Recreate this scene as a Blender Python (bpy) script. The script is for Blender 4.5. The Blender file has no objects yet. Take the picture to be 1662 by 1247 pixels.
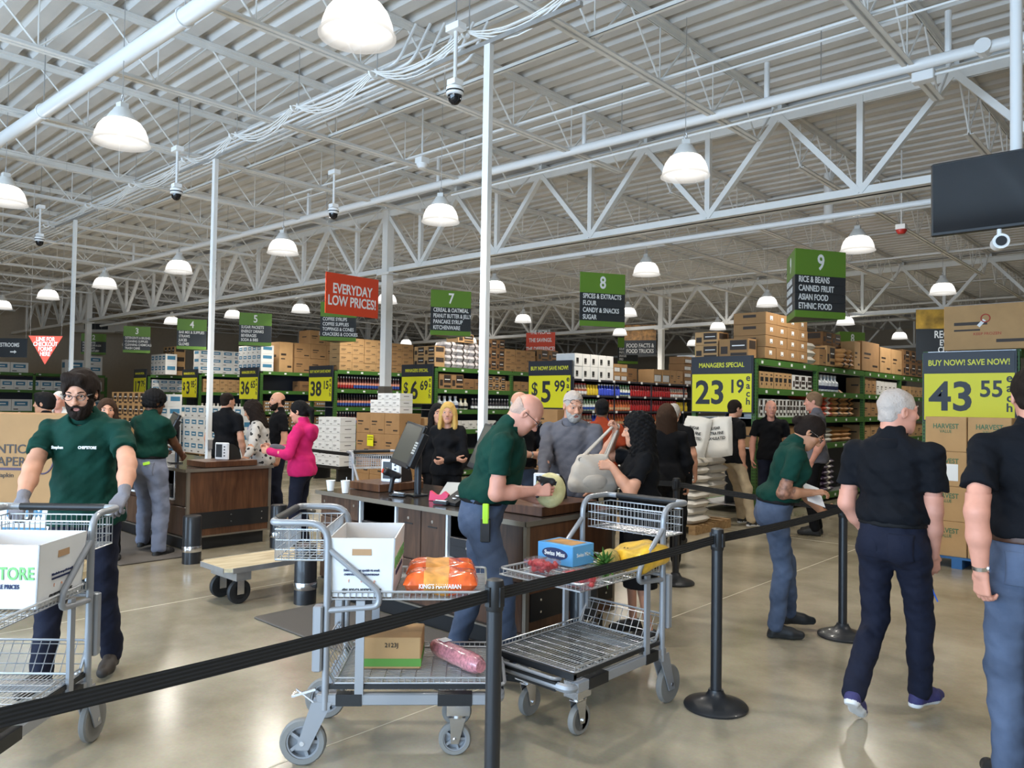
import bpy, math, random
import numpy as np
from mathutils import Matrix, Vector, Euler
random.seed(7); rng = np.random.default_rng(7)
R = math.radians
scene = bpy.context.scene
COL = scene.collection
# ------------------------------------------------------------------ camera
CAM_H = 1.69; FPX = 1250.0; YAW = 42.5; PITCH = 1.44; ROLL = 0.9
CM = (Matrix.Rotation(R(YAW), 3, 'Z') @ Matrix.Rotation(R(90 + PITCH), 3, 'X') @ Matrix.Rotation(R(ROLL), 3, 'Z'))
cam = bpy.data.cameras.new('camera'); camo = bpy.data.objects.new('camera', cam); COL.objects.link(camo)
cam.sensor_fit = 'HORIZONTAL'; cam.sensor_width = 36.0; cam.lens = 36.0 * FPX / 1662.0
cam.clip_start = 0.05; cam.clip_end = 300
camo.matrix_world = Matrix.Translation((0, 0, CAM_H)) @ CM.to_4x4()
scene.camera = camo
# ------------------------------------------------------------------ world, daylight, exposure
world = bpy.data.worlds.new('sky'); scene.world = world; world.use_nodes = True
bg = world.node_tree.nodes['Background']; bg.inputs[0].default_value = (0.62, 0.78, 1.0, 1); bg.inputs[1].default_value = 1.2
vs = scene.view_settings
vs.view_transform = 'Standard'; vs.look = 'None'; vs.exposure = -0.05; vs.gamma = 1.0; vs.use_curve_mapping = False
def area_light(name, loc, rot, sx, sy, power, color):
    l = bpy.data.lights.new(name, 'AREA'); l.shape = 'RECTANGLE'; l.size = sx; l.size_y = sy; l.energy = power; l.color = color
    o = bpy.data.objects.new(name, l); COL.objects.link(o); o.location = loc; o.rotation_euler = rot
    return o
# daylight entering through the shop-front windows behind the camera
area_light('storefront_daylight', (-4.0, -5.75, 2.1), (R(90), 0, R(0)), 15.0, 3.3, 1900, (0.54, 0.75, 1.0))
HIGHBAY_W = 112.0; HIGHBAY_BEAM = 165.0; LENS_LO = .7; LENS_HI = 3.5
# ------------------------------------------------------------------ pixel helpers (pixel -> direction; distance from what the thing touches)
CAMP = Vector((0, 0, CAM_H))
def ray(px, py):
    return (CM @ Vector(((px - 831.0) / FPX, -(py - 623.5) / FPX, -1.0)))
def onZ(px, py, z=0.0):
    d = ray(px, py); t = (z - CAM_H) / d.z; return CAMP + d * t
def onX(px, py, x):
    d = ray(px, py); return CAMP + d * (x / d.x)
def onY(px, py, y):
    d = ray(px, py); return CAMP + d * (y / d.y)
def atD(px, py, dist):
    return CAMP + ray(px, py) * dist
CR = Vector((math.cos(R(YAW)), math.sin(R(YAW)), 0)); CF = Vector((-math.sin(R(YAW)), math.cos(R(YAW)), 0))
def cw(lat, d, z=0.0):
    v = CR * lat + CF * d; v.z = z; return v
# ------------------------------------------------------------------ object helpers
def link(o, parent=None):
    COL.objects.link(o)
    if parent is not None: o.parent = parent
    return o
def tag(o, label=None, cat=None, group=None, kind=None):
    if label: o['label'] = label
    if cat: o['category'] = cat
    if group: o['group'] = group
    if kind: o['kind'] = kind
    return o
def empty(name, loc=(0, 0, 0), rz=0.0, label=None, cat=None, group=None, kind=None):
    o = bpy.data.objects.new(name, None); link(o); o.location = loc; o.rotation_euler = (0, 0, rz); o.empty_display_size = 0.1
    return tag(o, label, cat, group, kind)
def put(name, me, parent=None, loc=(0, 0, 0), rot=(0, 0, 0), scale=None):
    o = bpy.data.objects.new(name, me); link(o, parent); o.location = loc; o.rotation_euler = rot
    if scale is not None: o.scale = scale
    return o
def dup(root, loc=None, rot=None, label=None, group=None):
    def rec(o, par):
        c = o.copy(); COL.objects.link(c); c.parent = par
        for ch in list(o.children): rec(ch, c)
        return c
    r = rec(root, None)
    if loc is not None: r.location = loc
    if rot is not None: r.rotation_euler = rot
    if label: r['label'] = label
    if group: r['group'] = group
    return r
class MB:
    def __init__(s): s.v = []; s.f = []; s.m = []; s.cm = 0
    def add(s, vs_, fs):
        n = len(s.v); s.v.extend([tuple(p) for p in vs_]); s.f.extend([tuple(i + n for i in f) for f in fs]); s.m.extend([s.cm] * len(fs)); return s
    def box(s, x0, x1, y0, y1, z0, z1, M=None):
        vv = [Vector(p) for p in ((x0, y0, z0), (x1, y0, z0), (x1, y1, z0), (x0, y1, z0), (x0, y0, z1), (x1, y0, z1), (x1, y1, z1), (x0, y1, z1))]
        if M is not None: vv = [M @ p for p in vv]
        return s.add(vv, [(0, 3, 2, 1), (4, 5, 6, 7), (0, 1, 5, 4), (1, 2, 6, 5), (2, 3, 7, 6), (3, 0, 4, 7)])
    def bbox(s, x0, x1, y0, y1, z0, z1, b, M=None):
        # box with chamfered vertical edges and top/bottom rims
        def ring(i, z): return [(x0 + b + i, y0 + i, z), (x1 - b - i, y0 + i, z), (x1 - i, y0 + b + i, z), (x1 - i, y1 - b - i, z), (x1 - b - i, y1 - i, z), (x0 + b + i, y1 - i, z), (x0 + i, y1 - b - i, z), (x0 + i, y0 + b + i, z)]
        rs = [ring(b * .6, z0), ring(0, z0 + b * .6), ring(0, z1 - b * .6), ring(b * .6, z1)]
        vv = [Vector(p) for r in rs for p in r]
        if M is not None: vv = [M @ p for p in vv]
        fs = [tuple(range(7, -1, -1)), tuple(range(24, 32))]
        for k in range(3):
            for i in range(8): j = (i + 1) % 8; fs.append((k * 8 + i, k * 8 + j, k * 8 + 8 + j, k * 8 + 8 + i))
        return s.add(vv, fs)
    def bar(s, p0, p1, w, h=None, up=(0, 0, 1)):
        h = h or w; p0 = Vector(p0); p1 = Vector(p1); d = p1 - p0; L = d.length; d.normalize(); u = Vector(up)
        if abs(d.dot(u)) > .98: u = Vector((1, 0, 0))
        x = d.cross(u).normalized(); y = x.cross(d)
        M = Matrix(((x.x, d.x, y.x, p0.x), (x.y, d.y, y.y, p0.y), (x.z, d.z, y.z, p0.z), (0, 0, 0, 1)))
        return s.box(-w / 2, w / 2, 0, L, -h / 2, h / 2, M)
    def cyl(s, p0, p1, r0, r1=None, n=10, cap=True):
        r1 = r0 if r1 is None else r1; p0 = Vector(p0); p1 = Vector(p1); d = (p1 - p0).normalized(); u = Vector((0, 0, 1))
        if abs(d.dot(u)) > .9: u = Vector((1, 0, 0))
        x = d.cross(u).normalized(); y = d.cross(x)
        vv = []
        for p, r in ((p0, r0), (p1, r1)):
            for i in range(n): a = 2 * math.pi * i / n; vv.append(p + x * (r * math.cos(a)) + y * (r * math.sin(a)))
        fs = [(i, (i + 1) % n, n + (i + 1) % n, n + i) for i in range(n)]
        if cap: fs += [tuple(range(n - 1, -1, -1)), tuple(range(n, 2 * n))]
        return s.add(vv, fs)
    def tube(s, pts, r, n=8, closed=False):
        pts = [Vector(p) for p in pts]; N = len(pts); vv = []; px = None
        for i, p in enumerate(pts):
            if closed: d = pts[(i + 1) % N] - pts[i - 1]
            else: d = pts[min(i + 1, N - 1)] - pts[max(i - 1, 0)]
            d.normalize()
            if px is None:
                u = Vector((0, 0, 1)) if abs(d.z) < .9 else Vector((1, 0, 0)); px = d.cross(u).normalized()
            else:
                px = (px - d * px.dot(d)).normalized()
            y = d.cross(px); rr = r[i] if isinstance(r, (list, tuple)) else r
            for k in range(n): a = 2 * math.pi * k / n; vv.append(p + px * (rr * math.cos(a)) + y * (rr * math.sin(a)))
        fs = []
        for i in range(N if closed else N - 1):
            j = (i + 1) % N
            for k in range(n): l = (k + 1) % n; fs.append((i * n + k, i * n + l, j * n + l, j * n + k))
        if not closed: fs += [tuple(range(n - 1, -1, -1)), tuple(range((N - 1) * n, N * n))]
        return s.add(vv, fs)
    def lathe(s, prof, n=16, c=(0, 0, 0), M=None):
        vv = []; c = Vector(c)
        for r, z in prof:
            for i in range(n):
                a = 2 * math.pi * i / n; p = Vector((r * math.cos(a), r * math.sin(a), z))
                vv.append((M @ p if M is not None else p) + c)
        fs = []
        for k in range(len(prof) - 1):
            for i in range(n): j = (i + 1) % n; fs.append((k * n + i, k * n + j, k * n + n + j, k * n + n + i))
        if prof[0][0] > 1e-5: fs.append(tuple(range(n - 1, -1, -1)))
        if prof[-1][0] > 1e-5: fs.append(tuple(range((len(prof) - 1) * n, len(prof) * n)))
        return s.add(vv, fs)
    def prism(s, poly, h0, h1, M=None):
        n = len(poly); vv = [Vector((x, y, h0)) for x, y in poly] + [Vector((x, y, h1)) for x, y in poly]
        if M is not None: vv = [M @ p for p in vv]
        return s.add(vv, [tuple(range(n - 1, -1, -1)), tuple(range(n, 2 * n))] + [(i, (i + 1) % n, n + (i + 1) % n, n + i) for i in range(n)])
    def mesh(s, name, mats, smooth=None):
        me = bpy.data.meshes.new(name); me.from_pydata(s.v, [], s.f)
        if not isinstance(mats, (list, tuple)): mats = [mats]
        for m in mats: me.materials.append(m)
        if len(mats) > 1: me.polygons.foreach_set('material_index', s.m)
        if smooth:
            me.polygons.foreach_set('use_smooth', [True] * len(me.polygons))
            me.set_sharp_from_angle(angle=R(smooth))
        me.update(); return me
    def build(s, name, mats, parent=None, smooth=None, loc=(0, 0, 0), rot=(0, 0, 0)):
        return put(name, s.mesh(name, mats, smooth), parent, loc, rot)
def bend(pts, rad=0.05, n=5):
    """round the corners of a polyline"""
    pts = [Vector(p) for p in pts]; out = [pts[0]]
    for i in range(1, len(pts) - 1):
        a, b, c = pts[i - 1], pts[i], pts[i + 1]; u = (a - b); v = (c - b)
        r = min(rad, u.length * .49, v.length * .49); p = b + u.normalized() * r; q = b + v.normalized() * r
        for k in range(n + 1):
            t = k / n; out.append(p * (1 - t) ** 2 + b * (2 * t * (1 - t)) + q * t * t)
    out.append(pts[-1]); return out
# ------------------------------------------------------------------ materials
MATS = {}
def mat(name, col=(.8, .8, .8), rough=.5, metal=0.0, var=0.0, vscale=8.0, bump=0.0, bscale=60.0, emit=None, estr=0.0, spec=None, coat=0.0, trans=0.0, alpha=1.0, stretch=None, sheen=0.0):
    if name in MATS: return MATS[name]
    m = bpy.data.materials.new(name); m.use_nodes = True; nt = m.node_tree; b = nt.nodes['Principled BSDF']
    c4 = (*col, 1); b.inputs['Base Color'].default_value = c4; b.inputs['Roughness'].default_value = rough; b.inputs['Metallic'].default_value = metal
    if spec is not None: b.inputs['Specular IOR Level'].default_value = spec
    if coat: b.inputs['Coat Weight'].default_value = coat
    if trans: b.inputs['Transmission Weight'].default_value = trans
    if sheen: b.inputs['Sheen Weight'].default_value = sheen
    if alpha < 1: b.inputs['Alpha'].default_value = alpha
    if emit: b.inputs['Emission Color'].default_value = (*emit, 1); b.inputs['Emission Strength'].default_value = estr
    tc = None
    if var or bump:
        tc = nt.nodes.new('ShaderNodeTexCoord'); mp = nt.nodes.new('ShaderNodeMapping'); nt.links.new(tc.outputs['Object'], mp.inputs[0])
        if stretch: mp.inputs['Scale'].default_value = stretch
    if var:
        n = nt.nodes.new('ShaderNodeTexNoise'); n.inputs['Scale'].default_value = vscale; n.inputs['Detail'].default_value = 4; nt.links.new(mp.outputs[0], n.inputs['Vector'])
        r = nt.nodes.new('ShaderNodeValToRGB'); r.color_ramp.elements[0].position = .3; r.color_ramp.elements[1].position = .7
        r.color_ramp.elements[0].color = (*[max(0, x * (1 - var)) for x in col], 1); r.color_ramp.elements[1].color = (*[min(1, x * (1 + var)) for x in col], 1)
        nt.links.new(n.outputs['Fac'], r.inputs[0]); nt.links.new(r.outputs[0], b.inputs['Base Color'])
    if bump:
        n2 = nt.nodes.new('ShaderNodeTexNoise'); n2.inputs['Scale'].default_value = bscale; n2.inputs['Detail'].default_value = 3; nt.links.new(mp.outputs[0], n2.inputs['Vector'])
        bp = nt.nodes.new('ShaderNodeBump'); bp.inputs['Strength'].default_value = bump; bp.inputs['Distance'].default_value = .01
        nt.links.new(n2.outputs['Fac'], bp.inputs['Height']); nt.links.new(bp.outputs[0], b.inputs['Normal'])
    MATS[name] = m; return m
def wood(name, c1, c2, scale=3.0, axis=(14, 14, 1), rough=.4):
    m = mat(name, c1, rough); nt = m.node_tree; b = nt.nodes['Principled BSDF']
    tc = nt.nodes.new('ShaderNodeTexCoord'); mp = nt.nodes.new('ShaderNodeMapping'); mp.inputs['Scale'].default_value = axis; nt.links.new(tc.outputs['Object'], mp.inputs[0])
    n = nt.nodes.new('ShaderNodeTexNoise'); n.inputs['Scale'].default_value = scale; n.inputs['Detail'].default_value = 6; n.inputs['Distortion'].default_value = 1.2; nt.links.new(mp.outputs[0], n.inputs['Vector'])
    r = nt.nodes.new('ShaderNodeValToRGB'); r.color_ramp.elements[0].position = .35; r.color_ramp.elements[1].position = .68
    r.color_ramp.elements[0].color = (*c1, 1); r.color_ramp.elements[1].color = (*c2, 1); nt.links.new(n.outputs['Fac'], r.inputs[0]); nt.links.new(r.outputs[0], b.inputs['Base Color'])
    return m
def srgb(r, g, b):
    f = lambda c: (c / 255 / 12.92) if c <= 10 else ((c / 255 + .055) / 1.055) ** 2.4
    return (f(r), f(g), f(b))
# floor: polished concrete with mottling and sawn joints built as geometry
def floor_mat():
    m = mat('polished_concrete', (.4, .35, .27), .25); nt = m.node_tree; b = nt.nodes['Principled BSDF']
    tc = nt.nodes.new('ShaderNodeTexCoord')
    n1 = nt.nodes.new('ShaderNodeTexNoise'); n1.inputs['Scale'].default_value = .9; n1.inputs['Detail'].default_value = 8; n1.inputs['Roughness'].default_value = .62
    n2 = nt.nodes.new('ShaderNodeTexNoise'); n2.inputs['Scale'].default_value = 60; n2.inputs['Detail'].default_value = 3
    for n in (n1, n2): nt.links.new(tc.outputs['Object'], n.inputs['Vector'])
    r = nt.nodes.new('ShaderNodeValToRGB'); e = r.color_ramp.elements; e[0].position = .3; e[0].color = (.25, .21, .14, 1); e[1].position = .72; e[1].color = (.52, .46, .345, 1)
    nt.links.new(n1.outputs['Fac'], r.inputs[0])
    mx = nt.nodes.new('ShaderNodeMix'); mx.data_type = 'RGBA'; mx.blend_type = 'MULTIPLY'; mx.inputs['Factor'].default_value = .25
    nt.links.new(r.outputs[0], mx.inputs['A']); nt.links.new(n2.outputs['Color'], mx.inputs['B']); nt.links.new(mx.outputs['Result'], b.inputs['Base Color'])
    rr = nt.nodes.new('ShaderNodeMapRange'); rr.inputs['To Min'].default_value = .12; rr.inputs['To Max'].default_value = .28; nt.links.new(n1.outputs['Fac'], rr.inputs['Value']); nt.links.new(rr.outputs[0], b.inputs['Roughness'])
    return m
M_white = mat('white_painted_steel', (.76, .75, .72), .5, var=.04, vscale=3)
M_deck = mat('white_painted_deck', (.66, .645, .62), .6, var=.08, vscale=1.5)
M_wall = mat('warm_grey_wall', srgb(186, 174, 156), .8, var=.04)
M_galv = mat('galvanised_steel', (.5, .5, .5), .4, .8, var=.1)
M_pipe = mat('white_pipe', (.76, .76, .75), .4)
M_black = mat('black_plastic', (.012, .012, .013), .45)
M_bmetal = mat('black_powder_coat', (.014, .015, .018), .4, coat=.2)
M_chrome = mat('chrome', (.7, .7, .72), .22, 1.0)
M_steel = mat('brushed_stainless', (.42, .41, .39), .35, 1.0, bump=.05, bscale=200, stretch=(1, 1, 40))
M_green = mat('green_rack_paint', srgb(66, 110, 44), .45, var=.06)
M_greend = mat('dark_green_rack_paint', srgb(38, 78, 48), .45)
M_card = mat('brown_cardboard', srgb(160, 122, 80), .85, var=.06, vscale=6)
M_card2 = mat('tan_cardboard', srgb(184, 146, 100), .85, var=.06, vscale=6)
M_card3 = mat('dark_kraft_cardboard', srgb(134, 98, 62), .85, var=.06, vscale=6)
M_whitebox = mat('white_carton', srgb(226, 224, 220), .6, var=.03)
M_blueprint = mat('blue_print', srgb(62, 124, 158), .6)
M_ink = mat('black_print', (.016, .015, .014), .6)
M_dkbrown = mat('dark_brown_print', srgb(52, 40, 32), .6)
M_paper = mat('white_paper', (.85, .85, .84), .7)
M_yellow = mat('yellow_sign_card', srgb(232, 226, 34), .5)
M_slate = mat('slate_sign_card', srgb(38, 44, 54), .5)
M_sgreen = mat('olive_green_sign', srgb(98, 138, 44), .5)
M_red = mat('red_sign_card', srgb(216, 66, 30), .5)
M_white_ink = mat('white_print', (.85, .85, .83), .5)
M_rubber = mat('grey_rubber', srgb(128, 126, 122), .6)
M_brubber = mat('black_rubber', (.015, .015, .016), .6)
M_cartgrey = mat('grey_cart_paint', srgb(150, 152, 156), .38, .25, coat=.3)
M_wire = mat('zinc_wire', (.55, .56, .58), .35, .8)
# ------------------------------------------------------------------ text
def tmesh(body, size, material, xs=1.0, bold=0.0, align='CENTER', extrude=.0015, space=1.0, line=1.0):
    c = bpy.data.curves.new('t', 'FONT'); c.body = body; c.size = size; c.align_x = align; c.align_y = 'CENTER'; c.extrude = extrude; c.offset = bold; c.space_character = space; c.space_line = line; c.resolution_u = 3
    o = bpy.data.objects.new('t', c); me = o.to_mesh().copy(); o.to_mesh_clear()
    bpy.data.objects.remove(o); bpy.data.curves.remove(c)
    if xs != 1.0: me.transform(Matrix.Scale(xs, 4, (1, 0, 0)))
    me.materials.clear(); me.materials.append(material); return me
def text(body, size, material, parent, loc, rot, name='lettering', **k):
    return put(name, tmesh(body, size, material, **k), parent, loc, rot)
# ================================================================== STRUCTURE
XA, XB, YA, YB = -39.0, 9.0, -6.0, 42.0
ZD = 5.78   # underside of deck ribs
fl = MB().box(XA, XB, YA, YB, -.2, 0).build('floor', floor_mat()); tag(fl, kind='structure')
M_joint = mat('sawn_joint_filler', srgb(196, 186, 164), .6)
def joint(x0, x1, y0, y1):
    o = MB().box(x0, x1, y0, y1, -.002, .0012).build('floor_joint', M_joint, fl)
for k in range(-5, 2): joint(-3.22 + 3.15 * k - .005, -3.22 + 3.15 * k + .005, YA, YB)
for y in (-.6, 9.9, 20.4): joint(XA, XB, y - .005, y + .005)
# walls
tag(MB().box(XA - .2, XA, YA, YB, 0, ZD + .1).build('wall_left', M_wall), kind='structure')
tag(MB().box(XA, XB, YB, YB + .2, 0, ZD + .1).build('wall_back', M_wall), kind='structure')
tag(MB().box(XB, XB + .2, YA, YB, 0, ZD + .1).build('wall_right', M_wall), kind='structure')
wf = MB(); wf.box(XA, -12.0, YA - .2, YA, 0, ZD + .1); wf.box(4.0, XB, YA - .2, YA, 0, ZD + .1); wf.box(-12, 4, YA - .2, YA, 3.9, ZD + .1); wf.box(-12, 4, YA - .2, YA, 0, .3)
tag(wf.build('wall_front', M_wall), kind='structure')
M_glass = mat('window_glass', (.8, .9, .95), .02, trans=1.0)
wn = MB()
for i in range(9): wn.box(-12 + i * 2 - .04, -12 + i * 2 + .04, YA - .12, YA - .02, .3, 3.9)
wn = tag(wn.build('window_1', M_bmetal), kind='structure')
for i in range(8): MB().box(-12 + i * 2 + .04, -12 + i * 2 + 1.96, YA - .08, YA - .07, .3, 3.9).build('pane', M_glass, wn)
# roof deck: trapezoidal ribs running along X
P = .305; prof = []
y = YA
while y < YB:
    prof += [(y, ZD), (y + .15, ZD), (y + .195, ZD + .075), (y + .26, ZD + .075)]; y += P
n = len(prof); vv = [(XA, a, b) for a, b in prof] + [(XB, a, b) for a, b in prof]
ff = [(i, i + 1, n + i + 1, n + i) for i in range(n - 1)]
ce = MB(); ce.add(vv, ff); ce.box(XA, XB, YA, YB, ZD + .09, ZD + .19)
tag(ce.build('ceiling', M_deck), kind='structure')
# open-web joists along Y, 2.1 m apart, seated on girders along X
GY = [-3.0, 10.0, 23.0, 36.0]
GT, GB = 5.62, 4.40   # girder chord centres
def joist_meshes(L, depth=.66):
    zt = ZD - .03; zb = zt - depth
    t = MB()
    for s in (-1, 1):
        t.box(s * .01, s * .06, 0, L, zt, zt + .028) if s > 0 else t.box(-.06, -.01, 0, L, zt, zt + .028)
        t.box(s * .01 - .004, s * .01 + .004, 0, L, zt - .05, zt + .028)
    b = MB()
    for s in (-1, 1):
        b.box(min(s * .012, s * .055), max(s * .012, s * .055), .7, L - .7, zb, zb + .008)
        b.box(s * .014 - .004, s * .014 + .004, .7, L - .7, zb, zb + .05)
    w = MB(); nseg = int(round((L - 1.4) / 1.22)); st = (L - 1.4) / nseg
    w.cyl((0, .1, zt), (0, .7, zb + .03), .013, n=6); w.cyl((0, L - .1, zt), (0, L - .7, zb + .03), .013, n=6)
    for i in range(nseg):
        y0 = .7 + i * st
        w.cyl((0, y0, zb + .03), (0, y0 + st / 2, zt), .0115, n=6); w.cyl((0, y0 + st / 2, zt), (0, y0 + st, zb + .03), .0115, n=6)
        w.cyl((0, y0, zb + .03), (0, y0, zt), .008, n=5)
    return t.mesh('top_chord', M_white), b.mesh('bottom_chord', M_white), w.mesh('web_rods', M_white)
JM = joist_meshes(13.0)
JX = [-2.24 - 2.1 * k for k in range(-3, 18)]
for gy in GY[:3]:
    for x in JX:
        j = put('roof_joist', JM[0], None, (x, gy, 0)); tag(j, kind='structure'); put('bottom_chord', JM[1], j); put('web_rods', JM[2], j)
# bridging angles along X
for gy in GY[:3]:
    for q in (4.3, 8.7):
        for z in (ZD - .08, ZD - .67):
            tag(MB().box(JX[-1], JX[0], gy + q - .02, gy + q + .02, z, z + .005).box(JX[-1], JX[0], gy + q - .02, gy + q - .016, z, z + .04).build('joist_bridging', M_white), kind='structure')
# joist girders
dg_m = {}
def girder(gy, x0, x1, far=False):
    t = MB(); b = MB()
    for s in (-1, 1):
        a0, a1 = sorted((s * .015, s * .13)); t.box(x0, x1, a0, a1, GT + .04, GT + .052); t.box(x0, x1, min(s * .015, s * .027), max(s * .015, s * .027), GT - .085, GT + .052)
        b.box(x0, x1, a0, a1, GB - .052, GB - .04); b.box(x0, x1, min(s * .015, s * .027), max(s * .015, s * .027), GB - .052, GB + .07)
    r = put('joist_girder', t.mesh('top_chord', M_white), None, (0, gy, 0)); tag(r, kind='structure')
    put('bottom_chord', b.mesh('bottom_chord', M_white), r)
    if 'd' not in dg_m:
        for s, nm in ((1, 'd'), (-1, 'e')):
            m = MB(); m.bar((0, 0, GT), (s * 1.05, 0, GB), .09, .075); dg_m[nm] = m.mesh('diagonal', M_white)
        m = MB(); m.box(-.038, .038, -.038, .038, GB, GT); dg_m['v'] = m.mesh('web_vertical', M_white)
        m = MB(); m.box(-.07, .07, -.1, .1, GT + .05, ZD); dg_m['s'] = m.mesh('joist_seat', M_white)
    for x in JX:
        if x - 1.05 > x0 and x + 1.05 < x1:
            put('diagonal', dg_m['d'], r, (x, 0, 0)); put('diagonal', dg_m['e'], r, (x, 0, 0))
            put('web_vertical', dg_m['v'], r, (x - 1.05, 0, 0))
            put('joist_seat', dg_m['s'], r, (x, 0, 0))
for gy in GY[1:]: girder(gy, -38.9, 5.5)
# columns
def column(x, y, wrap=True):
    c = MB().box(-.085, .085, -.085, .085, 0, GT + .04).build('column', M_white, None, None, (x, y, 0)); tag(c, kind='structure')
    MB().box(-.2, .2, -.13, .13, GB - .09, GB - .053).build('cap_plate', M_white, c)
    if wrap: MB().box(-.105, .105, -.105, .105, 0, 2.0).build('stainless_wrap', M_steel, c)
CX1 = onY(625, 640, 10.0).x
column(CX1, 10.0); column(CX1 - 17.0, 10.0, False); column(CX1 - 1.4, 23.0, False); column(CX1 + 15.5, 23.0, False); column(CX1 - 18, 23.0, False)
# ================================================================== HIGH-BAY LAMPS
def lens_mat():
    m = bpy.data.materials.new('prismatic_lit_lens'); m.use_nodes = True; nt = m.node_tree; nt.nodes.clear()
    o = nt.nodes.new('ShaderNodeOutputMaterial'); e = nt.nodes.new('ShaderNodeEmission'); t = nt.nodes.new('ShaderNodeBsdfTransparent'); mx = nt.nodes.new('ShaderNodeMixShader')
    tc = nt.nodes.new('ShaderNodeTexCoord'); sp = nt.nodes.new('ShaderNodeSeparateXYZ'); mr = nt.nodes.new('ShaderNodeMapRange'); nt.links.new(tc.outputs['Object'], sp.inputs[0]); nt.links.new(sp.outputs['Z'], mr.inputs['Value'])
    mr.inputs['From Min'].default_value = 0.0; mr.inputs['From Max'].default_value = .2; mr.inputs['To Min'].default_value = LENS_LO; mr.inputs['To Max'].default_value = LENS_HI; nt.links.new(mr.outputs[0], e.inputs[1])
    e.inputs[0].default_value = (1, .965, .9, 1); mx.inputs[0].default_value = .5
    nt.links.new(t.outputs[0], mx.inputs[1]); nt.links.new(e.outputs[0], mx.inputs[2]); nt.links.new(mx.outputs[0], o.inputs[0]); return m
M_lens = lens_mat(); M_housing = mat('lamp_housing', (.7, .69, .66), .4)
M_bulb = mat('lit_lamp_bulb', (1, 1, 1), .5, emit=(1, .97, .9), estr=14)
LZ = 4.1
def lamp_proto():
    h = MB(); h.lathe([(.03, .33), (.07, .325), (.085, .30), (.135, .225), (.14, .205), (.11, .205), (.09, .24), (.03, .28)], 20)
    h.box(-.04, .04, -.04, .04, .32, .38)
    l = MB(); l.lathe([(.13, .21), (.165, .195), (.205, .14), (.23, .075), (.242, .015), (.256, .0), (.256, -.008), (.238, -.006), (.22, .075), (.16, .18)], 28)
    bl = MB(); bl.lathe([(0.0, .06), (.03, .07), (.04, .1), (.035, .15), (.02, .2), (0, .21)], 10)
    hk = MB(); hk.tube(bend([(0, 0, .38), (-.02, 0, .42), (0, 0, .47), (.02, 0, .42), (0, 0, .38)], .02), .006, 6)
    return h.mesh('housing', M_housing, 40), l.mesh('lens', M_lens, 40), bl.mesh('bulb', M_bulb, 40), hk.mesh('hook', M_galv)
LP = lamp_proto(); rod_m = {}
bulb_light = bpy.data.lights.new('metal_halide_bulb', 'POINT'); bulb_light.energy = HIGHBAY_W; bulb_light.color = (1.0, .95, .87); bulb_light.shadow_soft_size = .08
spot_light = bpy.data.lights.new('reflector_beam', 'SPOT'); spot_light.energy = HIGHBAY_BEAM; spot_light.color = (1.0, .94, .84); spot_light.shadow_soft_size = .16; spot_light.spot_size = R(155); spot_light.spot_blend = .6
lamps = []
LAMP_PX = [(580, 58, 'large lamp at the top edge, nearest of the hanging high-bay lamps'), (197, 232, 'high-bay lamp hanging at the upper left under the thick white pipe'), (1112, 286, 'high-bay lamp hanging right of centre below the near girder top chord'),
  (8, 330, 'high-bay lamp cut by the left edge of the picture'), (715, 360, 'high-bay lamp hanging just left of the tall white pole'), (459, 411, 'high-bay lamp hanging left of the stainless wrapped column'),
  (290, 442, 'high-bay lamp hanging left of the second white pole'), (170, 467, 'high-bay lamp right of the leftmost white pole'), (78, 485, 'high-bay lamp above the red checkout forms sign'), (3, 501, 'small lamp at the left edge above the restrooms sign'),
  (1392, 407, 'high-bay lamp hanging beside the aisle 9 sign'), (1049, 446, 'high-bay lamp hanging right of the aisle 8 sign'), (803, 473, 'high-bay lamp right of the tall white pole'), (628, 492, 'lamp half hidden by the stainless wrapped column'),
  (488, 507, 'lamp between the aisle 5 sign and the red everyday prices sign'), (378, 516, 'lamp just left of the aisle 5 sign'), (279, 526, 'small lamp just left of the aisle 4 sign'),
  (1530, 477, 'lamp above the dark poster on the right'), (1245, 497, 'lamp left of the aisle 9 sign above stacked cartons'), (1019, 513, 'lamp directly behind the aisle 8 sign edge'), (849, 523, 'lamp above the red people and savings sign'),
  (764, 557, 'small far lamp beside the tall white pole'), (1617, 517, 'lamp at the right above the big opened carton'), (1372, 527, 'lamp under the aisle 9 sign'), (1165, 535, 'lamp above the managers special sign cartons'), (1006, 544, 'small far lamp left of the far green aisle sign'),
  (1460, 550, 'lamp above the right green rack cartons'), (1125, 561, 'small far lamp above the white cartons'), (659, 560, 'small far lamp right of the stainless wrapped column')]
def add_lamp(loc, label):
    t = empty('high_bay_lamp', loc, random.uniform(0, 1), label, 'lamp', 'high-bay lamps hanging from the roof')
    put('housing', LP[0], t); put('lens', LP[1], t); put('bulb', LP[2], t); put('hook', LP[3], t)
    MB().cyl((0, 0, .46), (0, 0, ZD + .03 - loc.z), .004, n=5).build('suspension_cable', M_galv, t)
    lo = bpy.data.objects.new('bulb_light', bulb_light); COL.objects.link(lo); lo.parent = t; lo.location = (0, 0, .13)
    so_ = bpy.data.objects.new('reflector_beam', spot_light); COL.objects.link(so_); so_.parent = t; so_.location = (0, 0, -.02)
    lamps.append(t)
for px, py, lb in LAMP_PX:
    p = onZ(px, py, LZ); add_lamp(p, lb)
# unseen lamps: rows carried over the camera, last three added to brighten far-left wall
for x, y in ((-3.2, -1.2), (1.5, 1.5), (1.6, 6.0), (4.5, 12.0), (-8.5, -2.0), (-14, -1.5), (-35, 2), (-29, -1), (-36, 6)):
    add_lamp(Vector((x, y, LZ)), 'high-bay lamp hanging outside the picture')
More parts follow.
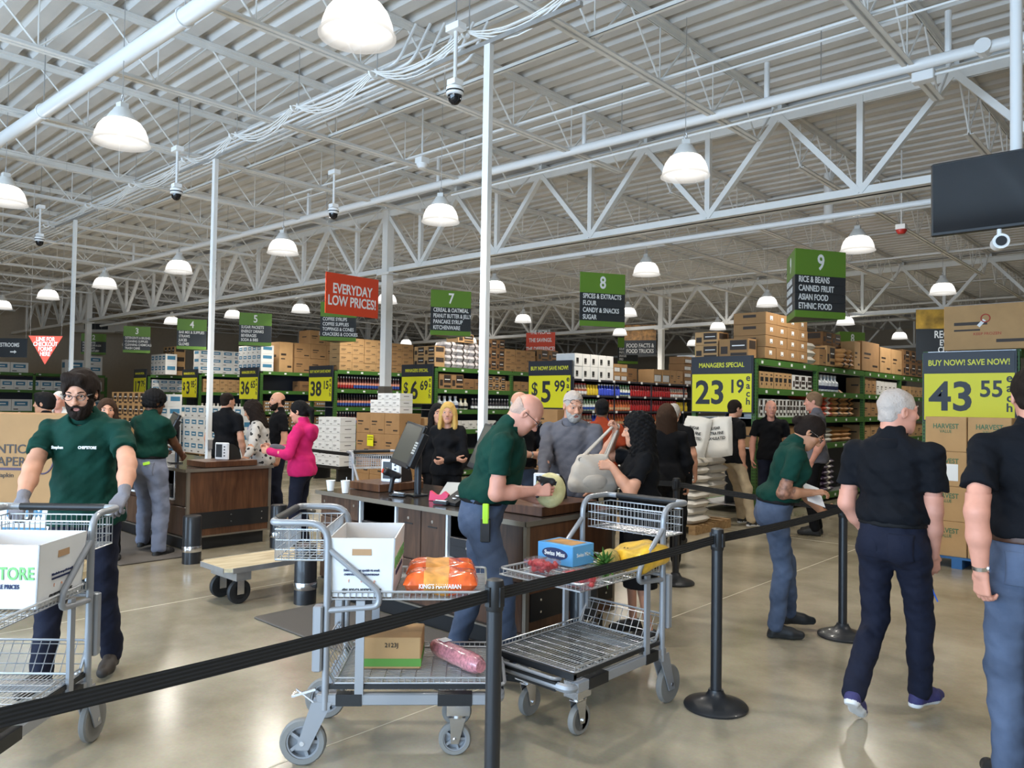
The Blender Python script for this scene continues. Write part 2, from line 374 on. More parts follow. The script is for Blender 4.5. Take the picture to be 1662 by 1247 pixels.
# ================================================================== CHECKOUT: posts, carts, counters
M_belt = mat('black_webbing', (.008, .008, .009), .75, bump=.3, bscale=300, stretch=(.2, .2, 6))
def belt_ribs():
    nt = M_belt.node_tree; b = nt.nodes['Principled BSDF']; tc = nt.nodes.new('ShaderNodeTexCoord'); w_ = nt.nodes.new('ShaderNodeTexWave'); w_.bands_direction = 'Z'; w_.inputs['Scale'].default_value = 28; nt.links.new(tc.outputs['Object'], w_.inputs['Vector'])
    bp = nt.nodes.new('ShaderNodeBump'); bp.inputs['Strength'].default_value = .9; bp.inputs['Distance'].default_value = .004; nt.links.new(w_.outputs['Fac'], bp.inputs['Height']); nt.links.new(bp.outputs[0], b.inputs['Normal'])
belt_ribs()
def post_proto():
    t = empty('stanchion_post')
    MB().lathe([(.175, 0), (.178, .012), (.17, .022), (.12, .04), (.06, .062), (.045, .085), (.04, .1), (0, .1)], 32).build('base', M_bmetal, t, 40)
    MB().cyl((0, 0, .09), (0, 0, .9), .031, n=20).build('tube', M_bmetal, t, 40)
    h = MB(); h.lathe([(.034, .88), (.036, .885), (.036, .985), (.033, .998), (.02, 1.003), (0, 1.003)], 20)
    for a in range(4): h.box(.03, .042, -.012, .012, .9, .975, Matrix.Rotation(a * math.pi / 2, 4, 'Z'))
    h.build('belt_head', M_black, t, 40)
    return t
POSTS = [((-2.09, 2.2, 0), 'black belt post nearest the camera, cut by the bottom edge'), ((-2.09, 4.02, 0), 'black belt post with round base right of the empty cart'), ((-2.06, 5.92, 0), 'black belt post between the tattooed woman and the walking man'),
         ((-3.82, 6.52, 0), 'black belt post behind the woman with the handbag'), ((-5.9, 6.52, 0), 'black belt post behind the checkout counter register'), ((-8.0, 6.52, 0), 'black belt post farther left behind the checkout'), ((-10.2, 6.52, 0), 'black belt post beside the far checkout lane'), ((-2.1, .3, 0), 'black belt post outside the left of the frame')]
pp = post_proto(); pl = []
for i, (p, lb) in enumerate(POSTS):
    o = pp if i == 0 else dup(pp); o.location = p; o.rotation_euler = (0, 0, 0); tag(o, lb, 'stanchion', 'retractable belt posts'); pl.append(o)
def belt(a, b, label):
    a = Vector(a); b = Vector(b); d = (b - a); L = d.length; u = d.normalized(); m = MB(); N = 12
    nrm = Vector((-u.y, u.x, 0)); rows = []
    for off in (-.0012, .0012):
        for i in range(N + 1):
            t = i / N; p = a + u * (.037 + (L - .074) * t) + nrm * off; sag = -.012 * math.sin(math.pi * t)
            rows.append((p.x, p.y, .917 + sag)); rows.append((p.x, p.y, .966 + sag))
    fs = []
    for i in range(N): fs.append((2 * i, 2 * i + 2, 2 * i + 3, 2 * i + 1)); k = 2 * N + 2; fs.append((k + 2 * i, k + 2 * i + 1, k + 2 * i + 3, k + 2 * i + 2))
    m.add(rows, fs)
    tag(m.build('queue_belt', M_belt), label, 'belt', 'queue belts')
PV = [Vector(p) for p, _ in POSTS]
belt(PV[7], PV[0], 'black belt crossing the lower left corner in front of the carts'); belt(PV[0], PV[1], 'black belt in front of the empty grocery cart'); belt(PV[1], PV[2], 'black belt in front of the tattooed woman')
belt(PV[3], PV[2], 'black belt behind the tattooed woman'); belt(PV[3], PV[4], 'black belt behind the handbag woman'); belt(PV[4], PV[5], 'black belt behind the register screen'); belt(PV[5], PV[6], 'black belt in front of the white carton stack')
# ------------------------------------------------------------------ grocery carts
def wires(m, x0, x1, nx, y0, y1, ny, z, r=.0028, thick=.0022):
    for i in range(nx + 1):
        x = x0 + (x1 - x0) * i / nx; m.cyl((x, y0, z), (x, y1, z), thick, n=4, cap=False)
    for j in range(ny + 1):
        yy = y0 + (y1 - y0) * j / ny; m.cyl((x0, yy, z - .004), (x1, yy, z - .004), r, n=4, cap=False)
def cart_proto():
    t = empty('grocery_cart')
    f = MB()
    for s in (-1, 1):
        y = s * .285
        f.tube(bend([(.10, y, .26), (.10, y, 1.12), (-.16, y, 1.12), (-.165, s * .2, 1.12)], .1, 6), .0165, 10)
        f.tube(bend([(.10, y, 1.0), (.34, y, .80), (.34, y, .735), (.10, y, .715)], .05, 5), .0145, 8)
    f.cyl((.1, -.28, .74), (.1, .28, .74), .012, n=8)
    f.build('tube_frame', M_cartgrey, t, 50)
    MB().tube([(-.165, -.215, 1.12), (-.165, .215, 1.12)], .019, 10).build('handle_grip', M_black, t, 50)
    for s in (-1, 1):
        MB().bbox(.04, .085, s * .285 - .03, s * .285 + .03, .44, .74, .008).build('post_sleeve', M_cartgrey, t, 30)
        MB().box(.235, .275, s * .285 - .008, s * .285 + .008, .3, .76).build('upright_flat', M_cartgrey, t)
    # child basket behind the posts
    b = MB(); x0, x1, y1, z0, z1 = -.15, .075, .262, .945, 1.085
    for z in (z0, z0 + .045, z0 + .09, z1):
        rr = .0045 if z == z1 else .0028
        b.tube([(x0, -y1, z), (x1, -y1, z), (x1, y1, z), (x0, y1, z)], rr, 5, closed=True)
    ny = 20
    for i in range(ny + 1):
        yy = -y1 + 2 * y1 * i / ny
        for x in (x0, x1): b.cyl((x, yy, z0), (x, yy, z1), .0022, n=4, cap=False)
    for i in range(8):
        x = x0 + (x1 - x0) * i / 7
        for yy in (-y1, y1): b.cyl((x, yy, z0), (x, yy, z1), .0022, n=4, cap=False)
    wires(b, x0, x1, 6, -y1, y1, 8, z0)
    b.build('wire_basket', M_wire, t)
    # middle shelf
    s_ = MB(); s_.tube(bend([(.12, -.275, .80), (.84, -.275, .80), (.84, .275, .80), (.12, .275, .80), (.12, -.275, .80)], .03, 3), .0065, 6)
    s_.tube([(.12, -.275, .765), (.84, -.275, .765), (.84, .275, .765), (.12, .275, .765)], .004, 5, closed=True)
    for i in range(27):
        x = .12 + .72 * i / 26
        for yy in (-.275, .275): s_.cyl((x, yy, .765), (x, yy, .80), .002, n=4, cap=False)
    wires(s_, .12, .84, 8, -.275, .275, 22, .768)
    for i in range(20):
        yy = -.275 + .55 * i / 19; s_.cyl((.84, yy, .765), (.84, yy, .80), .002, n=4, cap=False)
    s_.build('wire_shelf', M_wire, t)
    # lower deck with sloping back panel
    d = MB(); wires(d, .14, .87, 10, -.26, .26, 26, .372)
    d.tube(bend([(.14, -.27, .375), (.87, -.27, .375), (.87, .27, .375), (.14, .27, .375), (.14, -.27, .375)], .02, 2), .006, 6)
    for yy in (-.27, .27):
        d.cyl((.14, yy, .40), (.87, yy, .40), .004, n=5)
        for i in range(28): x = .14 + .73 * i / 27; d.cyl((x, yy, .345), (x, yy, .40), .002, n=4, cap=False)
    for k in range(4):
        z = .375 + .04 * k; x = .14 - .022 * k; d.cyl((x, -.26, z), (x, .26, z), .0026, n=4)
    for i in range(13): yy = -.26 + .52 * i / 12; d.cyl((.14, yy, .375), (.066, yy, .505), .0024, n=4, cap=False)
    d.tube(bend([(.14, -.27, .38), (.06, -.27, .51), (.06, .27, .51), (.14, .27, .38)], .03, 3), .006, 6)
    d.build('wire_deck', M_wire, t)
    g = MB(); g.box(.1, .89, -.283, -.262, .352, .372).box(.1, .89, .262, .283, .352, .372).box(.87, .893, -.283, .283, .345, .378); g.build('deck_edge_trim', M_black, t)
    r = MB()
    for s in (-1, 1): r.bbox(.06, .87, s * .27 - .022, s * .27 + .022, .28, .33, .006)
    r.box(.1, .14, -.26, .26, .285, .325).box(.70, .74, -.26, .26, .285, .325)
    r.tube(bend([(.84, -.27, .305), (.912, -.27, .305), (.912, .27, .305), (.84, .27, .305)], .05, 4), .022, 8)
    r.tube(bend([(.89, -.2, .335), (.935, -.19, .345), (.935, .19, .345), (.89, .2, .335)], .03, 3), .009, 6)
    r.build('base_rail', M_cartgrey, t, 40)
    for s in (-1, 1):
        MB().box(.15, .27, s * .27 - .025, s * .27 + .025, .278, .332).build('bumper_sleeve', M_black, t); MB().box(.62, .78, s * .27 - .025, s * .27 + .025, .278, .332).build('bumper_sleeve', M_black, t)
    MB().box(.895, .93, -.2, .2, .283, .328).build('bumper_sleeve', M_black, t)
    def wheel(rad, w, name, loc):
        m = MB(); Mx = Matrix.Rotation(R(90), 4, 'X')
        m.cm = 0; m.lathe([(rad * .72, -w * .5), (rad * .93, -w * .5), (rad, -w * .28), (rad, w * .28), (rad * .93, w * .5), (rad * .72, w * .5), (rad * .72, -w * .5)], 26, M=Mx)
        m.cm = 1; m.lathe([(rad * .72, -w * .35), (rad * .72, w * .35), (rad * .64, w * .35), (rad * .64, -w * .35), (rad * .72, -w * .35)], 26, M=Mx)
        m.lathe([(0, -w * .55), (rad * .2, -w * .55), (rad * .2, w * .55), (0, w * .55)], 12, M=Mx)
        for k in range(5):
            a = 2 * math.pi * k / 5; m.box(0, rad * .68, -w * .22, w * .22, -rad * .07, rad * .07, Matrix.Rotation(a, 4, 'Y'))
        return m.mesh(name, [M_rubber, M_cartgrey], 40)
    wm = wheel(.107, .036, 'wheel', 0); cm_ = wheel(.078, .034, 'caster_wheel', 0)
    for s in (-1, 1):
        w = put('wheel', wm, t, (0, s * .265, .107))
        k = MB(); k.prism([(-.03, -.03), (.03, -.03), (.135, .19), (.04, .19)], -.0035, .0035, Matrix.Rotation(R(90), 4, 'X') @ Matrix.Translation((0, 0, 0)))
        kk = put('fork_plate', k.mesh('fork_plate', M_cartgrey), t, (0, s * .265 - .026, .107)); put('fork_plate', kk.data, t, (0, s * .265 + .026, .107))
        MB().cyl((0, s * .265 - .032, .107), (0, s * .265 + .032, .107), .011, n=8).build('axle', M_chrome, t)
        c = put('caster_wheel', cm_, t, (.70, s * .17, .078))
        cf = MB()
        for q in (-1, 1): cf.prism([(-.018, -.018), (.018, -.018), (.05, .10), (-.025, .10)], -.002, .002, Matrix.Translation((.70, s * .17 + q * .024, .078)) @ Matrix.Rotation(R(90), 4, 'X'))
        cf.box(.67, .75, s * .17 - .026, s * .17 + .026, .176, .182); cf.cyl((.715, s * .17, .182), (.715, s * .17, .2), .032, n=12); cf.box(.66, .77, s * .17 - .045, s * .17 + .045, .2, .282)
        cf.cyl((.70, s * .17 - .034, .078), (.70, s * .17 + .034, .078), .009, n=8)
        cf.build('caster_fork', M_chrome, t, 40)
    bk = MB(); bk.bar((.06, -.30, .36), (-.04, -.30, .33), .016, .01); bk.bar((-.04, -.31, .33), (-.04, -.26, .33), .016, .01); bk.bar((.05, -.3, .30), (-.03, -.3, .36), .006); bk.build('brake_pedal', M_chrome, t)
    return t
def cam_heading(hl, hd):   # heading given as (right, forward) in the view's ground frame
    v = CR * hl + CF * hd; return math.atan2(v.y, v.x)
cB = cart_proto()
cB.location = cw(-.955, 3.88); cB.rotation_euler = (0, 0, cam_heading(1, .045)); tag(cB, 'grey wire grocery cart holding a white open box and orange bread bag', 'cart', 'grey wire grocery carts')
cC = dup(cB, cw(.723, 4.62), (0, 0, cam_heading(-.68, -.73)), 'grey wire grocery cart with fruit on its shelf and an empty lower deck')
cA = dup(cB, cw(-2.30, 3.82), (0, 0, cam_heading(.02, -1)), 'grey wire grocery cart pushed by the bearded man at left')
p = onZ(560, 800, 0); 
cD = dup(cB, (-6.95, 5.35, 0), (0, 0, R(-20)), 'grey cart behind the near checkout counter, only its handle showing')
# ------------------------------------------------------------------ platform truck with wooden deck
t = empty('platform_truck', (-6.13, 3.06, 0), 0, 'low flatbed truck with a pale wooden deck beside the checkout', 'platform truck')
M_ply = wood('pale_plywood', srgb(200, 184, 150), srgb(168, 148, 112), 2.5, (6, 1, 6), .5)
MB().prism([(-.25, .05), (-.2, 0), (.2, 0), (.25, .05), (.25, 1.5), (-.25, 1.5)], .285, .315).build('wooden_deck', M_ply, t)
e = MB(); e.box(-.255, -.25, .05, 1.5, .275, .318).box(.25, .255, .05, 1.5, .275, .318).box(-.2, .2, -.006, 0, .275, .318); e.build('edge_channel', M_galv, t)
for yy in (.1, 1.2):
    MB().box(-.22, .22, yy, yy + .13, .2, .285).build('axle_box', M_galv, t)
    for s in (-1, 1):
        w = MB(); Mx = Matrix.Rotation(R(90), 4, 'Y'); w.cm = 0; w.lathe([(.06, -.022), (.092, -.022), (.1, -.012), (.1, .012), (.092, .022), (.06, .022), (.06, -.022)], 24, M=Mx); w.cm = 1; w.lathe([(0, -.018), (.062, -.018), (.062, .018), (0, .018)], 16, M=Mx)
        w.build('wheel', [M_brubber, M_black], t, 40, (s * .15, yy + .06, .1))
        k = MB(); k.box(s * .15 - .034, s * .15 - .03, yy + .03, yy + .09, .08, .2).box(s * .15 + .03, s * .15 + .034, yy + .03, yy + .09, .08, .2).cyl((s * .15 - .036, yy + .06, .1), (s * .15 + .036, yy + .06, .1), .008); k.build('caster_fork', M_chrome, t)
# ------------------------------------------------------------------ counters
M_wood = wood('dark_walnut_laminate', srgb(64, 44, 34), srgb(92, 66, 50), 2.0, (9, 9, 1), .38)
M_wood2 = wood('red_walnut_laminate', srgb(74, 45, 28), srgb(104, 68, 44), 2.0, (9, 9, 1), .38)
M_top = mat('dark_speckled_worktop', srgb(52, 46, 42), .18, var=.25, vscale=180)
M_trim = mat('brushed_trim', srgb(150, 142, 130), .35, .7)
M_bay = mat('white_laminate', (.75, .76, .78), .5)
M_cashd = mat('black_cash_drawer', (.012, .012, .016), .4)
CL, CWD = 2.4, 1.02
def counter(x1, label):
    """origin at the +X / -Y floor corner; runs to -X by CL and to +Y by CWD"""
    t = empty('checkout_counter', (x1, 3.85, 0), 0, label, 'counter', 'checkout counters')
    MB().box(-CL + .06, -.06, .06, CWD - .06, 0, .14).build('kick_base', M_black, t)
    MB().box(-CL, -.001, .03, .07, .14, .88).box(-CL, -CL + .03, .03, CWD, .14, .88).box(-CL, 0, CWD - .03, CWD, .14, .88).box(-CL + .02, -.03, .06, CWD - .02, .14, .16).build('carcass', M_wood, t)
    MB().box(-.03, 0, .03, CWD - .03, .42, .88).build('end_panel', M_wood2, t)
    MB().box(-.03, 0, .03, CWD - .03, .16, .235).build('end_plinth', M_wood2, t)
    b = MB().box(-.03, .006, .05, CWD - .03, .235, .42).build('bumper_band', M_black, t)
    for y in (.15, .52, .9):
        for z in (.29, .37): MB().cyl((.006, y, z), (.012, y, z), .009, n=8).build('bolt', M_chrome, b)
    MB().box(-.025, .004, 0.0, .035, .14, .88).build('corner_trim', M_trim, t); MB().box(-.025, .004, CWD - .035, CWD, .14, .88).build('corner_trim', M_trim, t)
    MB().box(-.03, .005, .03, CWD - .03, .142, .16).build('foot_trim', M_trim, t); MB().box(-CL, -.03, -.003, .03, .142, .155).build('foot_trim', M_trim, t)
    MB().box(-CL - .02, .02, -.03, CWD + .02, .88, .906).build('worktop', M_top, t)
    MB().box(-CL - .024, .024, -.034, -.03, .876, .91).box(.02, .024, -.034, CWD + .02, .876, .91).build('worktop_edge', M_trim, t)
    # cashier side: drawers, bays with cash drawers, doors
    F = lambda u0, u1, z0, z1, m, nm, d=.0: MB().bbox(u0, u1, d - .0, .03, z0, z1, .004).build(nm, m, t, 30)
    def lock(par, u, z, y=0): MB().cyl((u, y - .006, z), (u, y + .004, z), .012, n=12).build('lock', M_chrome, par)
    for z0, z1 in ((.70, .87), (.50, .69)):
        d = F(-CL + .02, -CL + .55, z0, z1, M_wood, 'drawer'); lock(d, -CL + .08, z1 - .05); lock(d, -CL + .5, z1 - .05)
    for u0 in (-CL + .57, -CL + 1.62):
        bay = MB(); bay.box(u0, u0 + .48, .03, .034, .56, .87); bay.box(u0, u0 + .02, -.002, .03, .56, .87).box(u0 + .46, u0 + .48, -.002, .03, .56, .87).box(u0, u0 + .48, -.02, .03, .545, .565); bay.build('white_bay', M_bay, t)
        cd = MB(); cd.bbox(u0 + .06, u0 + .45, -.02, .03, .58, .72, .006); cd = cd.build('cash_drawer', M_cashd, t, 30)
        MB().box(u0 + .07, u0 + .44, -.024, -.02, .59, .66).build('drawer_front', M_cashd, cd); lock(cd, u0 + .25, .66, -.022)
    for u0 in (-CL + 1.07, -CL + 1.345):
        d = F(u0, u0 + .265, .50, .87, M_wood, 'door'); lock(d, u0 + .13, .8); MB().box(u0 + .08, u0 + .18, -.004, 0, .755, .765).build('finger_slot', M_black, d)
    MB().box(-CL + 2.12, -.03, .0, .03, .5, .87).build('filler_panel', M_wood, t)
    for u0, u1 in ((-CL + .02, -CL + .78), (-CL + .79, -CL + 1.57), (-CL + 1.58, -.03)): F(u0, u1, .17, .485, M_wood, 'lower_panel')
    o = MB().box(-.55, -.47, -.004, .0, .3, .38).build('socket_plate', M_bay, t); MB().cyl((-.51, -.008, .34), (-.51, -.003, .34), .025, n=14).build('socket', M_black, o)
    return t
counter(-3.38, 'walnut checkout counter nearest the camera with registers and two paper cups'); counter(-8.34, 'walnut checkout counter farther left where a cashier stands with back turned')
counter(-13.3, 'farthest checkout counter, mostly hidden behind the bearded man')
M_mat = mat('grey_floor_mat', srgb(92, 86, 80), .9, bump=.3, bscale=120)
for x0, x1, lb in ((-5.49, -3.3, 'grey anti-fatigue mat on the floor before the near counter'), (-10.9, -8.1, 'grey anti-fatigue mat under the cashier with back turned')):
    tag(MB().bbox(x0, x1, 3.08, 3.86, .0005, .016, .012).build('floor_mat', M_mat), lb, 'mat', 'floor mats at the counters')
def bollard(x, y, lb):
    t = empty('bollard', (x, y, 0), 0, lb, 'bollard', 'black bollards guarding the counters')
    MB().lathe([(.092, 0), (.092, .47), (.085, .485), (.04, .49), (0, .49)], 22).build('sleeve', M_bmetal, t, 40); MB().lathe([(.0955, .12), (.0965, .122), (.0965, .178), (.0955, .18)], 22).build('silver_band', M_chrome, t, 40)
bollard(-7.78, 3.66, 'black bollard with silver band at the front corner of the left counter'); bollard(-7.95, 4.75, 'black bollard at the far end of the left counter, near the pink hoodie'); bollard(-5.62, 3.62, 'black bollard at the left end of the near counter')
bollard(-3.1, 4.12, 'black bollard by the near counter end behind the empty cart')
# power poles from the counters to the roof
def pole(x, y, lb, z1=4.78, box=False):
    t = empty('power_pole', (x, y, .906), 0, lb, 'power pole', 'white power poles on the counters')
    MB().box(-.035, .035, -.025, .025, .0, z1 - .906).build('pole_shaft', M_white, t)
    MB().box(-.05, .05, -.04, .04, 0, .012).build('foot_plate', M_white, t); MB().box(.035, .06, -.025, .025, .14, .26).build('outlet_box', M_galv, t)
    tag(MB().box(-1.0, 1.0, -.02, .02, 0, .04).box(-.9, .9, -.021, .021, .012, .026).build('strut_channel', M_galv, None, None, (x, y, z1)), 'steel strut above the ' + lb.split(' power')[0].replace('tall white', 'near').replace('white', 'second').replace('leftmost second', 'third') + ' pole', 'strut', 'strut channels')
    for q in (-1, 1): pass
pole(-4.62, 4.68, 'tall white power pole rising from the near checkout counter'); pole(-9.52, 4.66, 'white power pole rising from the left checkout counter'); pole(-14.75, 4.7, 'leftmost white power pole behind the bearded man')
# ================================================================== RACKS, SIGNS, GOODS
RX = [-2.36, -5.80, -9.34, -13.19, -16.97, -20.60, -24.36, -28.24]; RW = .55; RY = 11.3
LEV = [.15, .62, 1.08, 1.53, 1.99, 2.47]
def upright_mesh(h):
    m = MB(); m.box(-.035, .035, -.04, .04, 0, h); m.cm = 1
    z = .1
    while z < h - .05: m.box(.0352, .036, -.02, -.008, z, z + .03); m.box(.0352, .036, .008, .02, z, z + .03); m.box(-.02, -.008, -.041, -.0402, z, z + .03); m.box(.008, .02, -.041, -.0402, z, z + .03); z += .05
    return m.mesh('upright', [M_green, M_ink])
UPM = upright_mesh(2.44)
beam_cache = {}
def beam_mesh(L, m=None):
    k = round(L, 2)
    if k not in beam_cache: beam_cache[k] = MB().box(-.025, .025, 0, L, -.1, 0).box(-.03, .01, 0, L, -.03, -.002).mesh('beam', M_green)
    return beam_cache[k]
M_tagw = mat('shelf_price_tag', (.8, .8, .78), .6)
tagm = MB().box(0, .003, -.035, .035, -.075, -.03).mesh('price_tag', M_tagw)
def rack(k, bays, blen, levels, label, decks=True):
    cx = RX[k] if k < len(RX) else -32.2
    y0 = RY if k < 8 else 6.4
    t = empty('pallet_rack', (cx, y0, 0), 0, label, 'rack', 'green warehouse racks')
    for b in range(bays + 1):
        for s in (-1, 1): put('upright', UPM, t, (s * (RW - .035), b * blen + .04, 0))
    for b in range(bays):
        for z in levels:
            for s in (-1, 1): put('beam', beam_mesh(blen - .08), t, (s * (RW - .02), b * blen + .08, z))
            put('shelf_deck', MB().box(-RW + .05, RW - .05, .08, blen, -.02, -.004).mesh('shelf_deck', M_galv) if (blen not in deck_c) else deck_c[blen], t, (0, b * blen, z))
            for q in range(4): put('price_tag', tagm, t, (RW + .006, b * blen + .3 + q * .55 + random.uniform(-.1, .1), z))
    MB().box(-.01, .01, .1, bays * blen, .1, 2.4).build('back_screen', M_slate, t)
    return t
deck_c = {b: MB().box(-RW + .05, RW - .05, .08, b, -.02, -.004).mesh('shelf_deck', M_galv) for b in (2.45, 1.9)}
SN = ['43.55', '23.19', '5.99', '6.69', '38.15', '36.65', '3.95', '17.79']
rack(0, 1, 1.9, LEV, 'green rack end behind the large 43.55 price sign')
rack(1, 4, 2.45, [.15, 1.06, 1.53, 1.99, 2.45], 'long green rack of sacks and cartons running right of the 23.19 sign')
rack(3, 2, 2.45, LEV, 'green rack of jugs and cartons behind the 6.69 sign')
rack(4, 2, 2.45, LEV, 'green rack of dark syrup bottles behind the 38.15 sign')
rack(5, 2, 2.45, [.15, .9, 1.35, 1.95, 2.5], 'green rack of trays and brown cartons behind the 36.65 sign')
rack(6, 1, 2.45, [.15, .62, 1.3, 1.9, 2.5], 'green rack with printed tan cartons behind the 3.95 sign'); rack(7, 1, 2.45, [.15, .62, 1.3, 1.9, 2.5], 'green rack of white and blue cartons behind the 17.79 sign')
rack(8, 2, 2.45, [.15, .65, 1.14, 1.9, 2.52], 'green rack at the far left below the restrooms sign')
# dark gondola of aisle 8
t = empty('gondola_shelving', (RX[2], RY, 0), 0, 'dark grey gondola shelving full of bright bottles behind the 5.99 sign', 'shelving')
M_gond = mat('dark_gondola', srgb(52, 50, 58), .5)
MB().box(-.03, .03, .0, 5.4, 0, 2.15).build('back_panel', M_gond, t)
MB().box(-RW, RW, -.03, 0, 0, 2.2).build('end_panel', M_gond, t)
GL = [.15, .45, .73, 1.0, 1.29, 1.57, 1.87, 2.17]
for z in GL: MB().box(-RW, RW, 0, 5.4, z - .035, z).build('shelf', M_gond, t)
for y in (1.35, 2.7, 4.05): MB().box(RW - .05, RW - .03, y - .012, y + .012, 0, 2.15).build('upright', M_gond, t)
for z in GL[3:]:
    for q in range(9): put('price_tag', tagm, t, (RW + .001, .2 + q * .55 + random.uniform(-.15, .15), z + .035))
# ---------------------------------------------------------------- price signs on the rack ends
ZS = [(1.56, 2.18, 2.43), (1.61, 2.22, 2.47), (1.62, 2.24, 2.49), (1.655, 2.265, 2.51), (1.675, 2.295, 2.56), (1.695, 2.335, 2.585), (1.725, 2.36, 2.6), (1.765, 2.40, 2.68)]
HEAD = ['BUY NOW! SAVE NOW!', 'MANAGERS SPECIAL', 'BUY NOW! SAVE NOW!', 'MANAGERS SPECIAL', 'BUY NOW! SAVE NOW!', 'MANAGERS SPECIAL', 'MANAGERS SPECIAL', 'MANAGERS SPECIAL']
PR = [('', '43', '55'), ('', '23', '19'), ('$', '5', '99'), ('$', '6', '69'), ('', '38', '15'), ('', '36', '65'), ('$', '3', '95'), ('', '17', '79')]
M_yink = mat('yellow_print', srgb(224, 222, 60), .5)
for k in range(8):
    z0, z1, z2 = ZS[k]; w = .51; y = RY - .06
    t = empty('price_sign', (RX[k], y, z0), 0, 'yellow price sign %s%s.%s %s' % (PR[k][0], PR[k][1], PR[k][2], ('above the blue pallet stack', 'above the upright flour sacks', 'on the dark gondola end', 'left of the blonde woman', 'above the white carton stack', 'beside the bald bearded man', 'left of the second white pole', 'above the curly haired cashier')[k]), 'sign', 'yellow price signs on rack ends')
    MB().box(-w - .02, w + .02, .0, .03, -.02, z2 - z0 + .02).build('frame', M_slate, t)
    MB().box(-w, w, -.008, 0, 0, z1 - z0 - .012).build('price_card', M_yellow, t)
    MB().box(-w, w, -.010, 0, z1 - z0 + .005, z2 - z0).build('header_card', M_slate, t)
    X90 = (R(90), 0, 0)
    text(HEAD[k], .105, M_yink, t, (0, -.0115, (z1 + z2) / 2 - z0), X90, xs=.82, bold=.002)
    d, a, b = PR[k]; h = z1 - z0
    if d: text('$', .36, M_slate, t, (-.36, -.0095, h * .55), X90, xs=.85, bold=.006); text(a, .56, M_slate, t, (-.07, -.0095, h * .45), X90, xs=.95, bold=.012)
    else: text(a, .52, M_slate, t, (-.19, -.0095, h * .47), X90, xs=1.0, bold=.012)
    text(b, .29, M_slate, t, (.26, -.0095, h * .64), X90, xs=.9, bold=.006)
    for i, ch in enumerate('each'): text(ch, .15, M_slate, t, (.455, -.0095, h * (.87 - .2 * i)), X90, bold=.003)
# ---------------------------------------------------------------- three-sided aisle signs
AS = [(-4.234, 3.867, 2.93, '9', 'RICE & BEANS|CANNED FRUIT|ASIAN FOOD|ETHNIC FOOD'), (-7.914, 3.93, 3.02, '8', 'SPICES & EXTRACTS|FLOUR|CANDY & SNACKS|SUGAR'), (-11.69, 3.963, 3.05, '7', 'CEREAL & OATMEAL|PEANUT BUTTER & JELLY|PANCAKE SYRUP|KITCHENWARE'),
      (-15.6, 4.02, 3.11, '6', 'COFFEE SYRUPS|COFFEE SUPPLIES|TOPPINGS & CONES|CRACKERS & COOKIES'), (-19.45, 4.03, 3.15, '5', 'SUGAR PACKETS|ENERGY DRINKS|BEVERAGES|SODA & BIBS'), (-23.23, 4.1, 3.18, '4', 'BAR MIX & SUPPLIES|STRAWS|JUICES|GLOVES'),
      (-27.33, 4.11, 3.21, '3', 'DETERGENTS & BRUSHES|CLEANING SUPPLIES|CLEANING CHEMICALS|TRASH CANS'), (-31.3, 4.06, 3.28, '2', 'PAPER PLATES|PORTION CUPS & LIDS|FOOD TRAYS|PLASTIC CUTLERY')]
M_aisled = mat('charcoal_sign_panel', srgb(42, 46, 50), .5)
def tri_sign(x, y, z1, z0, num, lines, label, grp='hanging three-sided aisle signs', w=.83):
    t = empty('aisle_sign', (x, y, z0), 0, label, 'sign', grp); H = z1 - z0
    A = (0, 0); B_ = (w * .5, w * .866); C = (-w * .5, w * .866); poly = [A, B_, C]
    MB().prism([(p[0] * .985, .006 + p[1] * .985) for p in poly], .004, H - .004).build('core', M_black, t)
    for (p, q, a) in ((A, B_, R(60)), (C, A, R(-60)), (B_, C, R(180))):
        Mt = Matrix.Translation((p[0], p[1], 0)) @ Matrix.Rotation(a, 4, 'Z')
        MB().box(0, w, -.006, .006, H * .62, H, Mt).build('number_panel', M_sgreen, t)
        MB().box(0, w, -.006, .006, 0, H * .10, Mt).build('base_panel', M_sgreen, t)
        for i in range(4):
            MB().box(0, w, -.005, .006, H * (.10 + .13 * i) + .002, H * (.23 + .13 * i) - .002, Mt).build('list_panel', M_aisled, t)
        if a == R(180): continue
        rot = (R(90), 0, a)
        def tx(s, sz, u, zz, **kk):
            o = Mt @ Vector((u, -.0075, zz)); text(s, sz, M_white_ink, t, o, rot, **kk)
        tx(num, H * .32, w * .5, H * .81, xs=.8, bold=.006)
        for i, ln in enumerate(lines.split('|')): tx(ln, H * .125, w * .06, H * (.555 - .13 * i), xs=(.70 if len(ln) < 19 else .62), bold=.002, align='LEFT')
    for p in (B_, C): MB().cyl((p[0] * .8, p[1] * .8, H), (p[0] * .8, p[1] * .8, ZD - z0), .002, n=4).build('hanging_wire', M_galv, t)
for x, z1, z0, num, ln in AS: tri_sign(x, 10.3, z1, z0, num, ln, 'three-sided hanging sign for aisle %s listing %s' % (num, ln.split('|')[0].lower()))
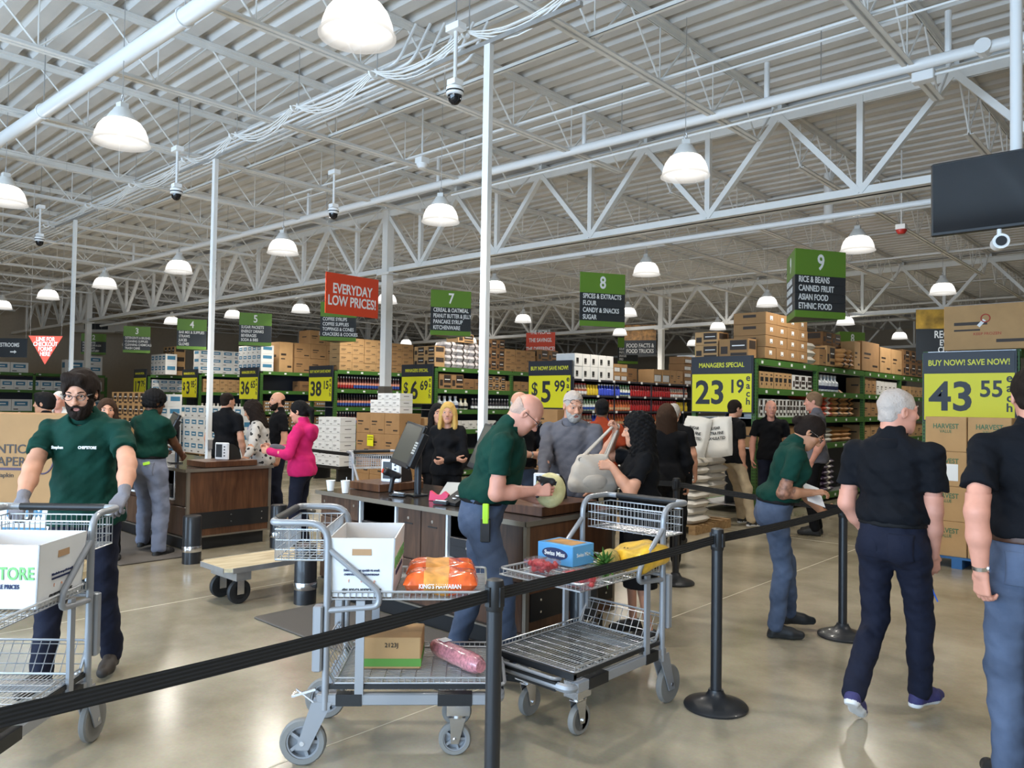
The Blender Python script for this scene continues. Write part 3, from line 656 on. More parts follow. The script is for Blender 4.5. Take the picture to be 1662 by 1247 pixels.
# flat hanging signs
def flat_sign(name, label, loc, rz, w, h, mats_, lines, sizes, ink=None, xs=.72, top=True):
    t = empty(name, loc, rz, label, 'sign'); ink = ink or M_white_ink
    MB().box(-w / 2, w / 2, -.006, .006, 0, h).build('board', mats_, t)
    for (s, zz), sz in zip(lines, sizes): text(s, sz, ink, t, (0, -.0075, zz), (R(90), 0, 0), xs=xs, bold=sz * .02)
    if top:
        for u in (-1, 1): MB().cyl((u * w * .46, 0, h), (u * w * .46, 0, ZD - loc[2]), .002, n=4).build('hanging_wire', M_galv, t)
    return t
p0 = onX(529, 441, -11.2); p1 = onX(613, 516, -11.2); pb = onX(529, 508, -11.2)
flat_sign('hanging_sign', 'red hanging sign reading everyday low prices', ((p0.x), (p0.y + p1.y) / 2, pb.z), R(90), p1.y - p0.y, p0.z - pb.z, M_red, [('EVERYDAY', (p0.z - pb.z) * .62), ('LOW PRICES!', (p0.z - pb.z) * .32)], [.24, .24])
pc = onY(877, 576, 16.2); pt = onY(877, 540, 16.2)
flat_sign('hanging_sign', 'red hanging sign about people and savings behind stacked cartons', (pc.x, 16.2, pc.z), R(20), .85, pt.z - pc.z, M_red, [('THE PEOPLE.', .62), ('THE SAVINGS.', .4), ('THE DIFFERENCE!', .16)], [.15, .15, .15])
# triangle checkout sign
pc = atD(73, 592, 11.0); wz = 11.0 / FPX
t = empty('hanging_sign', pc, R(44), 'red triangular hanging sign reading line for checkout forms here', 'sign')
MB().prism([(-.24, .41), (0, 0), (.24, .41)], -.005, .005, Matrix.Rotation(R(90), 4, 'X')).build('board', M_red, t)
for i, s in enumerate(('LINE FOR', 'CHECKOUT', 'FORMS', 'HERE')): text(s, .085, M_white_ink, t, (0, -.0065, .36 - .07 * i), (R(90), 0, 0), xs=.74, bold=.002)
for u in (-.22, .22): MB().cyl((u, 0, .41), (u, 0, ZD - pc.z), .002, n=4).build('hanging_wire', M_galv, t)
p0 = atD(43, 580, 17.0); s_ = flat_sign('hanging_sign', 'charcoal restrooms sign with a white arrow at the left edge', atD(12, 580, 17.0), R(44), .85, .42, M_aisled, [('RESTROOMS', .27)], [.125])
MB().prism([(-.06, -.015), (.03, -.015), (.03, -.04), (.08, 0), (.03, .04), (.03, .015), (-.06, .015)], -.001, .002, Matrix.Translation((.12, -.0075, .12)) @ Matrix.Rotation(R(90), 4, 'X')).build('arrow', M_white_ink, s_)
# food facts poster behind the far column, far green 6 signs, receiving poster on the right
pc = onY(1046, 577, 24.0); pt = onY(1046, 528, 24.0); H_ = pt.z - pc.z
t = flat_sign('hanging_poster', 'food facts poster with a picture of bread behind the far column', (pc.x, 23.7, pc.z), R(25), 1.15, H_, M_aisled, [('FOOD FACTS &', H_ * .3), ('FOOD TRUCKS', H_ * .12)], [.2, .2])
M_food = mat('bread_photo_print', srgb(190, 140, 80), .5, var=.6, vscale=7)
MB().box(-.57, .57, -.009, 0, H_ * .48, H_ * .99).build('photo_print', M_food, t)
tri_sign(onY(1003, 560, 24).x, 24, onY(1003, 548, 24).z, onY(1003, 590, 24).z, '6', 'SOUPS|PASTA|SAUCES|OILS', 'far green aisle sign with a white 6 left of the food poster', 'far aisle signs')
tri_sign(onY(1128, 560, 24).x, 24, onY(1128, 566, 24).z, onY(1128, 606, 24).z, '6', 'SOUPS|PASTA|SAUCES|OILS', 'far green aisle sign partly hidden by cartons above the 23.19 sign', 'far aisle signs')
tri_sign(onY(1363, 560, 21.3).x, 21.3, onY(1363, 538, 21.3).z, onY(1363, 595, 21.3).z, '8', 'FLOUR|SUGAR|SPICES|SNACKS', 'far green aisle sign behind brown sacks on the right rack', 'far aisle signs')
pc = onY(1540, 585, 14.5); pt = onY(1540, 502, 14.5); H_ = pt.z - pc.z
t = flat_sign('hanging_poster', 'charcoal receiving poster with a yellow photo behind the big carton', (pc.x, 14.5, pc.z), R(25), 1.0, H_, M_aisled, [('RECEIVE', H_ * .5), ('EVERY', H_ * .34), ('CHECK', H_ * .2)], [.17, .14, .14])
M_phot = mat('yellow_photo_print', srgb(180, 140, 50), .5, var=.7, vscale=4)
MB().box(-.5, .5, -.009, 0, H_ * .62, H_).build('photo_print', M_phot, t)
# ---------------------------------------------------------------- cartons
carton_c = {}
def carton_mesh(w, d, h, body, style):
    """w along local X (front face is -Y), d deep, h high"""
    k = (round(w, 3), round(d, 3), round(h, 3), body.name, style)
    if k in carton_c: return carton_c[k]
    m = MB(); m.cm = 0; m.bbox(-w / 2, w / 2, -d / 2, d / 2, 0, h, min(.006, h * .06))
    def front(u0, u1, z0, z1, mi, e=.0012): m.cm = mi; m.box(-w / 2 + w * u0, -w / 2 + w * u1, -d / 2 - e, -d / 2 + .002, h * z0, h * z1)
    def side(u0, u1, z0, z1, mi, e=.0012): m.cm = mi; m.box(w / 2 - .002, w / 2 + e, -d / 2 + d * u0, -d / 2 + d * u1, h * z0, h * z1); m.box(-w / 2 - e, -w / 2 + .002, -d / 2 + d * u0, -d / 2 + d * u1, h * z0, h * z1)
    mats_ = [body, M_ink, M_paper, M_blueprint, M_dkbrown]
    if style == 'label': front(.38, .62, .35, .72, 2); front(.42, .58, .38, .44, 1, .0016); side(.3, .7, .55, .8, 4)
    elif style == 'dark': front(.38, .95, .4, .92, 4); front(.45, .88, .6, .66, 2, .0016); front(.06, .3, .2, .6, 4, .001); side(.12, .9, .45, .9, 4); front(.4, .95, .1, .25, 4, .001)
    elif style == 'mark': front(.12, .5, .55, .62, 4); front(.12, .42, .42, .46, 4); front(.6, .9, .15, .22, 4); side(.3, .7, .5, .58, 4)
    elif style == 'blue': front(.15, .85, .45, .82, 3); front(.28, .72, .58, .68, 2, .0016); front(.1, .35, .12, .2, 4); side(.15, .85, .45, .82, 3)
    elif style == 'small': front(.2, .5, .3, .66, 1); front(.2, .5, .2, .28, 4)
    elif style == 'tall': front(.2, .85, .42, .68, 1); front(.4, .6, .2, .34, 4); front(.3, .7, .8, .86, 4)
    elif style == 'window': front(.06, .94, .1, .62, 4); [front(.1 + .16 * i, .2 + .16 * i, .12, .58, 2, .0016) for i in range(5)]
    m.cm = 0; m.box(-w / 2 + .01, w / 2 - .01, -.022, .022, h - .001, h + .0008)
    carton_c[k] = m.mesh('carton', mats_); return carton_c[k]
def carton(x, y, z, w, d, h, body, style, label, group, rz=0.0):
    nm, ct = ('display_tray', 'tray') if style == 'window' else (('white_box', 'box') if body is M_whitebox else ('carton', 'carton'))
    o = put(nm, carton_mesh(w, d, h, body, style), None, (x, y, z), (0, 0, rz)); return tag(o, label, ct, group)
def Yof(px, xf): return onX(px, 640, xf).y
def Zof(px, py, xf): return onX(px, py, xf).z
def row(xf, y0, y1, z, w, h, d, body, style, layers, label, group, rows=1, skip=None):
    """cartons whose fronts face +X along a rack face"""
    n_ = max(1, int(round((y1 - y0) / w))); w2 = (y1 - y0) / n_
    for L_ in range(layers):
        for i in range(n_):
            if skip and skip(i, L_, n_): continue
            carton(xf - d / 2 - random.uniform(0, .015), y0 + w2 * (i + .5), z + L_ * h, w2 - .008, d, h - .003, body, style, label, group, R(90) + random.uniform(-.01, .01))
def erow(k, z, n_, w, h, d, body, style, layers, label, group, x0=None, y=RY + .02):
    """cartons facing -Y on a rack end"""
    x0 = RX[k] - n_ * w / 2 if x0 is None else x0
    for L_ in range(layers):
        for i in range(n_): carton(x0 + w * (i + .5), y + d / 2, z + L_ * h, w - .008, d, h - .003, body, style, label, group, random.uniform(-.015, .015))
F = [x + RW - .03 for x in RX]; F.append(-32.2 + RW - .03)
# rack 1 (right of the 23.19 sign)
erow(1, 2.47, 1, .42, .215, .36, M_card2, 'dark', 2, 'tan carton with black label stacked on the left of the 23.19 rack end', 'black label cartons on rack end', RX[1] - .52)
erow(1, 2.47, 1, .5, .3, .3, M_card, 'dark', 1, 'grey carton with a dark label standing alone above the 23.19 sign', 'single cartons', RX[1] - .09)
row(F[1] + .02, 11.66, 13.35, 2.47, .48, .185, .55, M_card, 'label', 4, 'brown carton with white label in the tall stack atop the right rack', 'white label cartons on the right rack', skip=lambda i, l, n: False)
row(F[1], 13.95, 14.3, 2.47, .35, .3, .3, M_card, 'mark', 1, 'plain brown carton beside the white sacks atop the right rack', 'loose cartons atop right rack'); row(F[1], 14.32, 14.75, 2.47, .43, .38, .3, M_card2, 'dark', 1, 'tan carton with dark label beside brown bags atop the right rack', 'loose cartons atop right rack')
row(F[1] - .25, 14.8, 15.75, 2.47, .45, .23, .4, M_card3, 'dark', 3, 'dark labelled carton behind brown bags atop the right rack', 'dark cartons atop right rack'); row(F[1], 15.75, 16.1, 2.47, .35, .56, .35, M_card2, 'mark', 1, 'tall pale carton atop the right rack', 'tall cartons atop right rack')
row(F[1], 16.2, 17.3, 2.47, 1.1, .6, .6, M_card, 'mark', 1, 'very large brown carton atop the right rack, left one', 'large cartons atop right rack'); row(F[1], 17.35, 18.9, 2.47, .8, .55, .6, M_card2, 'mark', 1, 'large plain carton atop the far end of the right rack', 'large cartons atop right rack'); row(F[1], 19.0, 20.9, 2.47, .45, .3, .5, M_card3, 'dark', 2, 'dark label carton at the far end of the right rack top', 'far end cartons atop right rack')
row(F[1], 11.5, 12.75, 1.99, .178, .27, .3, M_card2, 'tall', 1, 'tall tan carton with black label on the right rack second shelf', 'tan cartons on second shelf'); row(F[1], 12.78, 13.62, 1.99, .28, .26, .3, M_whitebox, 'dark', 1, 'white carton with black label on the right rack second shelf', 'white cartons on second shelf')
row(F[1], 16.3, 17.1, 1.99, .27, .34, .35, M_card, 'mark', 1, 'brown carton on the third bay of the right rack', 'third bay cartons'); row(F[1], 17.1, 18.5, 1.99, .28, .3, .35, M_whitebox, 'mark', 1, 'white carton on the third bay of the right rack', 'third bay cartons'); row(F[1], 18.8, 20.6, 1.99, .4, .24, .4, M_card2, 'mark', 1, 'carton on the far bay of the right rack', 'far bay cartons'); row(F[1], 16.3, 18.6, 1.53, .45, .3, .4, M_card, 'mark', 1, 'brown carton on the middle shelf of the third bay', 'third bay middle cartons')
row(F[1], 11.5, 13.5, 1.53, .14, .3, .25, M_whitebox, 'dark', 1, 'slim silver carton on the shelf behind the bald man in black', 'slim cartons behind the men'); row(F[1], 11.5, 13.5, 1.06, .33, .32, .35, M_card, 'mark', 1, 'brown carton on the low shelf behind the men in black', 'low shelf cartons'); row(F[1], 16.3, 20.6, 1.06, .5, .3, .4, M_card2, 'mark', 1, 'carton on a low far shelf of the right rack', 'low far cartons')
# rack 0 end (43.55): big carton on top, displays below
erow(0, 2.475, 1, 1.0, .58, .7, M_card2, 'mark', 1, 'very big tan carton with a red stamp above the 43.55 sign', 'single cartons', RX[0] - .3); erow(0, 2.475, 1, .35, .5, .5, M_card3, 'dark', 1, 'dark label carton right of the big tan carton above the 43.55 sign', 'single cartons', RX[0] + .75)
# gondola 2 top and bottles
row(F[2], 11.35, 12.6, 2.17, .25, .24, .45, M_whitebox, 'small', 2, 'white carton with a small dark window atop the dark gondola', 'white cartons atop gondola'); row(F[2], 12.62, 13.1, 2.17, .24, .17, .4, M_card, 'window', 2, 'display carton of bottles atop the dark gondola, beside the white cartons', 'display cartons atop gondola'); row(F[2] - .3, 13.15, 13.9, 2.17, .37, .3, .4, M_card3, 'mark', 1, 'brown carton left of the far column atop the gondola', 'brown cartons atop gondola')
row(F[2], 14.1, 14.75, 2.17, .33, .3, .4, M_card, 'window', 1, 'open display carton right of the far column', 'display cartons right of column'); row(F[2], 14.75, 15.3, 2.17, .27, .3, .4, M_card, 'mark', 1, 'brown carton at the gondola top far end', 'far brown cartons atop gondola'); row(F[2], 15.35, 15.7, 2.17, .35, .16, .4, M_card3, 'window', 4, 'red fronted display carton in a stack on the gondola', 'red display cartons'); row(F[2], 15.7, 16.0, 2.17, .3, .23, .4, M_whitebox, 'small', 3, 'white carton stacked at the far end of the gondola', 'far white cartons')
# rack 3 (6.69)
erow(3, 2.475, 2, .35, .23, .3, M_card2, 'dark', 2, 'tan carton with dark label in the pair of stacks above the 6.69 sign', 'cartons above the 6.69 sign', RX[3] - .2)
row(F[3], 12.0, 12.5, 3.06, .5, .2, .4, M_card2, 'dark', 1, 'tan carton on top of the shrink wrapped packs', 'single cartons'); row(F[3], 13.0, 13.55, 2.47, .27, .245, .4, M_card3, 'dark', 3, 'dark label carton right of the tall pole on the 6.69 rack', 'dark label cartons by the pole'); row(F[3], 13.57, 14.7, 2.47, .4, .18, .4, M_card, 'mark', 3, 'plain brown carton stacked right of the tall pole', 'plain cartons by the pole'); row(F[3], 14.8, 15.6, 2.47, .37, .3, .4, M_card3, 'dark', 2, 'banded brown carton above the 5.99 sign edge', 'banded cartons')
row(F[3], 11.45, 12.2, 1.99, .37, .34, .35, M_card, 'dark', 1, 'brown carton with a black panel on the 6.69 rack', 'black panel cartons'); row(F[3], 12.2, 12.9, 1.99, .3, .25, .3, M_card3, 'mark', 1, 'brown carton left of the tall pole', 'pole left cartons'); row(F[3], 12.95, 13.6, 1.99, .24, .17, .3, M_card2, 'dark', 2, 'small dark label carton right of the tall pole', 'small cartons right of pole'); row(F[3], 13.62, 14.7, 1.99, .3, .24, .3, M_card, 'mark', 1, 'brown carton behind the bald head on the 6.69 rack', 'cartons behind bald head')
row(F[3], 11.45, 13.3, 1.08, .22, .2, .3, M_whitebox, 'mark', 1, 'white and red packet carton on the low shelf behind the blonde woman', 'packets behind the blonde woman'); row(F[3], 11.45, 12.2, .62, .35, .3, .3, M_card, 'mark', 1, 'carton on the lower shelf of the 6.69 rack', 'lower cartons 6.69'); row(F[3], 11.45, 12.2, .15, .35, .3, .3, M_card, 'mark', 1, 'carton on the bottom shelf of the 6.69 rack', 'bottom cartons 6.69')
# rack 4 top
row(F[4], 11.45, 13.0, 2.47, .39, .21, .45, M_card2, 'mark', 4, 'tan carton in the block left of the stainless column', 'tan cartons by the column'); row(F[4], 13.1, 13.9, 2.47, .4, .2, .45, M_card, 'mark', 4, 'brown carton in the block right of the stainless column', 'brown cartons by the column')
# rack 5
row(F[5], 11.9, 12.35, 2.5, .45, .88, .6, M_card2, 'mark', 1, 'tall tan carton catching light above the 36.65 rack', 'single cartons'); row(F[5], 12.4, 14.6, 2.5, .55, .44, .6, M_card, 'mark', 2, 'large brown carton stacked behind the red prices sign', 'large cartons on the 36.65 rack'); row(F[5], 12.9, 14.0, 3.38, .55, .42, .6, M_card, 'mark', 1, 'brown carton at the very top of the 36.65 rack stack', 'topmost cartons')
erow(5, 2.5, 5, .26, .25, .4, M_whitebox, 'blue', 3, 'white carton with blue label stacked above the 36.65 sign', 'white and blue cartons above 36.65', RX[5] - .78)
row(F[5], 12.6, 13.9, 1.95, .6, .3, .4, M_card3, 'mark', 1, 'dark brown carton on the 36.65 rack second shelf', 'second shelf cartons'); row(F[5], 11.45, 14.0, 1.35, .42, .1, .35, M_card, 'window', 3, 'tray of canned goods behind the bald bearded man', 'trays of cans'); row(F[5], 11.45, 14.0, .9, .42, .1, .35, M_card, 'window', 3, 'lower tray of canned goods behind the bald bearded man', 'lower trays of cans')
# rack 6
row(F[6], 11.45, 13.4, 1.9, .3, .21, .35, M_card2, 'mark', 2, 'printed tan carton on the 3.95 rack', 'printed tan cartons'); row(F[6], 11.3, 13.6, 2.5, .36, .25, .4, M_whitebox, 'blue', 3, 'white carton with blue label atop the 3.95 rack', 'white and blue cartons atop 3.95 rack', skip=lambda i, l, n: l == 2 and i > 3)
# rack 7
erow(7, 2.505, 4, .3, .36, .4, M_whitebox, 'blue', 2, 'white carton with bright blue label left of the aisle 4 sign', 'bright white cartons on 17.79 rack', RX[7] + .15, RY + .25); erow(7, 2.505, 3, .3, .34, .4, M_card2, 'dark', 3, 'tan carton with black top above the white cartons', 'black top cartons', RX[7] + .1, RY + .7)
row(F[7], 11.45, 12.6, 1.9, .3, .22, .35, M_whitebox, 'blue', 2, 'white carton with blue label on the 17.79 rack shelf', 'white cartons on the 17.79 shelf')
# rack 8 far left
row(F[8], 7.0, 8.7, 2.52, .5, .36, .4, M_whitebox, 'blue', 1, 'white carton with blue label under the restrooms sign', 'white cartons far left top'); row(F[8], 9.9, 10.6, 2.52, .7, .55, .4, M_whitebox, 'blue', 1, 'large white and blue carton behind the red triangle sign', 'single cartons'); row(F[8], 10.7, 11.2, 2.52, .5, .36, .4, M_whitebox, 'blue', 2, 'white and blue carton stacked beside the leftmost pole', 'stack by leftmost pole')
row(F[8], 7.0, 11.2, 1.9, .42, .36, .4, M_whitebox, 'blue', 1, 'white carton with blue label on the far left second shelf', 'white cartons far left second shelf'); row(F[8], 7.0, 11.2, 1.14, .6, .42, .4, M_whitebox, 'blue', 1, 'white carton with blue label on the far left third shelf', 'white cartons far left third shelf')
# stacks on the floor
def floor_stack(px0, px1, y, z0, layers, w, h, d, body, style, label, group, skip=None):
    xa = onY(px0, 700, y).x; xb = onY(px1, 700, y).x; n_ = max(1, int(round((xb - xa) / w))); w2 = (xb - xa) / n_
    for L_ in range(layers):
        for i in range(n_):
            if skip and skip(i, L_): continue
            carton(xa + w2 * (i + .5), y + d / 2, z0 + L_ * h, w2 - .006, d, h - .003, body, style, label, group, random.uniform(-.02, .02))
def pallet(x, y, w, d, m, label, col='wood'):
    t = empty('pallet', (x, y, 0), 0, label, 'pallet')
    for i in range(3): MB().box(-w / 2 + i * (w - .1) / 2, -w / 2 + i * (w - .1) / 2 + .1, -d / 2, d / 2, 0, .1).build('stringer', m, t)
    for i in range(6): MB().box(-w / 2, w / 2, -d / 2 + i * (d - .1) / 5, -d / 2 + i * (d - .1) / 5 + .1, .1, .12).build('deck_board', m, t)
    return t
M_palw = wood('pallet_wood', srgb(170, 136, 92), srgb(140, 108, 70), 3, (2, 8, 8), .8); M_palb = mat('blue_pallet_paint', srgb(44, 96, 150), .6, var=.15)
pallet(onY(330, 740, 10.3).x, 10.6, 2.2, .8, M_palw, 'wooden pallet under the white and blue carton stack')
floor_stack(278, 392, 10.2, .12, 4, .42, .34, .5, M_whitebox, 'blue', 'white carton with blue label in the floor stack behind the left register', 'white and blue floor stack', lambda i, l: l == 3 and i in (1,))
floor_stack(180, 232, 9.2, .0, 5, .38, .37, .5, M_card2, 'dark', 'tan carton with black top in the floor stack right of the bearded man', 'black top floor stack')
floor_stack(236, 272, 9.72, .0, 5, .5, .36, .4, M_whitebox, 'blue', 'white carton with blue label stacked behind the cashier with back turned', 'white stack behind cashier')
xw0 = onY(505, 700, 9.4).x; xw1 = onY(552, 700, 9.4).x
t = empty('display_stand', ((xw0 + xw1) / 2, 9.62, 0), 0, 'black display stand under the plain white cartons', 'stand'); MB().box((xw0 - xw1) / 2, (xw1 - xw0) / 2, -.22, .22, .26, .32).build('deck', M_black, t)
for q in (-1, 1): MB().box(q * (xw1 - xw0) * .4 - .03, q * (xw1 - xw0) * .4 + .03, -.2, .2, 0, .26).build('leg', M_black, t)
floor_stack(505, 552, 9.4, .32, 6, .3, .17, .4, M_whitebox, 'mark', 'plain white carton in the stack right of the pink hoodie', 'white stack by pink hoodie', lambda i, l: l == 5 and i == 0)
floor_stack(578, 648, 8.6, .0, 4, .42, .37, .5, M_card, 'mark', 'brown carton stacked left of the stainless column base', 'brown stack by column'); floor_stack(600, 648, 8.7, 1.48, 3, .22, .12, .3, M_whitebox, 'mark', 'small white carton piled on the brown stack by the column', 'small white pile', lambda i, l: l == 2 and i < 1)
floor_stack(652, 690, 9.2, .0, 4, .42, .35, .5, M_card2, 'mark', 'brown carton stacked right of the stainless column', 'brown stack right of column')
floor_stack(862, 905, 10.2, .0, 4, .5, .4, .5, M_card, 'mark', 'brown carton stacked below the 5.99 sign', 'stack below 5.99')
pallet(onY(1562, 900, 9.55).x, 9.75, 1.15, .9, M_palb, 'blue pallet under the green printed cartons')
M_hgreen = mat('green_print', srgb(62, 110, 78), .6)
hx0 = onY(1502, 850, 9.35).x
def harvest(ix, iz, lb):
    o = carton(hx0 + .2 + .41 * ix, 9.55, .12 + .375 * iz, .4, .42, .372, M_card2, 'plain', lb, 'green printed cartons on the blue pallet')
    text('HARVEST', .075, M_hgreen, o, (0, -.2115, .27), (R(90), 0, 0), name='print', xs=.8, bold=.001); text('VALUE', .05, M_paper if False else M_hgreen, o, (0, -.2115, .215), (R(90), 0, 0), name='print', xs=.8)
    if (ix, iz) == (0, 2): MB().box(-.12, .12, -.2135, -.21, .06, .24).build('paper_label', M_paper, o)
for iz in range(4):
    for ix in range(2): harvest(ix, iz, 'tan carton with green print, %s column, %s layer of the blue pallet stack' % (('left', 'right')[ix], ('bottom', 'second', 'third', 'top')[iz]))
# ---------------------------------------------------------------- sacks
sack_c = {}
def sack_mesh(w, d, h, mats_, band=None, seed=0):
    k = (w, d, h, tuple(m.name for m in mats_), band, seed)
    if k in sack_c: return sack_c[k]
    nu, nv = 18, 10; r_ = random.Random(seed); m = MB(); ph = [r_.uniform(0, 6) for _ in range(6)]
    def pt(u, v, s):
        a = abs(2 * u - 1); b = abs(2 * v - 1); e = max(0, (1 - a ** 6)) ** .42 * max(0, (1 - b ** 6)) ** .42
        z = h * .5 + s * h * .5 * e + .012 * math.sin(9 * u + ph[0]) * math.sin(7 * v + ph[1]) * e
        return ((u - .5) * w * (1 - .03 * b), (v - .5) * d * (1 - .05 * a), z)
    for s in (1, -1):
        vs_ = [pt(i / nu, j / nv, s) for i in range(nu + 1) for j in range(nv + 1)]; base = len(m.v); m.v.extend(vs_)
        for i in range(nu):
            for j in range(nv):
                q = (base + i * (nv + 1) + j, base + (i + 1) * (nv + 1) + j, base + (i + 1) * (nv + 1) + j + 1, base + i * (nv + 1) + j + 1)
                m.f.append(q if s > 0 else q[::-1]); u = (i + .5) / nu
                m.m.append(1 if (band and band[0] < u < band[1]) else (2 if (len(mats_) > 2 and band and (abs(u - band[0]) < .06)) else 0))
    sack_c[k] = m.mesh('sack', mats_, 70); return sack_c[k]
M_sred = mat('orange_red_sack', srgb(196, 78, 44), .6, bump=.3, bscale=25); M_swhite = mat('white_woven_sack', srgb(214, 208, 198), .6, bump=.4, bscale=22); M_stan = mat('tan_paper_sack', srgb(192, 142, 88), .6, bump=.3, bscale=22); M_spurple = mat('purple_sack', srgb(62, 44, 72), .5, bump=.3, bscale=25)
def sack(x, y, z, w, d, h, mats_, band, label, group, rz, seed=0):
    return tag(put('sack', sack_mesh(w, d, h, mats_, band, seed), None, (x, y, z), (0, 0, rz)), label, 'sack', group)
for l in range(5):
    for i in range(2):
        if l == 4 and i == 1: continue
        sack(F[1] - .28, 13.98 + .52 * i, 1.535 + .1 * l, .52, .5, .106, [M_sred, M_swhite], (.35, .68), 'red and white sack in the pile on the right rack', 'red and white sacks', R(90) + .02 * l, l)
        sack(F[1] - .28, 15.06 + .54 * i, 1.535 + .1 * l, .54, .5, .106, [M_stan, M_dkbrown], (.4, .6), 'tan sack with dark print in the pile on the right rack', 'tan sacks', R(90), l)
for l in range(3):
    for i in range(4): sack(F[1] - .26, 14.0 + .5 * i, 1.065 + .085 * l, .5, .45, .088, [M_swhite if i < 2 else M_stan], None, 'pale small sack on the shelf below the red sacks', 'pale small sacks', R(90), l)
for l in range(6):
    for i in range(2): sack(F[1] - .26, 13.95 + .56 * i, .155 + .1 * l, .54, .5, .104, [M_spurple, M_swhite], (.4, .6), 'dark purple sack in the low pile on the right rack', 'purple sacks', R(90), l)
for l in range(3): sack(F[1] - .25, 13.62, 2.475 + .125 * l, .52, .45, .13, [M_swhite], None, 'white sack in the small pile atop the right rack', 'white sacks atop the rack', R(88), l)
for l in range(4):
    for i in range(2): sack(F[1] - .05 - .3 + .28, 15.0 + .3 * i, 2.475 + .085 * l, .29, .35, .09, [M_stan, M_dkbrown], (.3, .5), 'brown glossy bag in the heap atop the right rack', 'brown bags atop the rack', R(80 + 9 * l), l)
# pallet of white flour sacks
fx = onZ(1138, 862).x - .5; fy = 9.6
pallet(fx, fy, 1.26, 1.0, M_palw, 'wooden pallet under the white flour sacks')
for l in range(8):
    for i in range(2):
        for j in range(2):
            if j == 1 and l < 4: continue
            o = sack(fx - .3 + .6 * i + random.uniform(-.02, .02), fy - .26 + .5 * j, .122 + .108 * l, .595, .5, .114, [M_swhite, M_ink], None, 'white flour sack lying in the pallet stack', 'white flour sacks lying flat', random.uniform(-.05, .05), (l + i) % 4)
            if j == 0: text(('ENRICHED', 'HIGH GLUTEN', 'BAKERY FLOUR')[l % 3], .045, M_ink, o, (0, -.242, .062), (R(96), 0, 0), name='print', xs=.8)
for i, (pxx, pyy, rr) in enumerate(((1133, 728, .10), (1163, 732, -.14))):
    pb = onY(pxx, pyy, 9.45)
    o = tag(put('sack', sack_mesh(.40, .56, .16, [M_swhite], None, 5 + i), None, (pb.x, 9.45 + .12 * i, 1.262), (R(76), rr, .05 * i)), ('upright white flour sack on the left of the pile', 'upright white flour sack leaning on the right of the pile')[i], 'sack', 'upright flour sacks')
    for q, s in enumerate(('SUGAR', 'EXTRA FINE', 'GRANULATED')): text(s, .055, M_ink, o, (0, .1 - .07 * q, .17 + .001 * q), (0, 0, 0), name='print', xs=.8, bold=.001)
# ---------------------------------------------------------------- bottles
def bottle_mesh(r_, h, neck, glass, lab, cap, lab2=None, n_=8):
    m = MB(); m.cm = 0; m.lathe([(r_ * .9, 0), (r_, .01), (r_, h * .12)], n_); m.cm = 1; m.lathe([(r_ * 1.02, h * .12), (r_ * 1.02, h * .34)], n_); m.cm = 2; m.lathe([(r_ * 1.02, h * .34), (r_ * 1.02, h * .52)], n_)
    m.cm = 0; m.lathe([(r_, h * .52), (r_ * .9, h * .58), (neck, h * .68), (neck, h * .9)], n_); m.cm = 3; m.lathe([(neck * 1.15, h * .88), (neck * 1.15, h), (0, h)], n_)
    return m.mesh('bottle', [glass, lab, lab2 or lab, cap], 50)
C_ = lambda n_, *c: mat(n_, srgb(*c), .35)
M_syrup = C_('dark_red_syrup', 70, 18, 16); M_syr2 = C_('brown_syrup', 48, 26, 18); M_lblue = C_('blue_label', 38, 74, 150); M_lpeach = C_('peach_label', 226, 150, 120); M_capw = C_('pale_cap', 214, 206, 198); M_lred = C_('red_label', 170, 34, 34); M_capb = C_('black_cap', 20, 20, 22)
BM = {'syrupA': bottle_mesh(.037, .32, .014, M_syrup, M_lblue, M_capw, M_lpeach), 'syrupB': bottle_mesh(.037, .32, .014, M_syrup, M_lred, M_capw, M_lpeach), 'syrupC': bottle_mesh(.037, .32, .014, M_syr2, M_lblue, M_capb, M_lpeach),
      'blue': bottle_mesh(.045, .22, .02, C_('blue_bottle', 60, 80, 190), C_('blue_bright', 70, 90, 210), M_capw), 'green': bottle_mesh(.042, .22, .02, C_('pale_green_bottle', 180, 190, 160), M_lblue, C_('green_cap', 60, 120, 50), M_paper), 'red': bottle_mesh(.042, .22, .024, C_('red_spice', 150, 30, 34), C_('red_spice2', 176, 40, 40), M_lred), 'orange': bottle_mesh(.042, .22, .024, C_('orange_spice', 196, 96, 50), C_('tan_label', 206, 170, 130), M_lred, C_('orange_label', 210, 110, 60)), 'pale': bottle_mesh(.042, .22, .026, C_('pale_spice', 190, 170, 150), M_paper, C_('red_cap', 180, 50, 40), C_('rust_label', 180, 90, 60)), 'yellow': bottle_mesh(.045, .2, .03, C_('yellow_tub', 226, 190, 40), C_('yellow_label', 230, 200, 60), C_('yellow_cap', 226, 180, 30)),
      'jug': bottle_mesh(.075, .3, .03, C_('clear_jug', 200, 206, 210), C_('navy_jug', 40, 46, 80), M_capw, C_('clear_jug2', 200, 206, 214)), 'white': bottle_mesh(.06, .25, .025, C_('cream_jug', 226, 220, 200), M_capb, C_('gold_cap', 196, 170, 90), C_('cream_jug2', 226, 220, 200)), 'dark': bottle_mesh(.045, .26, .018, C_('dark_jar', 34, 30, 34), M_paper, M_capw, C_('dark_jar2', 40, 34, 40)), 'wy': bottle_mesh(.06, .24, .03, C_('white_bottle', 222, 220, 210), C_('yellow_wrap', 220, 180, 60), M_capw)}
def bottles(xf, y0, y1, z, kinds, pitch, label, group, name='bottle', depth=.06):
    n_ = int((y1 - y0) / pitch)
    for i in range(n_):
        kd = kinds[int(i / n_ * len(kinds))]; tag(put(name, BM[kd], None, (xf - depth, y0 + pitch * (i + .5), z)), label, 'bottle', group)
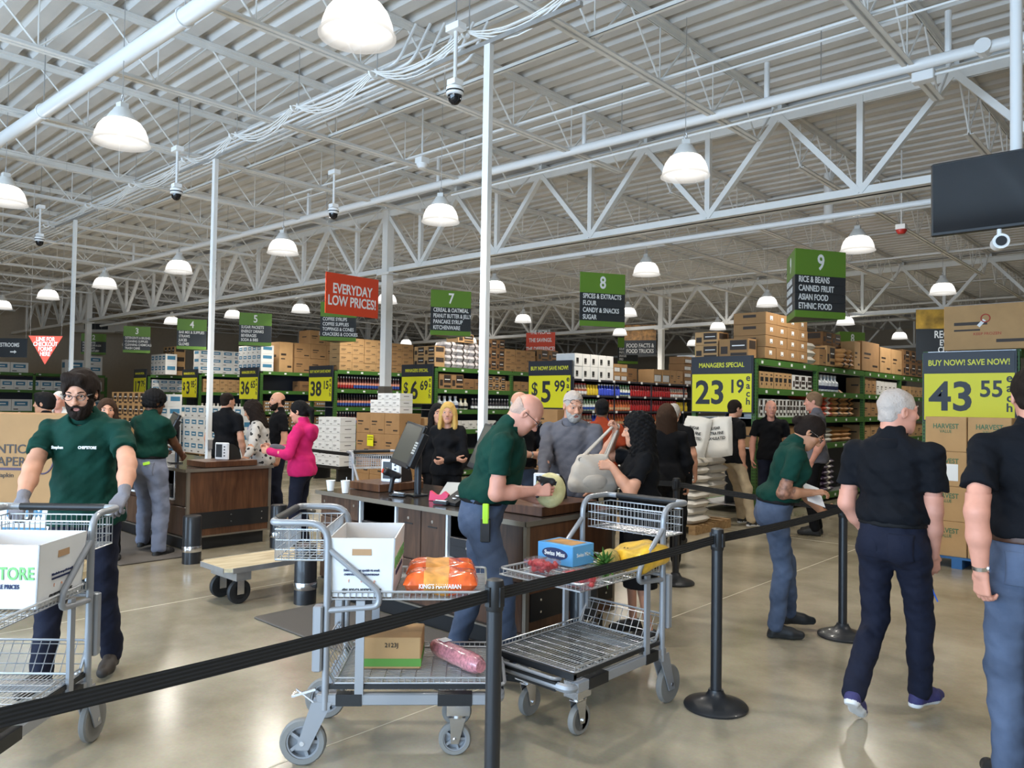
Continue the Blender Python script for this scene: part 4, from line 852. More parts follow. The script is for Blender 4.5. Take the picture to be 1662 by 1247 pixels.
for z, kk, nm in ((1.99, ['syrupB', 'syrupA', 'syrupA', 'syrupA'], 'top'), (1.53, ['syrupC', 'syrupA'], 'second'), (1.08, ['syrupB', 'syrupC'], 'third'), (.62, ['syrupB', 'syrupA'], 'fourth')):
    bottles(F[4], 11.42, 13.5 if z > 1.5 else (12.6 if z > 1 else 11.9), z, kk, .085, 'slender syrup bottle with peach label on the %s shelf by the column' % nm, 'syrup bottles on the %s shelf' % nm)
bottles(F[2], 11.32, 15.6, 1.87, ['pale', 'yellow', 'blue', 'blue', 'green', 'red', 'red', 'red', 'red', 'pale', 'pale'], .092, 'small bright bottle on the upper gondola shelf behind the grey shirted man', 'bottles on the upper gondola shelf')
bottles(F[2], 11.32, 15.6, 1.57, ['green', 'green', 'orange', 'orange', 'red', 'red', 'red', 'orange', 'yellow'], .092, 'small spice bottle on the middle gondola shelf behind the long haired woman', 'bottles on the middle gondola shelf')
bottles(F[2], 11.32, 14.9, 1.29, ['pale', 'blue', 'orange', 'orange', 'orange', 'pale'], .092, 'small spice bottle on the lower gondola shelf', 'bottles on the lower gondola shelf')
bottles(F[3], 11.42, 12.1, 1.53, ['jug'], .165, 'clear jug with navy base left of the tall pole behind the blonde woman', 'clear jugs', 'jug'); bottles(F[3], 12.1, 12.5, 1.53, ['white'], .14, 'cream jug with black label behind the blonde woman', 'cream jugs', 'jug'); bottles(F[3], 12.5, 14.2, 1.53, ['dark'], .1, 'dark bottle with white label beside the tall pole', 'dark bottles', 'bottle')
bottles(F[6], 11.4, 13.5, 1.3, ['wy'], .13, 'white and yellow bottle behind the man with back turned', 'white and yellow bottles'); bottles(F[1], 13.9, 15.0, 1.99 if False else 2.0, ['jug'], .17, 'pale jug above the red sacks', 'pale jugs above sacks', 'jug')
# shrink-wrapped packs on top of rack 3
M_shrink = mat('white_shrink_wrap', srgb(206, 200, 200), .25, var=.35, vscale=14, coat=.6)
for l in range(4):
    for i in range(3): tag(put('shrink_pack', sack_mesh(.365, .42, .15, [M_shrink, M_dkbrown], (.44, .56), 7), None, (F[3] - .25, 11.86 + .37 * i, 2.475 + .145 * l), (0, 0, R(90))), 'white shrink wrapped pack in the stack left of the tall pole', 'pack', 'shrink wrapped packs')

for o in list(bpy.data.objects):
    if o.get('label', '').startswith('very big tan carton'):
        MS = mat('red_stamp_ink', srgb(176, 62, 50), .7)
        MB().tube([(-.02 + .05 * math.cos(a), -.351, .40 + .05 * math.sin(a)) for a in [2 * math.pi * i / 18 for i in range(18)]], .008, 5, closed=True).build('stamp', MS, o); MB().bar((-.1, -.351, .30), (-.03, -.351, .38), .04, .002, (0, 1, 0)).build('tape_piece', M_paper, o); text('KEEP FROZEN', .05, MS, o, (0, -.3515, .2), (R(90), 0, 0), name='print')
# ================================================================== PEOPLE
class SDF:
    def __init__(s, lo, hi, vox):
        s.lo = np.array(lo, float); s.v = vox; s.n = np.ceil((np.array(hi) - s.lo) / vox).astype(int) + 1
        s.D = np.full(s.n, 9.0, np.float32)
    def sub(s, lo, hi, mg):
        a = np.maximum(np.floor((np.array(lo) - mg - s.lo) / s.v).astype(int), 0); b = np.minimum(np.ceil((np.array(hi) + mg - s.lo) / s.v).astype(int) + 1, s.n)
        if (b <= a).any(): return None
        ax = [(np.arange(a[i], b[i]) * s.v + s.lo[i]).astype(np.float32) for i in range(3)]
        return (slice(a[0], b[0]), slice(a[1], b[1]), slice(a[2], b[2])), ax[0][:, None, None], ax[1][None, :, None], ax[2][None, None, :]
    def put(s, sl, d, k, sign):
        A = s.D[sl]
        if sign > 0:
            if k > 0: h = np.maximum(k - np.abs(A - d), 0) / k; s.D[sl] = np.minimum(A, d) - h * h * k * .25
            else: s.D[sl] = np.minimum(A, d)
        else:
            d = -d
            if k > 0: h = np.maximum(k - np.abs(A - d), 0) / k; s.D[sl] = np.maximum(A, d) + h * h * k * .25
            else: s.D[sl] = np.maximum(A, d)
    def cone(s, a, b, ra, rb, k=.02, sign=1):
        a = np.array(a, float); b = np.array(b, float); r = max(ra, rb); q = s.sub(np.minimum(a, b) - r, np.maximum(a, b) + r, k + 2 * s.v)
        if q is None: return
        sl, X, Y, Z = q; ab = b - a; L2 = max(float(ab @ ab), 1e-9)
        t = np.clip(((X - a[0]) * ab[0] + (Y - a[1]) * ab[1] + (Z - a[2]) * ab[2]) / L2, 0, 1)
        d = np.sqrt((X - a[0] - t * ab[0]) ** 2 + (Y - a[1] - t * ab[1]) ** 2 + (Z - a[2] - t * ab[2]) ** 2) - (ra + (rb - ra) * t)
        s.put(sl, d, k, sign)
    def ell(s, c, r, k=.02, sign=1, M=None):
        c = np.array(c, float); r = np.array(r, float); m = r.max(); q = s.sub(c - m, c + m, k + 2 * s.v)
        if q is None: return
        sl, X, Y, Z = q; x, y, z = X - c[0], Y - c[1], Z - c[2]
        if M is not None:   # world -> local
            x, y, z = (M[0][0] * x + M[1][0] * y + M[2][0] * z), (M[0][1] * x + M[1][1] * y + M[2][1] * z), (M[0][2] * x + M[1][2] * y + M[2][2] * z)
        k0 = np.sqrt((x / r[0]) ** 2 + (y / r[1]) ** 2 + (z / r[2]) ** 2); k1 = np.sqrt((x / r[0] ** 2) ** 2 + (y / r[1] ** 2) ** 2 + (z / r[2] ** 2) ** 2) + 1e-6
        s.put(sl, k0 * (k0 - 1) / k1, k, sign)
    def plane(s, p, n):   # keep the side where (x-p).n < 0
        ax = [(np.arange(s.n[i]) * s.v + s.lo[i]).astype(np.float32) for i in range(3)]
        n = np.array(n, float); n /= np.linalg.norm(n); d = (ax[0][:, None, None] - p[0]) * n[0] + (ax[1][None, :, None] - p[1]) * n[1] + (ax[2][None, None, :] - p[2]) * n[2]
        s.D = np.maximum(s.D, d)
    def noise(s, amp, f, seed=0):
        ax = [(np.arange(s.n[i]) * s.v + s.lo[i]).astype(np.float32) for i in range(3)]; X = ax[0][:, None, None]; Y = ax[1][None, :, None]; Z = ax[2][None, None, :]
        s.D = s.D + amp * (np.sin(f * X + .6 * f * Z + seed) * np.sin(.8 * f * Y - .5 * f * Z + 2 * seed) + .6 * np.sin(1.9 * f * Z + .7 * f * X + seed) * np.sin(1.3 * f * Y + .9 * f * X))
    def mesh(s):
        D = s.D; ins = D < 0; n = np.array(D.shape); c = n - 1
        cnt = np.zeros(c, np.int8)
        for i in (0, 1):
            for j in (0, 1):
                for k in (0, 1): cnt += ins[i:i + c[0], j:j + c[1], k:k + c[2]]
        act = (cnt > 0) & (cnt < 8); cells = np.argwhere(act)
        if len(cells) == 0: return np.zeros((0, 3)), np.zeros((0, 4), int)
        idx = -np.ones(c, int); idx[tuple(cells.T)] = np.arange(len(cells))
        acc = np.zeros((len(cells), 3)); w = np.zeros(len(cells)); offs = [(i, j, k) for i in (0, 1) for j in (0, 1) for k in (0, 1)]
        vals = {o: D[cells[:, 0] + o[0], cells[:, 1] + o[1], cells[:, 2] + o[2]] for o in offs}
        for o in offs:
            for ax in range(3):
                if o[ax] == 0:
                    e = list(o); e[ax] = 1; e = tuple(e); a = vals[o]; b = vals[e]; m = (a < 0) != (b < 0)
                    t = np.where(m, a / np.where(m, a - b, 1), 0); p = np.array(o, float)[None, :].repeat(len(cells), 0); p[:, ax] += t; acc += p * m[:, None]; w += m
        V = (cells + acc / w[:, None]) * s.v + s.lo
        Q = []
        for ax in range(3):
            u, v = [(1, 2), (2, 0), (0, 1)][ax]
            A = np.take(ins, np.arange(n[ax] - 1), ax); B_ = np.take(ins, np.arange(1, n[ax]), ax); ed = np.argwhere(A != B_)
            ok = (ed[:, u] > 0) & (ed[:, v] > 0) & (ed[:, u] < c[u]) & (ed[:, v] < c[v]); ed = ed[ok]
            if len(ed) == 0: continue
            fl = A[tuple(ed.T)]; du = np.zeros(3, int); du[u] = 1; dv = np.zeros(3, int); dv[v] = 1
            q = np.stack([idx[tuple((ed - du - dv).T)], idx[tuple((ed - dv).T)], idx[tuple(ed.T)], idx[tuple((ed - du).T)]], 1)
            q[~fl] = q[~fl][:, ::-1]; Q.append(q)
        return V, np.concatenate(Q)
def sdf_obj(name, parts, mats, parent, matfn=None):
    """parts: list of SDF merged in one mesh object"""
    Vs, Qs, n0 = [], [], 0
    for s in parts:
        V, Q = s.mesh(); Vs.append(V); Qs.append(Q + n0); n0 += len(V)
    V = np.concatenate(Vs); Q = np.concatenate(Qs)
    me = bpy.data.meshes.new(name); me.vertices.add(len(V)); me.vertices.foreach_set('co', V.astype(np.float32).ravel())
    me.loops.add(len(Q) * 4); me.loops.foreach_set('vertex_index', Q.astype(np.int32).ravel()); me.polygons.add(len(Q)); me.polygons.foreach_set('loop_start', (np.arange(len(Q)) * 4).astype(np.int32)); me.polygons.foreach_set('loop_total', np.full(len(Q), 4, np.int32))
    me.polygons.foreach_set('use_smooth', np.ones(len(Q), bool))
    for m in (mats if isinstance(mats, list) else [mats]): me.materials.append(m)
    if matfn is not None: me.polygons.foreach_set('material_index', matfn(V[Q].mean(1)).astype(np.int32))
    me.update(calc_edges=True); me.validate(); return put(name, me, parent)
def nrm(v): v = np.array(v, float); return v / (np.linalg.norm(v) + 1e-9)
def ik(a, b, la, lb, pole):
    a = np.array(a, float); b = np.array(b, float); d = b - a; L = np.linalg.norm(d)
    if L > (la + lb) * .995: b = a + d / L * (la + lb) * .995; d = b - a; L = np.linalg.norm(d)
    u = d / L; x = (la * la - lb * lb + L * L) / (2 * L); h = math.sqrt(max(la * la - x * x, 0)); p = np.array(pole, float); p = nrm(p - u * (p @ u)); return a + u * x + p * h, b
def skin_mat(name, c): return mat(name, c, .5, var=.08, vscale=14, spec=.35)
SK = {'light': skin_mat('light_skin', srgb(206, 150, 122)), 'pink': skin_mat('rosy_skin', srgb(212, 150, 128)), 'tan': skin_mat('tan_skin', srgb(184, 130, 98)), 'brown': skin_mat('brown_skin', srgb(104, 70, 50))}
M_tattoo = mat('tattooed_skin', srgb(150, 104, 82), .5, var=.55, vscale=30)
M_lip = mat('lips', srgb(176, 112, 98), .5); M_eye = mat('eye_white', (.75, .74, .72), .25); M_iris = mat('dark_iris', (.02, .014, .01), .2)
HC = {'black': mat('black_hair', (.008, .007, .007), .8, spec=.15, bump=.6, bscale=90, stretch=(1, 1, .25)), 'brown': mat('brown_hair', srgb(58, 40, 28), .8, spec=.15, bump=.6, bscale=90, stretch=(1, 1, .25)), 'dark': mat('dark_brown_hair', srgb(34, 25, 20), .8, spec=.15, bump=.6, bscale=90, stretch=(1, 1, .25)), 'grey': mat('grey_hair', srgb(172, 164, 156), .8, spec=.15, bump=.6, bscale=90), 'silver': mat('silver_hair', srgb(186, 172, 162), .8, spec=.15, bump=.6, bscale=120), 'white': mat('white_hair', srgb(206, 200, 192), .8, spec=.15, bump=.6, bscale=90), 'stub': mat('thin_grey_hair', srgb(188, 158, 142), .8, spec=.15, bump=.6, bscale=120), 'blonde': mat('blonde_hair', srgb(204, 164, 92), .8, spec=.15, bump=.6, bscale=80, stretch=(1, 1, .2)), 'sandy': mat('sandy_hair', srgb(126, 100, 76), .8, spec=.15, bump=.6, bscale=90)}
def cloth(name, c, rough=.85, b=.25): return mat(name, c, rough, var=.12, vscale=9, bump=b, bscale=40, spec=.2)
M_dgreen = cloth('dark_green_polo', srgb(10, 54, 44)); M_blk = cloth('black_cloth', srgb(14, 14, 17)); M_nvy = cloth('navy_black_polo', srgb(13, 15, 21)); M_dkjean = cloth('dark_denim', srgb(26, 29, 44)); M_jean = mat('blue_denim', srgb(76, 87, 108), .85, var=.3, vscale=5, bump=.25, bscale=40, spec=.2); M_ljean = cloth('pale_grey_denim', srgb(122, 128, 146)); M_khaki = cloth('khaki_cloth', srgb(176, 156, 126)); M_greysh = cloth('slate_grey_cloth', srgb(98, 96, 102)); M_pink = cloth('hot_pink_fleece', srgb(204, 38, 104)); M_cardi = mat('patterned_cardigan', srgb(190, 184, 178), .9, bump=.2); M_orange = cloth('rust_orange_cloth', srgb(150, 58, 30)); M_belt2 = mat('black_leather', (.008, .008, .009), .7, spec=.2); M_brbelt = mat('brown_leather', srgb(66, 40, 26), .5); M_shoe = mat('black_shoe', (.012, .012, .013), .55); M_sole = mat('dark_sole', (.03, .03, .03), .7); M_wsole = mat('white_sole', (.7, .7, .7), .6); M_pshoe = mat('navy_violet_knit', srgb(52, 50, 98), .7, bump=.3, bscale=120); M_bshoe = mat('brown_boot', srgb(52, 44, 38), .6); M_glove = mat('grey_knit_glove', srgb(120, 116, 120), .85, bump=.3, bscale=90); M_blueshirt = cloth('royal_blue_top', srgb(44, 52, 150)); M_fglass = mat('spectacle_frame', (.01, .01, .012), .3)
def cardigan_nodes():
    nt = M_cardi.node_tree; b = nt.nodes['Principled BSDF']; tc = nt.nodes.new('ShaderNodeTexCoord'); v = nt.nodes.new('ShaderNodeTexVoronoi'); v.inputs['Scale'].default_value = 15; nt.links.new(tc.outputs['Object'], v.inputs['Vector'])
    r = nt.nodes.new('ShaderNodeValToRGB'); r.color_ramp.interpolation = 'CONSTANT'; r.color_ramp.elements[0].color = (.02, .02, .022, 1); r.color_ramp.elements[1].position = .3; r.color_ramp.elements[1].color = (*srgb(190, 184, 178), 1); nt.links.new(v.outputs['Distance'], r.inputs[0]); nt.links.new(r.outputs[0], b.inputs['Base Color'])
cardigan_nodes()
eye_me = None
def eye_mesh():
    global eye_me
    if eye_me is None:
        m = MB(); N = 12; pr = [(math.sin(a) * .0125, math.cos(a) * .0125) for a in [math.pi * i / 10 for i in range(11)]]
        m.lathe(pr, N, M=Matrix.Rotation(R(-90), 4, 'X')); m.m = [1 if (sum(m.v[i][1] for i in f) / len(f)) > .0098 else 0 for f in m.f]
        eye_me = m.mesh('eye', [M_eye, M_iris], 80)
    return eye_me
def person(label, at, f, h=1.75, w=1.0, female=False, skin='light', hair='short', hairc='dark', beard=None, glasses=None, lean=0, twist=0, hips=(0, 0, 0), feet=None, footyaw=(8, -8), heel=(0, 0), hands=None, poles=(None, None), hand=((None, None, .45), (None, None, .45)), head=(0, 0, 0), shirt=M_blk, sleeve='short', tuck=False, collar=True, pants=M_dkjean, legw=1.0, belt=None, shoes=M_shoe, sole=M_sole, gloves=False, near=True, skirt=None, bare=False, group='people in the shop', headscale=1.0, noise=.0036, inner=None, tattoo=False, pockets=None):
    hv = CR * math.sin(R(f)) + CF * math.cos(R(f)); rz = math.atan2(-hv.x, hv.y)
    base = cw(*at) if len(at) == 2 else Vector(at)
    root = empty('person', base, rz, label, 'person', group)
    Ri = Matrix.Rotation(-rz, 3, 'Z')
    def loc(p): return np.array(Ri @ (Vector(p) - base))
    s = h / 1.75; vb = .011 if near else .018; vh = .0045 if near else .008; vc = .0085 if near else .015
    # ---- skeleton
    pel = np.array([hips[0], hips[1], .955 * s + hips[2]])
    Tm = np.array(Matrix.Rotation(R(twist), 3, 'Z') @ Matrix.Rotation(R(-lean), 3, 'X')); Pm = np.array(Matrix.Rotation(R(twist * .3), 3, 'Z') @ Matrix.Rotation(R(-lean * .35), 3, 'X'))
    T = lambda x, y, z: pel + Tm @ (np.array([x, y, z]) * s)
    Pp = lambda x, y, z: pel + Pm @ (np.array([x, y, z]) * s)
    sw = (.165 if female else .188) * (1 + .25 * (w - 1)); sh = [T(sw, -.01, .452), T(-sw, -.01, .452)]
    neck0 = T(0, -.02, .50); Hm = Tm @ np.array(Matrix.Rotation(R(head[0]), 3, 'Z') @ Matrix.Rotation(R(-head[1]), 3, 'X') @ Matrix.Rotation(R(head[2]), 3, 'Y'))
    hs = s ** .35 * headscale; neck1 = T(0, .0, .575); hc = neck1 + Hm @ np.array([0, .022, .095]) * hs
    H3 = lambda x, y, z: hc + Hm @ (np.array([x, y, z]) * hs)
    la, lb = .295 * s, .255 * s; el, wr = [], []
    for i, sg in ((0, 1), (1, -1)):
        tgt = loc(hands[i]) if (hands and hands[i] is not None) else sh[i] + np.array([sg * .07, .06, -.53 * s])
        pole = poles[i] if poles[i] is not None else (sg * .35, -1, -.25)
        e, t_ = ik(sh[i], tgt, la, lb, pole); el.append(e); wr.append(t_)
    hipj = [Pp(.092, 0, -.03), Pp(-.092, 0, -.03)]; kn, an = [], []
    for i, sg in ((0, 1), (1, -1)):
        if feet and feet[i] is not None: a = loc(feet[i]); a[2] = .085 * s + heel[i] * .0028
        else: a = np.array([sg * .11, -.01, .085 * s])
        k_, a = ik(hipj[i], a, .422 * s, .42 * s, (sg * .06, 1, 0)); kn.append(k_); an.append(a)
    allp = np.array([hc, pel, *el, *wr, *kn, *an, *sh]); lo = allp.min(0) - .3; hi = allp.max(0) + .3; lo[2] = max(lo[2], -.05)
    rs = s * (.92 + .08 * w)
    # ---- skin: core body, head, forearms and hands in one mesh
    core = SDF(lo, hi, .02 if near else .026)
    core.ell(T(0, 0, .34), (.13 * rs, .085 * rs, .17 * s), .05); core.ell(T(0, 0, .14), (.12 * rs, .085 * rs, .16 * s), .05); core.ell(Pp(0, 0, 0), (.13 * rs, .09 * rs, .1 * s), .05)
    for i in (0, 1):
        core.cone(sh[i], el[i], .05 * rs, .041 * rs, .03); core.cone(hipj[i], kn[i], .065 * rs, .045 * rs, .03); core.cone(kn[i], an[i], .042 * rs, .032 * rs, .03)
    hd = SDF(hc - .2 * hs, hc + .17 * hs, vh); hd.lo = hc - np.array([.16, .16, .24]) * hs; hd.n = np.ceil(np.array([.32, .32, .40]) * hs / vh).astype(int) + 1; hd.D = np.full(hd.n, 9.0, np.float32)
    E = lambda c, r, k=.02, sg=1: hd.ell(H3(*c), np.array(r) * hs, k * hs, sg, Hm)
    Cn = lambda a, b, ra, rb, k=.02, sg=1: hd.cone(H3(*a), H3(*b), ra * hs, rb * hs, k * hs, sg)
    fw = .94 if female else 1.0
    E((0, -.012, .035), (.076, .096, .088)); E((0, .028, -.03), (.062 * fw, .066, .082), .03); E((0, .045, -.078), (.042 * fw, .042, .034), .03); E((0, .066, -.1), (.022, .018, .017), .025)
    for q in (-1, 1):
        E((q * .042, .058, -.022), (.022, .022, .02), .02); Cn((q * .014, .084, .03), (q * .046, .07, .026), .010, .009, .012); E((q * .031, .096, .010), (.017, .014, .0115), .008, -1)
        E((q * .031, .0745, .0105), (.0155, .011, .0125), .004); Cn((q * .017, .088, .0168), (q * .044, .0785, .0150), .0056, .005, .004); Cn((q * .019, .086, .0015), (q * .043, .078, .003), .004, .004, .004)
        E((q * .077, -.008, -.005), (.009, .019, .031), .006); E((q * .083, -.001, -.003), (.006, .010, .017), .004, -1); E((q * .011, .098, -.031), (.009, .009, .007), .006)
    Cn((0, .088, .018), (0, .106, -.022), .0075, .0115, .012); E((0, .109, -.025), (.0125, .011, .0105), .008)
    Cn((-.02, .081, -.060), (.02, .081, -.060), .0062, .0062, .008); Cn((-.016, .082, -.069), (.016, .082, -.069), .0068, .0068, .008); Cn((-.023, .089, -.0643), (.023, .089, -.0643), .0022, .0022, .003, -1)
    hd.cone(H3(0, -.028, -.05), neck0 - Tm @ np.array([0, 0, .06]) * s, .055 * hs * (.88 if female else 1) * (1 + .3 * (w - 1)), .066 * hs * (.88 if female else 1.02) * (1 + .3 * (w - 1)), .03 * hs)
    arms = []
    for i, sg in ((0, 1), (1, -1)):
        fd = nrm(wr[i] - el[i]); dv, pn, curl = hand[i]; dv = fd if dv is None else nrm(dv); pn = np.array((-sg, .25, 0)) if pn is None else np.array(pn, float); pn = nrm(pn - dv * (pn @ dv)); th = nrm(np.cross(dv, pn)) * (1 if sg > 0 else -1)   # thumb side
        # thumb lies forward/up when the palm faces the body
        hsz = s * (.94 if female else 1.0); W0 = wr[i]; tips = [W0 + dv * .2 * hsz, W0 + pn * .1 * hsz, W0 + th * .1 * hsz]
        pts = np.array([el[i], W0, *tips]); A = SDF(pts.min(0) - .08, pts.max(0) + .08, .005 if near else .008)
        A.cone(el[i], el[i] * .6 + W0 * .4, .043 * rs, .043 * rs, .02); A.cone(el[i] * .6 + W0 * .4, W0, .042 * rs, .027 * rs, .02); A.cone(sh[i] * .25 + el[i] * .75, el[i], .047 * rs, .043 * rs, .02)
        for q in range(4):   # palm
            b0 = W0 + th * (.026 - .0175 * q) * hsz * .7; b1 = W0 + dv * (.088 - .004 * abs(q - 1)) * hsz + th * (.030 - .0195 * q) * hsz; A.cone(b0 + dv * .01, b1, .0145 * hsz, .0118 * hsz, .012)
            L_ = (.070, .078, .073, .056)[q] * hsz; ang = R(12 + 62 * curl + 6 * q * curl); p = b1; dd = dv
            for seg, (ln, rr) in enumerate(((.45, .0092), (.32, .0085), (.26, .0076))):
                ca, sa = math.cos(ang), math.sin(ang); dd = nrm(dv * math.cos(ang * (seg + .6)) + pn * math.sin(ang * (seg + .6))); p2 = p + dd * L_ * ln; A.cone(p, p2, rr * hsz, rr * .93 * hsz, .003); p = p2
        t0 = W0 + dv * .022 * hsz + th * .024 * hsz; t1 = t0 + (dv * .55 + th * .62 + pn * (.25 + .3 * curl)) * .042 * hsz; t2 = t1 + nrm(dv * .8 + th * (.35 - .5 * curl) + pn * (.3 + .7 * curl)) * .032 * hsz; t3 = t2 + nrm(dv * .9 + th * (.1 - .5 * curl) + pn * (.4 + .8 * curl)) * .026 * hsz
        A.cone(t0, t1, .0155 * hsz, .0125 * hsz, .012); A.cone(t1, t2, .0115 * hsz, .0103 * hsz, .004); A.cone(t2, t3, .0102 * hsz, .0088 * hsz, .003)
        arms.append((A, W0, fd))
    lipc = H3(0, .088, -.0645); gl = gloves
    def mf(c):
        loc_ = (c - hc) @ Hm / hs; m = (np.abs(loc_[:, 0]) < .0225) & (np.abs(loc_[:, 2] + .0645) < .0125) & (loc_[:, 1] > .076)
        r = np.where(m, 1, 0)
        if gl:
            for A, W0, fd in arms: r = np.where((((c - W0) @ fd) > -.05) & (np.linalg.norm(c - W0, axis=1) < .26), 2, r)
        if tattoo:
            q = c - sh[0]; u = el[0] - sh[0]; t_ = np.clip((q @ u) / (u @ u), 0, 1); r = np.where((np.linalg.norm(q - t_[:, None] * u, axis=1) < .075) & (t_ > .3), 3, r)
        return r
    body = sdf_obj('body', [core, hd] + [a[0] for a in arms], [SK[skin], M_lip, M_glove, M_tattoo], root, mf)
    for q in (-1, 1):
        e = put('eye', eye_mesh(), root, H3(q * .031, .0765, .0105)); e.rotation_euler = Matrix(Hm.tolist()).to_euler(); e.scale = (hs,) * 3
    def rot_e(): return Matrix(Hm.tolist()).to_euler()
    # ---- eyebrows, hair, beard, glasses
    hm = HC[hairc]
    eb = MB()
    for q in (-1, 1): eb.tube([H3(q * .016, .094, .030), H3(q * .032, .0905, .036), H3(q * .047, .0785, .032)], [.003 * hs, .0035 * hs, .002 * hs], 6)
    eb.build('eyebrows', HC['grey'] if hairc in ('white', 'grey') else hm, root, 60)
    if hair != 'bald':
        long_ = hair in ('long', 'curlylong', 'pony', 'bun')
        S = SDF(hc - .1, hc + .1, vh * 1.15); lo2 = hc - np.array([.2, .24, .5 if hair in ('long', 'curlylong') else .22]) * hs; S.lo = lo2; S.n = np.ceil((np.array([.4, .44, .72 if hair in ('long', 'curlylong') else .42])) * hs / S.v).astype(int) + 1; S.D = np.full(S.n, 9.0, np.float32)
        HE = lambda c, r, k=.02, sg=1: S.ell(H3(*c), np.array(r) * hs, k * hs, sg, Hm)
        HK = lambda a, b, ra, rb, k=.02, sg=1: S.cone(H3(*a), H3(*b), ra * hs, rb * hs, k * hs, sg)
        th_ = {'short': .008, 'thick': .02, 'curly': .028, 'fringe': .0022, 'crop': .0025, 'long': .014, 'curlylong': .022, 'pony': .008, 'bun': .008}[hair]
        HE((0, -.014, .036), (.077 + th_, .097 + th_, .089 + th_ * 1.1))
        HE((0, -.05, -.03), (.06 + th_, .05 + th_, .045), .02)
        if hair == 'fringe':
            HE((0, .03, .10), (.13, .16, .10), .01, -1)
        fz = {'short': .014, 'thick': .016, 'curly': .012, 'fringe': .03, 'crop': .02}.get(hair, .012)
        HE((0, .128, -.045 + fz), (.078, .095, .118), .012, -1); HE((0, .05, -.105), (.11, .07, .075), .015, -1)
        for q in (-1, 1): HE((q * .082, .004, -.012), (.018, .024, .034), .006, -1) if not long_ else None
        if hair == 'thick': HK((-.03, .07, .105), (.045, .06, .112), .028, .03, .03)
        if hair in ('long', 'curlylong'):
            wd = .05 if hair == 'long' else .06
            for q in (-1, 1): HK((q * .07, -.01, .02), (q * .085, -.01, -.17), .03, wd * .8, .04); HK((q * .06, -.06, -.02), (q * .06, -.055, -.23), .045, wd, .04); HK((q * .07, .03, .03), (q * .088, .045, -.17), .018, .026, .03)
            HK((0, -.07, 0), (0, -.075, -.25), .06, .055, .04)
        if hair == 'pony': HK((0, -.1, .03), (0, -.145, -.01), .03, .034, .02); HK((0, -.145, -.01), (0, -.14, -.14), .033, .018, .02)
        if hair == 'bun': HE((0, -.125, .01), (.042, .036, .04), .015)
        S.noise({'curly': .006, 'curlylong': .007}.get(hair, .0022), {'curly': 150, 'curlylong': 95}.get(hair, 70), 1.3)
        sdf_obj('hair', [S], hm, root)
    if beard:
        S = SDF(hc, hc + .1, vh); S.lo = hc - np.array([.14, .14, .2]) * hs; S.n = np.ceil(np.array([.28, .3, .26]) * hs / vh).astype(int) + 1; S.D = np.full(S.n, 9.0, np.float32)
        HE = lambda c, r, k=.02, sg=1: S.ell(H3(*c), np.array(r) * hs, k * hs, sg, Hm)
        t_ = .012 if beard == 'full' else .006
        HE((0, .03, -.035), (.062 + t_, .064 + t_, .08 + t_), .02); HE((0, .05, -.085), (.046 + t_, .046 + t_, .04 + t_ * 1.6), .02)
        HE((0, .075, .03), (.075, .09, .062), .008, -1); HE((0, -.04, -.03), (.12, .055, .12), .01, -1)
        for q in (-1, 1): HE((q * .032, .09, -.03), (.024, .03, .02), .006, -1)
        HE((0, .10, -.0645), (.022, .03, .011), .004, -1); HE((0, .115, -.028), (.018, .03, .018), .005, -1)
        S.noise(.0015, 160, .4); sdf_obj('beard', [S], HC['grey'] if beard == 'grey' else hm, root)
    if glasses:
        g = MB(); up = {'on': (0, 0), 'up': (.028, .052)}[glasses]
        gy = .106 - up[0]; gz = .008 + up[1]
        for q in (-1, 1):
            g.tube([H3(q * .034 + .023 * math.cos(a), gy - .006 * abs(math.cos(a)), gz + .017 * math.sin(a)) for a in [2 * math.pi * i / 14 for i in range(14)]], .0022 * hs, 5, closed=True)
            g.tube([H3(q * .057, gy - .01, gz + .008), H3(q * .08, .07 - up[0], gz + .008), H3(q * .086, -.01, .008 + up[1] * .6)], .002 * hs, 5)
        g.tube([H3(-.011, gy, gz + .005), H3(0, gy + .002, gz + .008), H3(.011, gy, gz + .005)], .002 * hs, 5); g.build('glasses', M_fglass, root)
    # ---- shirt
    S = SDF(lo, hi, vc); hw = 1 + (w - 1) * 1.0
    chest = .163 if not female else .142
    S.ell(T(0, .0, .35), np.array((chest * (1 + .55 * (w - 1)), .118 * hw, .19)) * s, .06, 1, Tm); S.ell(T(0, .012 + .05 * (w - 1), .16), np.array((.148 * hw if not female else .135 * hw, .112 * hw, .17)) * s, .06, 1, Tm)
    S.ell(Pp(0, -.005, .0), np.array((.166 * (.6 + .4 * hw) * (1.05 if female else 1), .122 * hw, .15)) * s, .06, 1, Pm)
    S.cone(T(-sw + .035, -.012, .448), T(sw - .035, -.012, .448), .062 * rs, .062 * rs, .05); S.cone(T(-.07, -.016, .475), T(.07, -.016, .475), .055 * rs, .055 * rs, .06); S.cone(T(0, -.018, .45), T(0, -.012, .515), .08 * rs, .064 * rs, .05)
    if female:
        for q in (-1, 1): S.ell(T(q * .07, .085 + .03 * (w - 1), .335), np.array((.07, .06, .068)) * s * (.6 + .4 * hw), .04, 1, Tm)
    S.ell(Pp(0, 0, .13), np.array((.150 * (.5 + .5 * hw) + .014, .117 * hw + .014, .09)) * s, .04, 1, Pm)
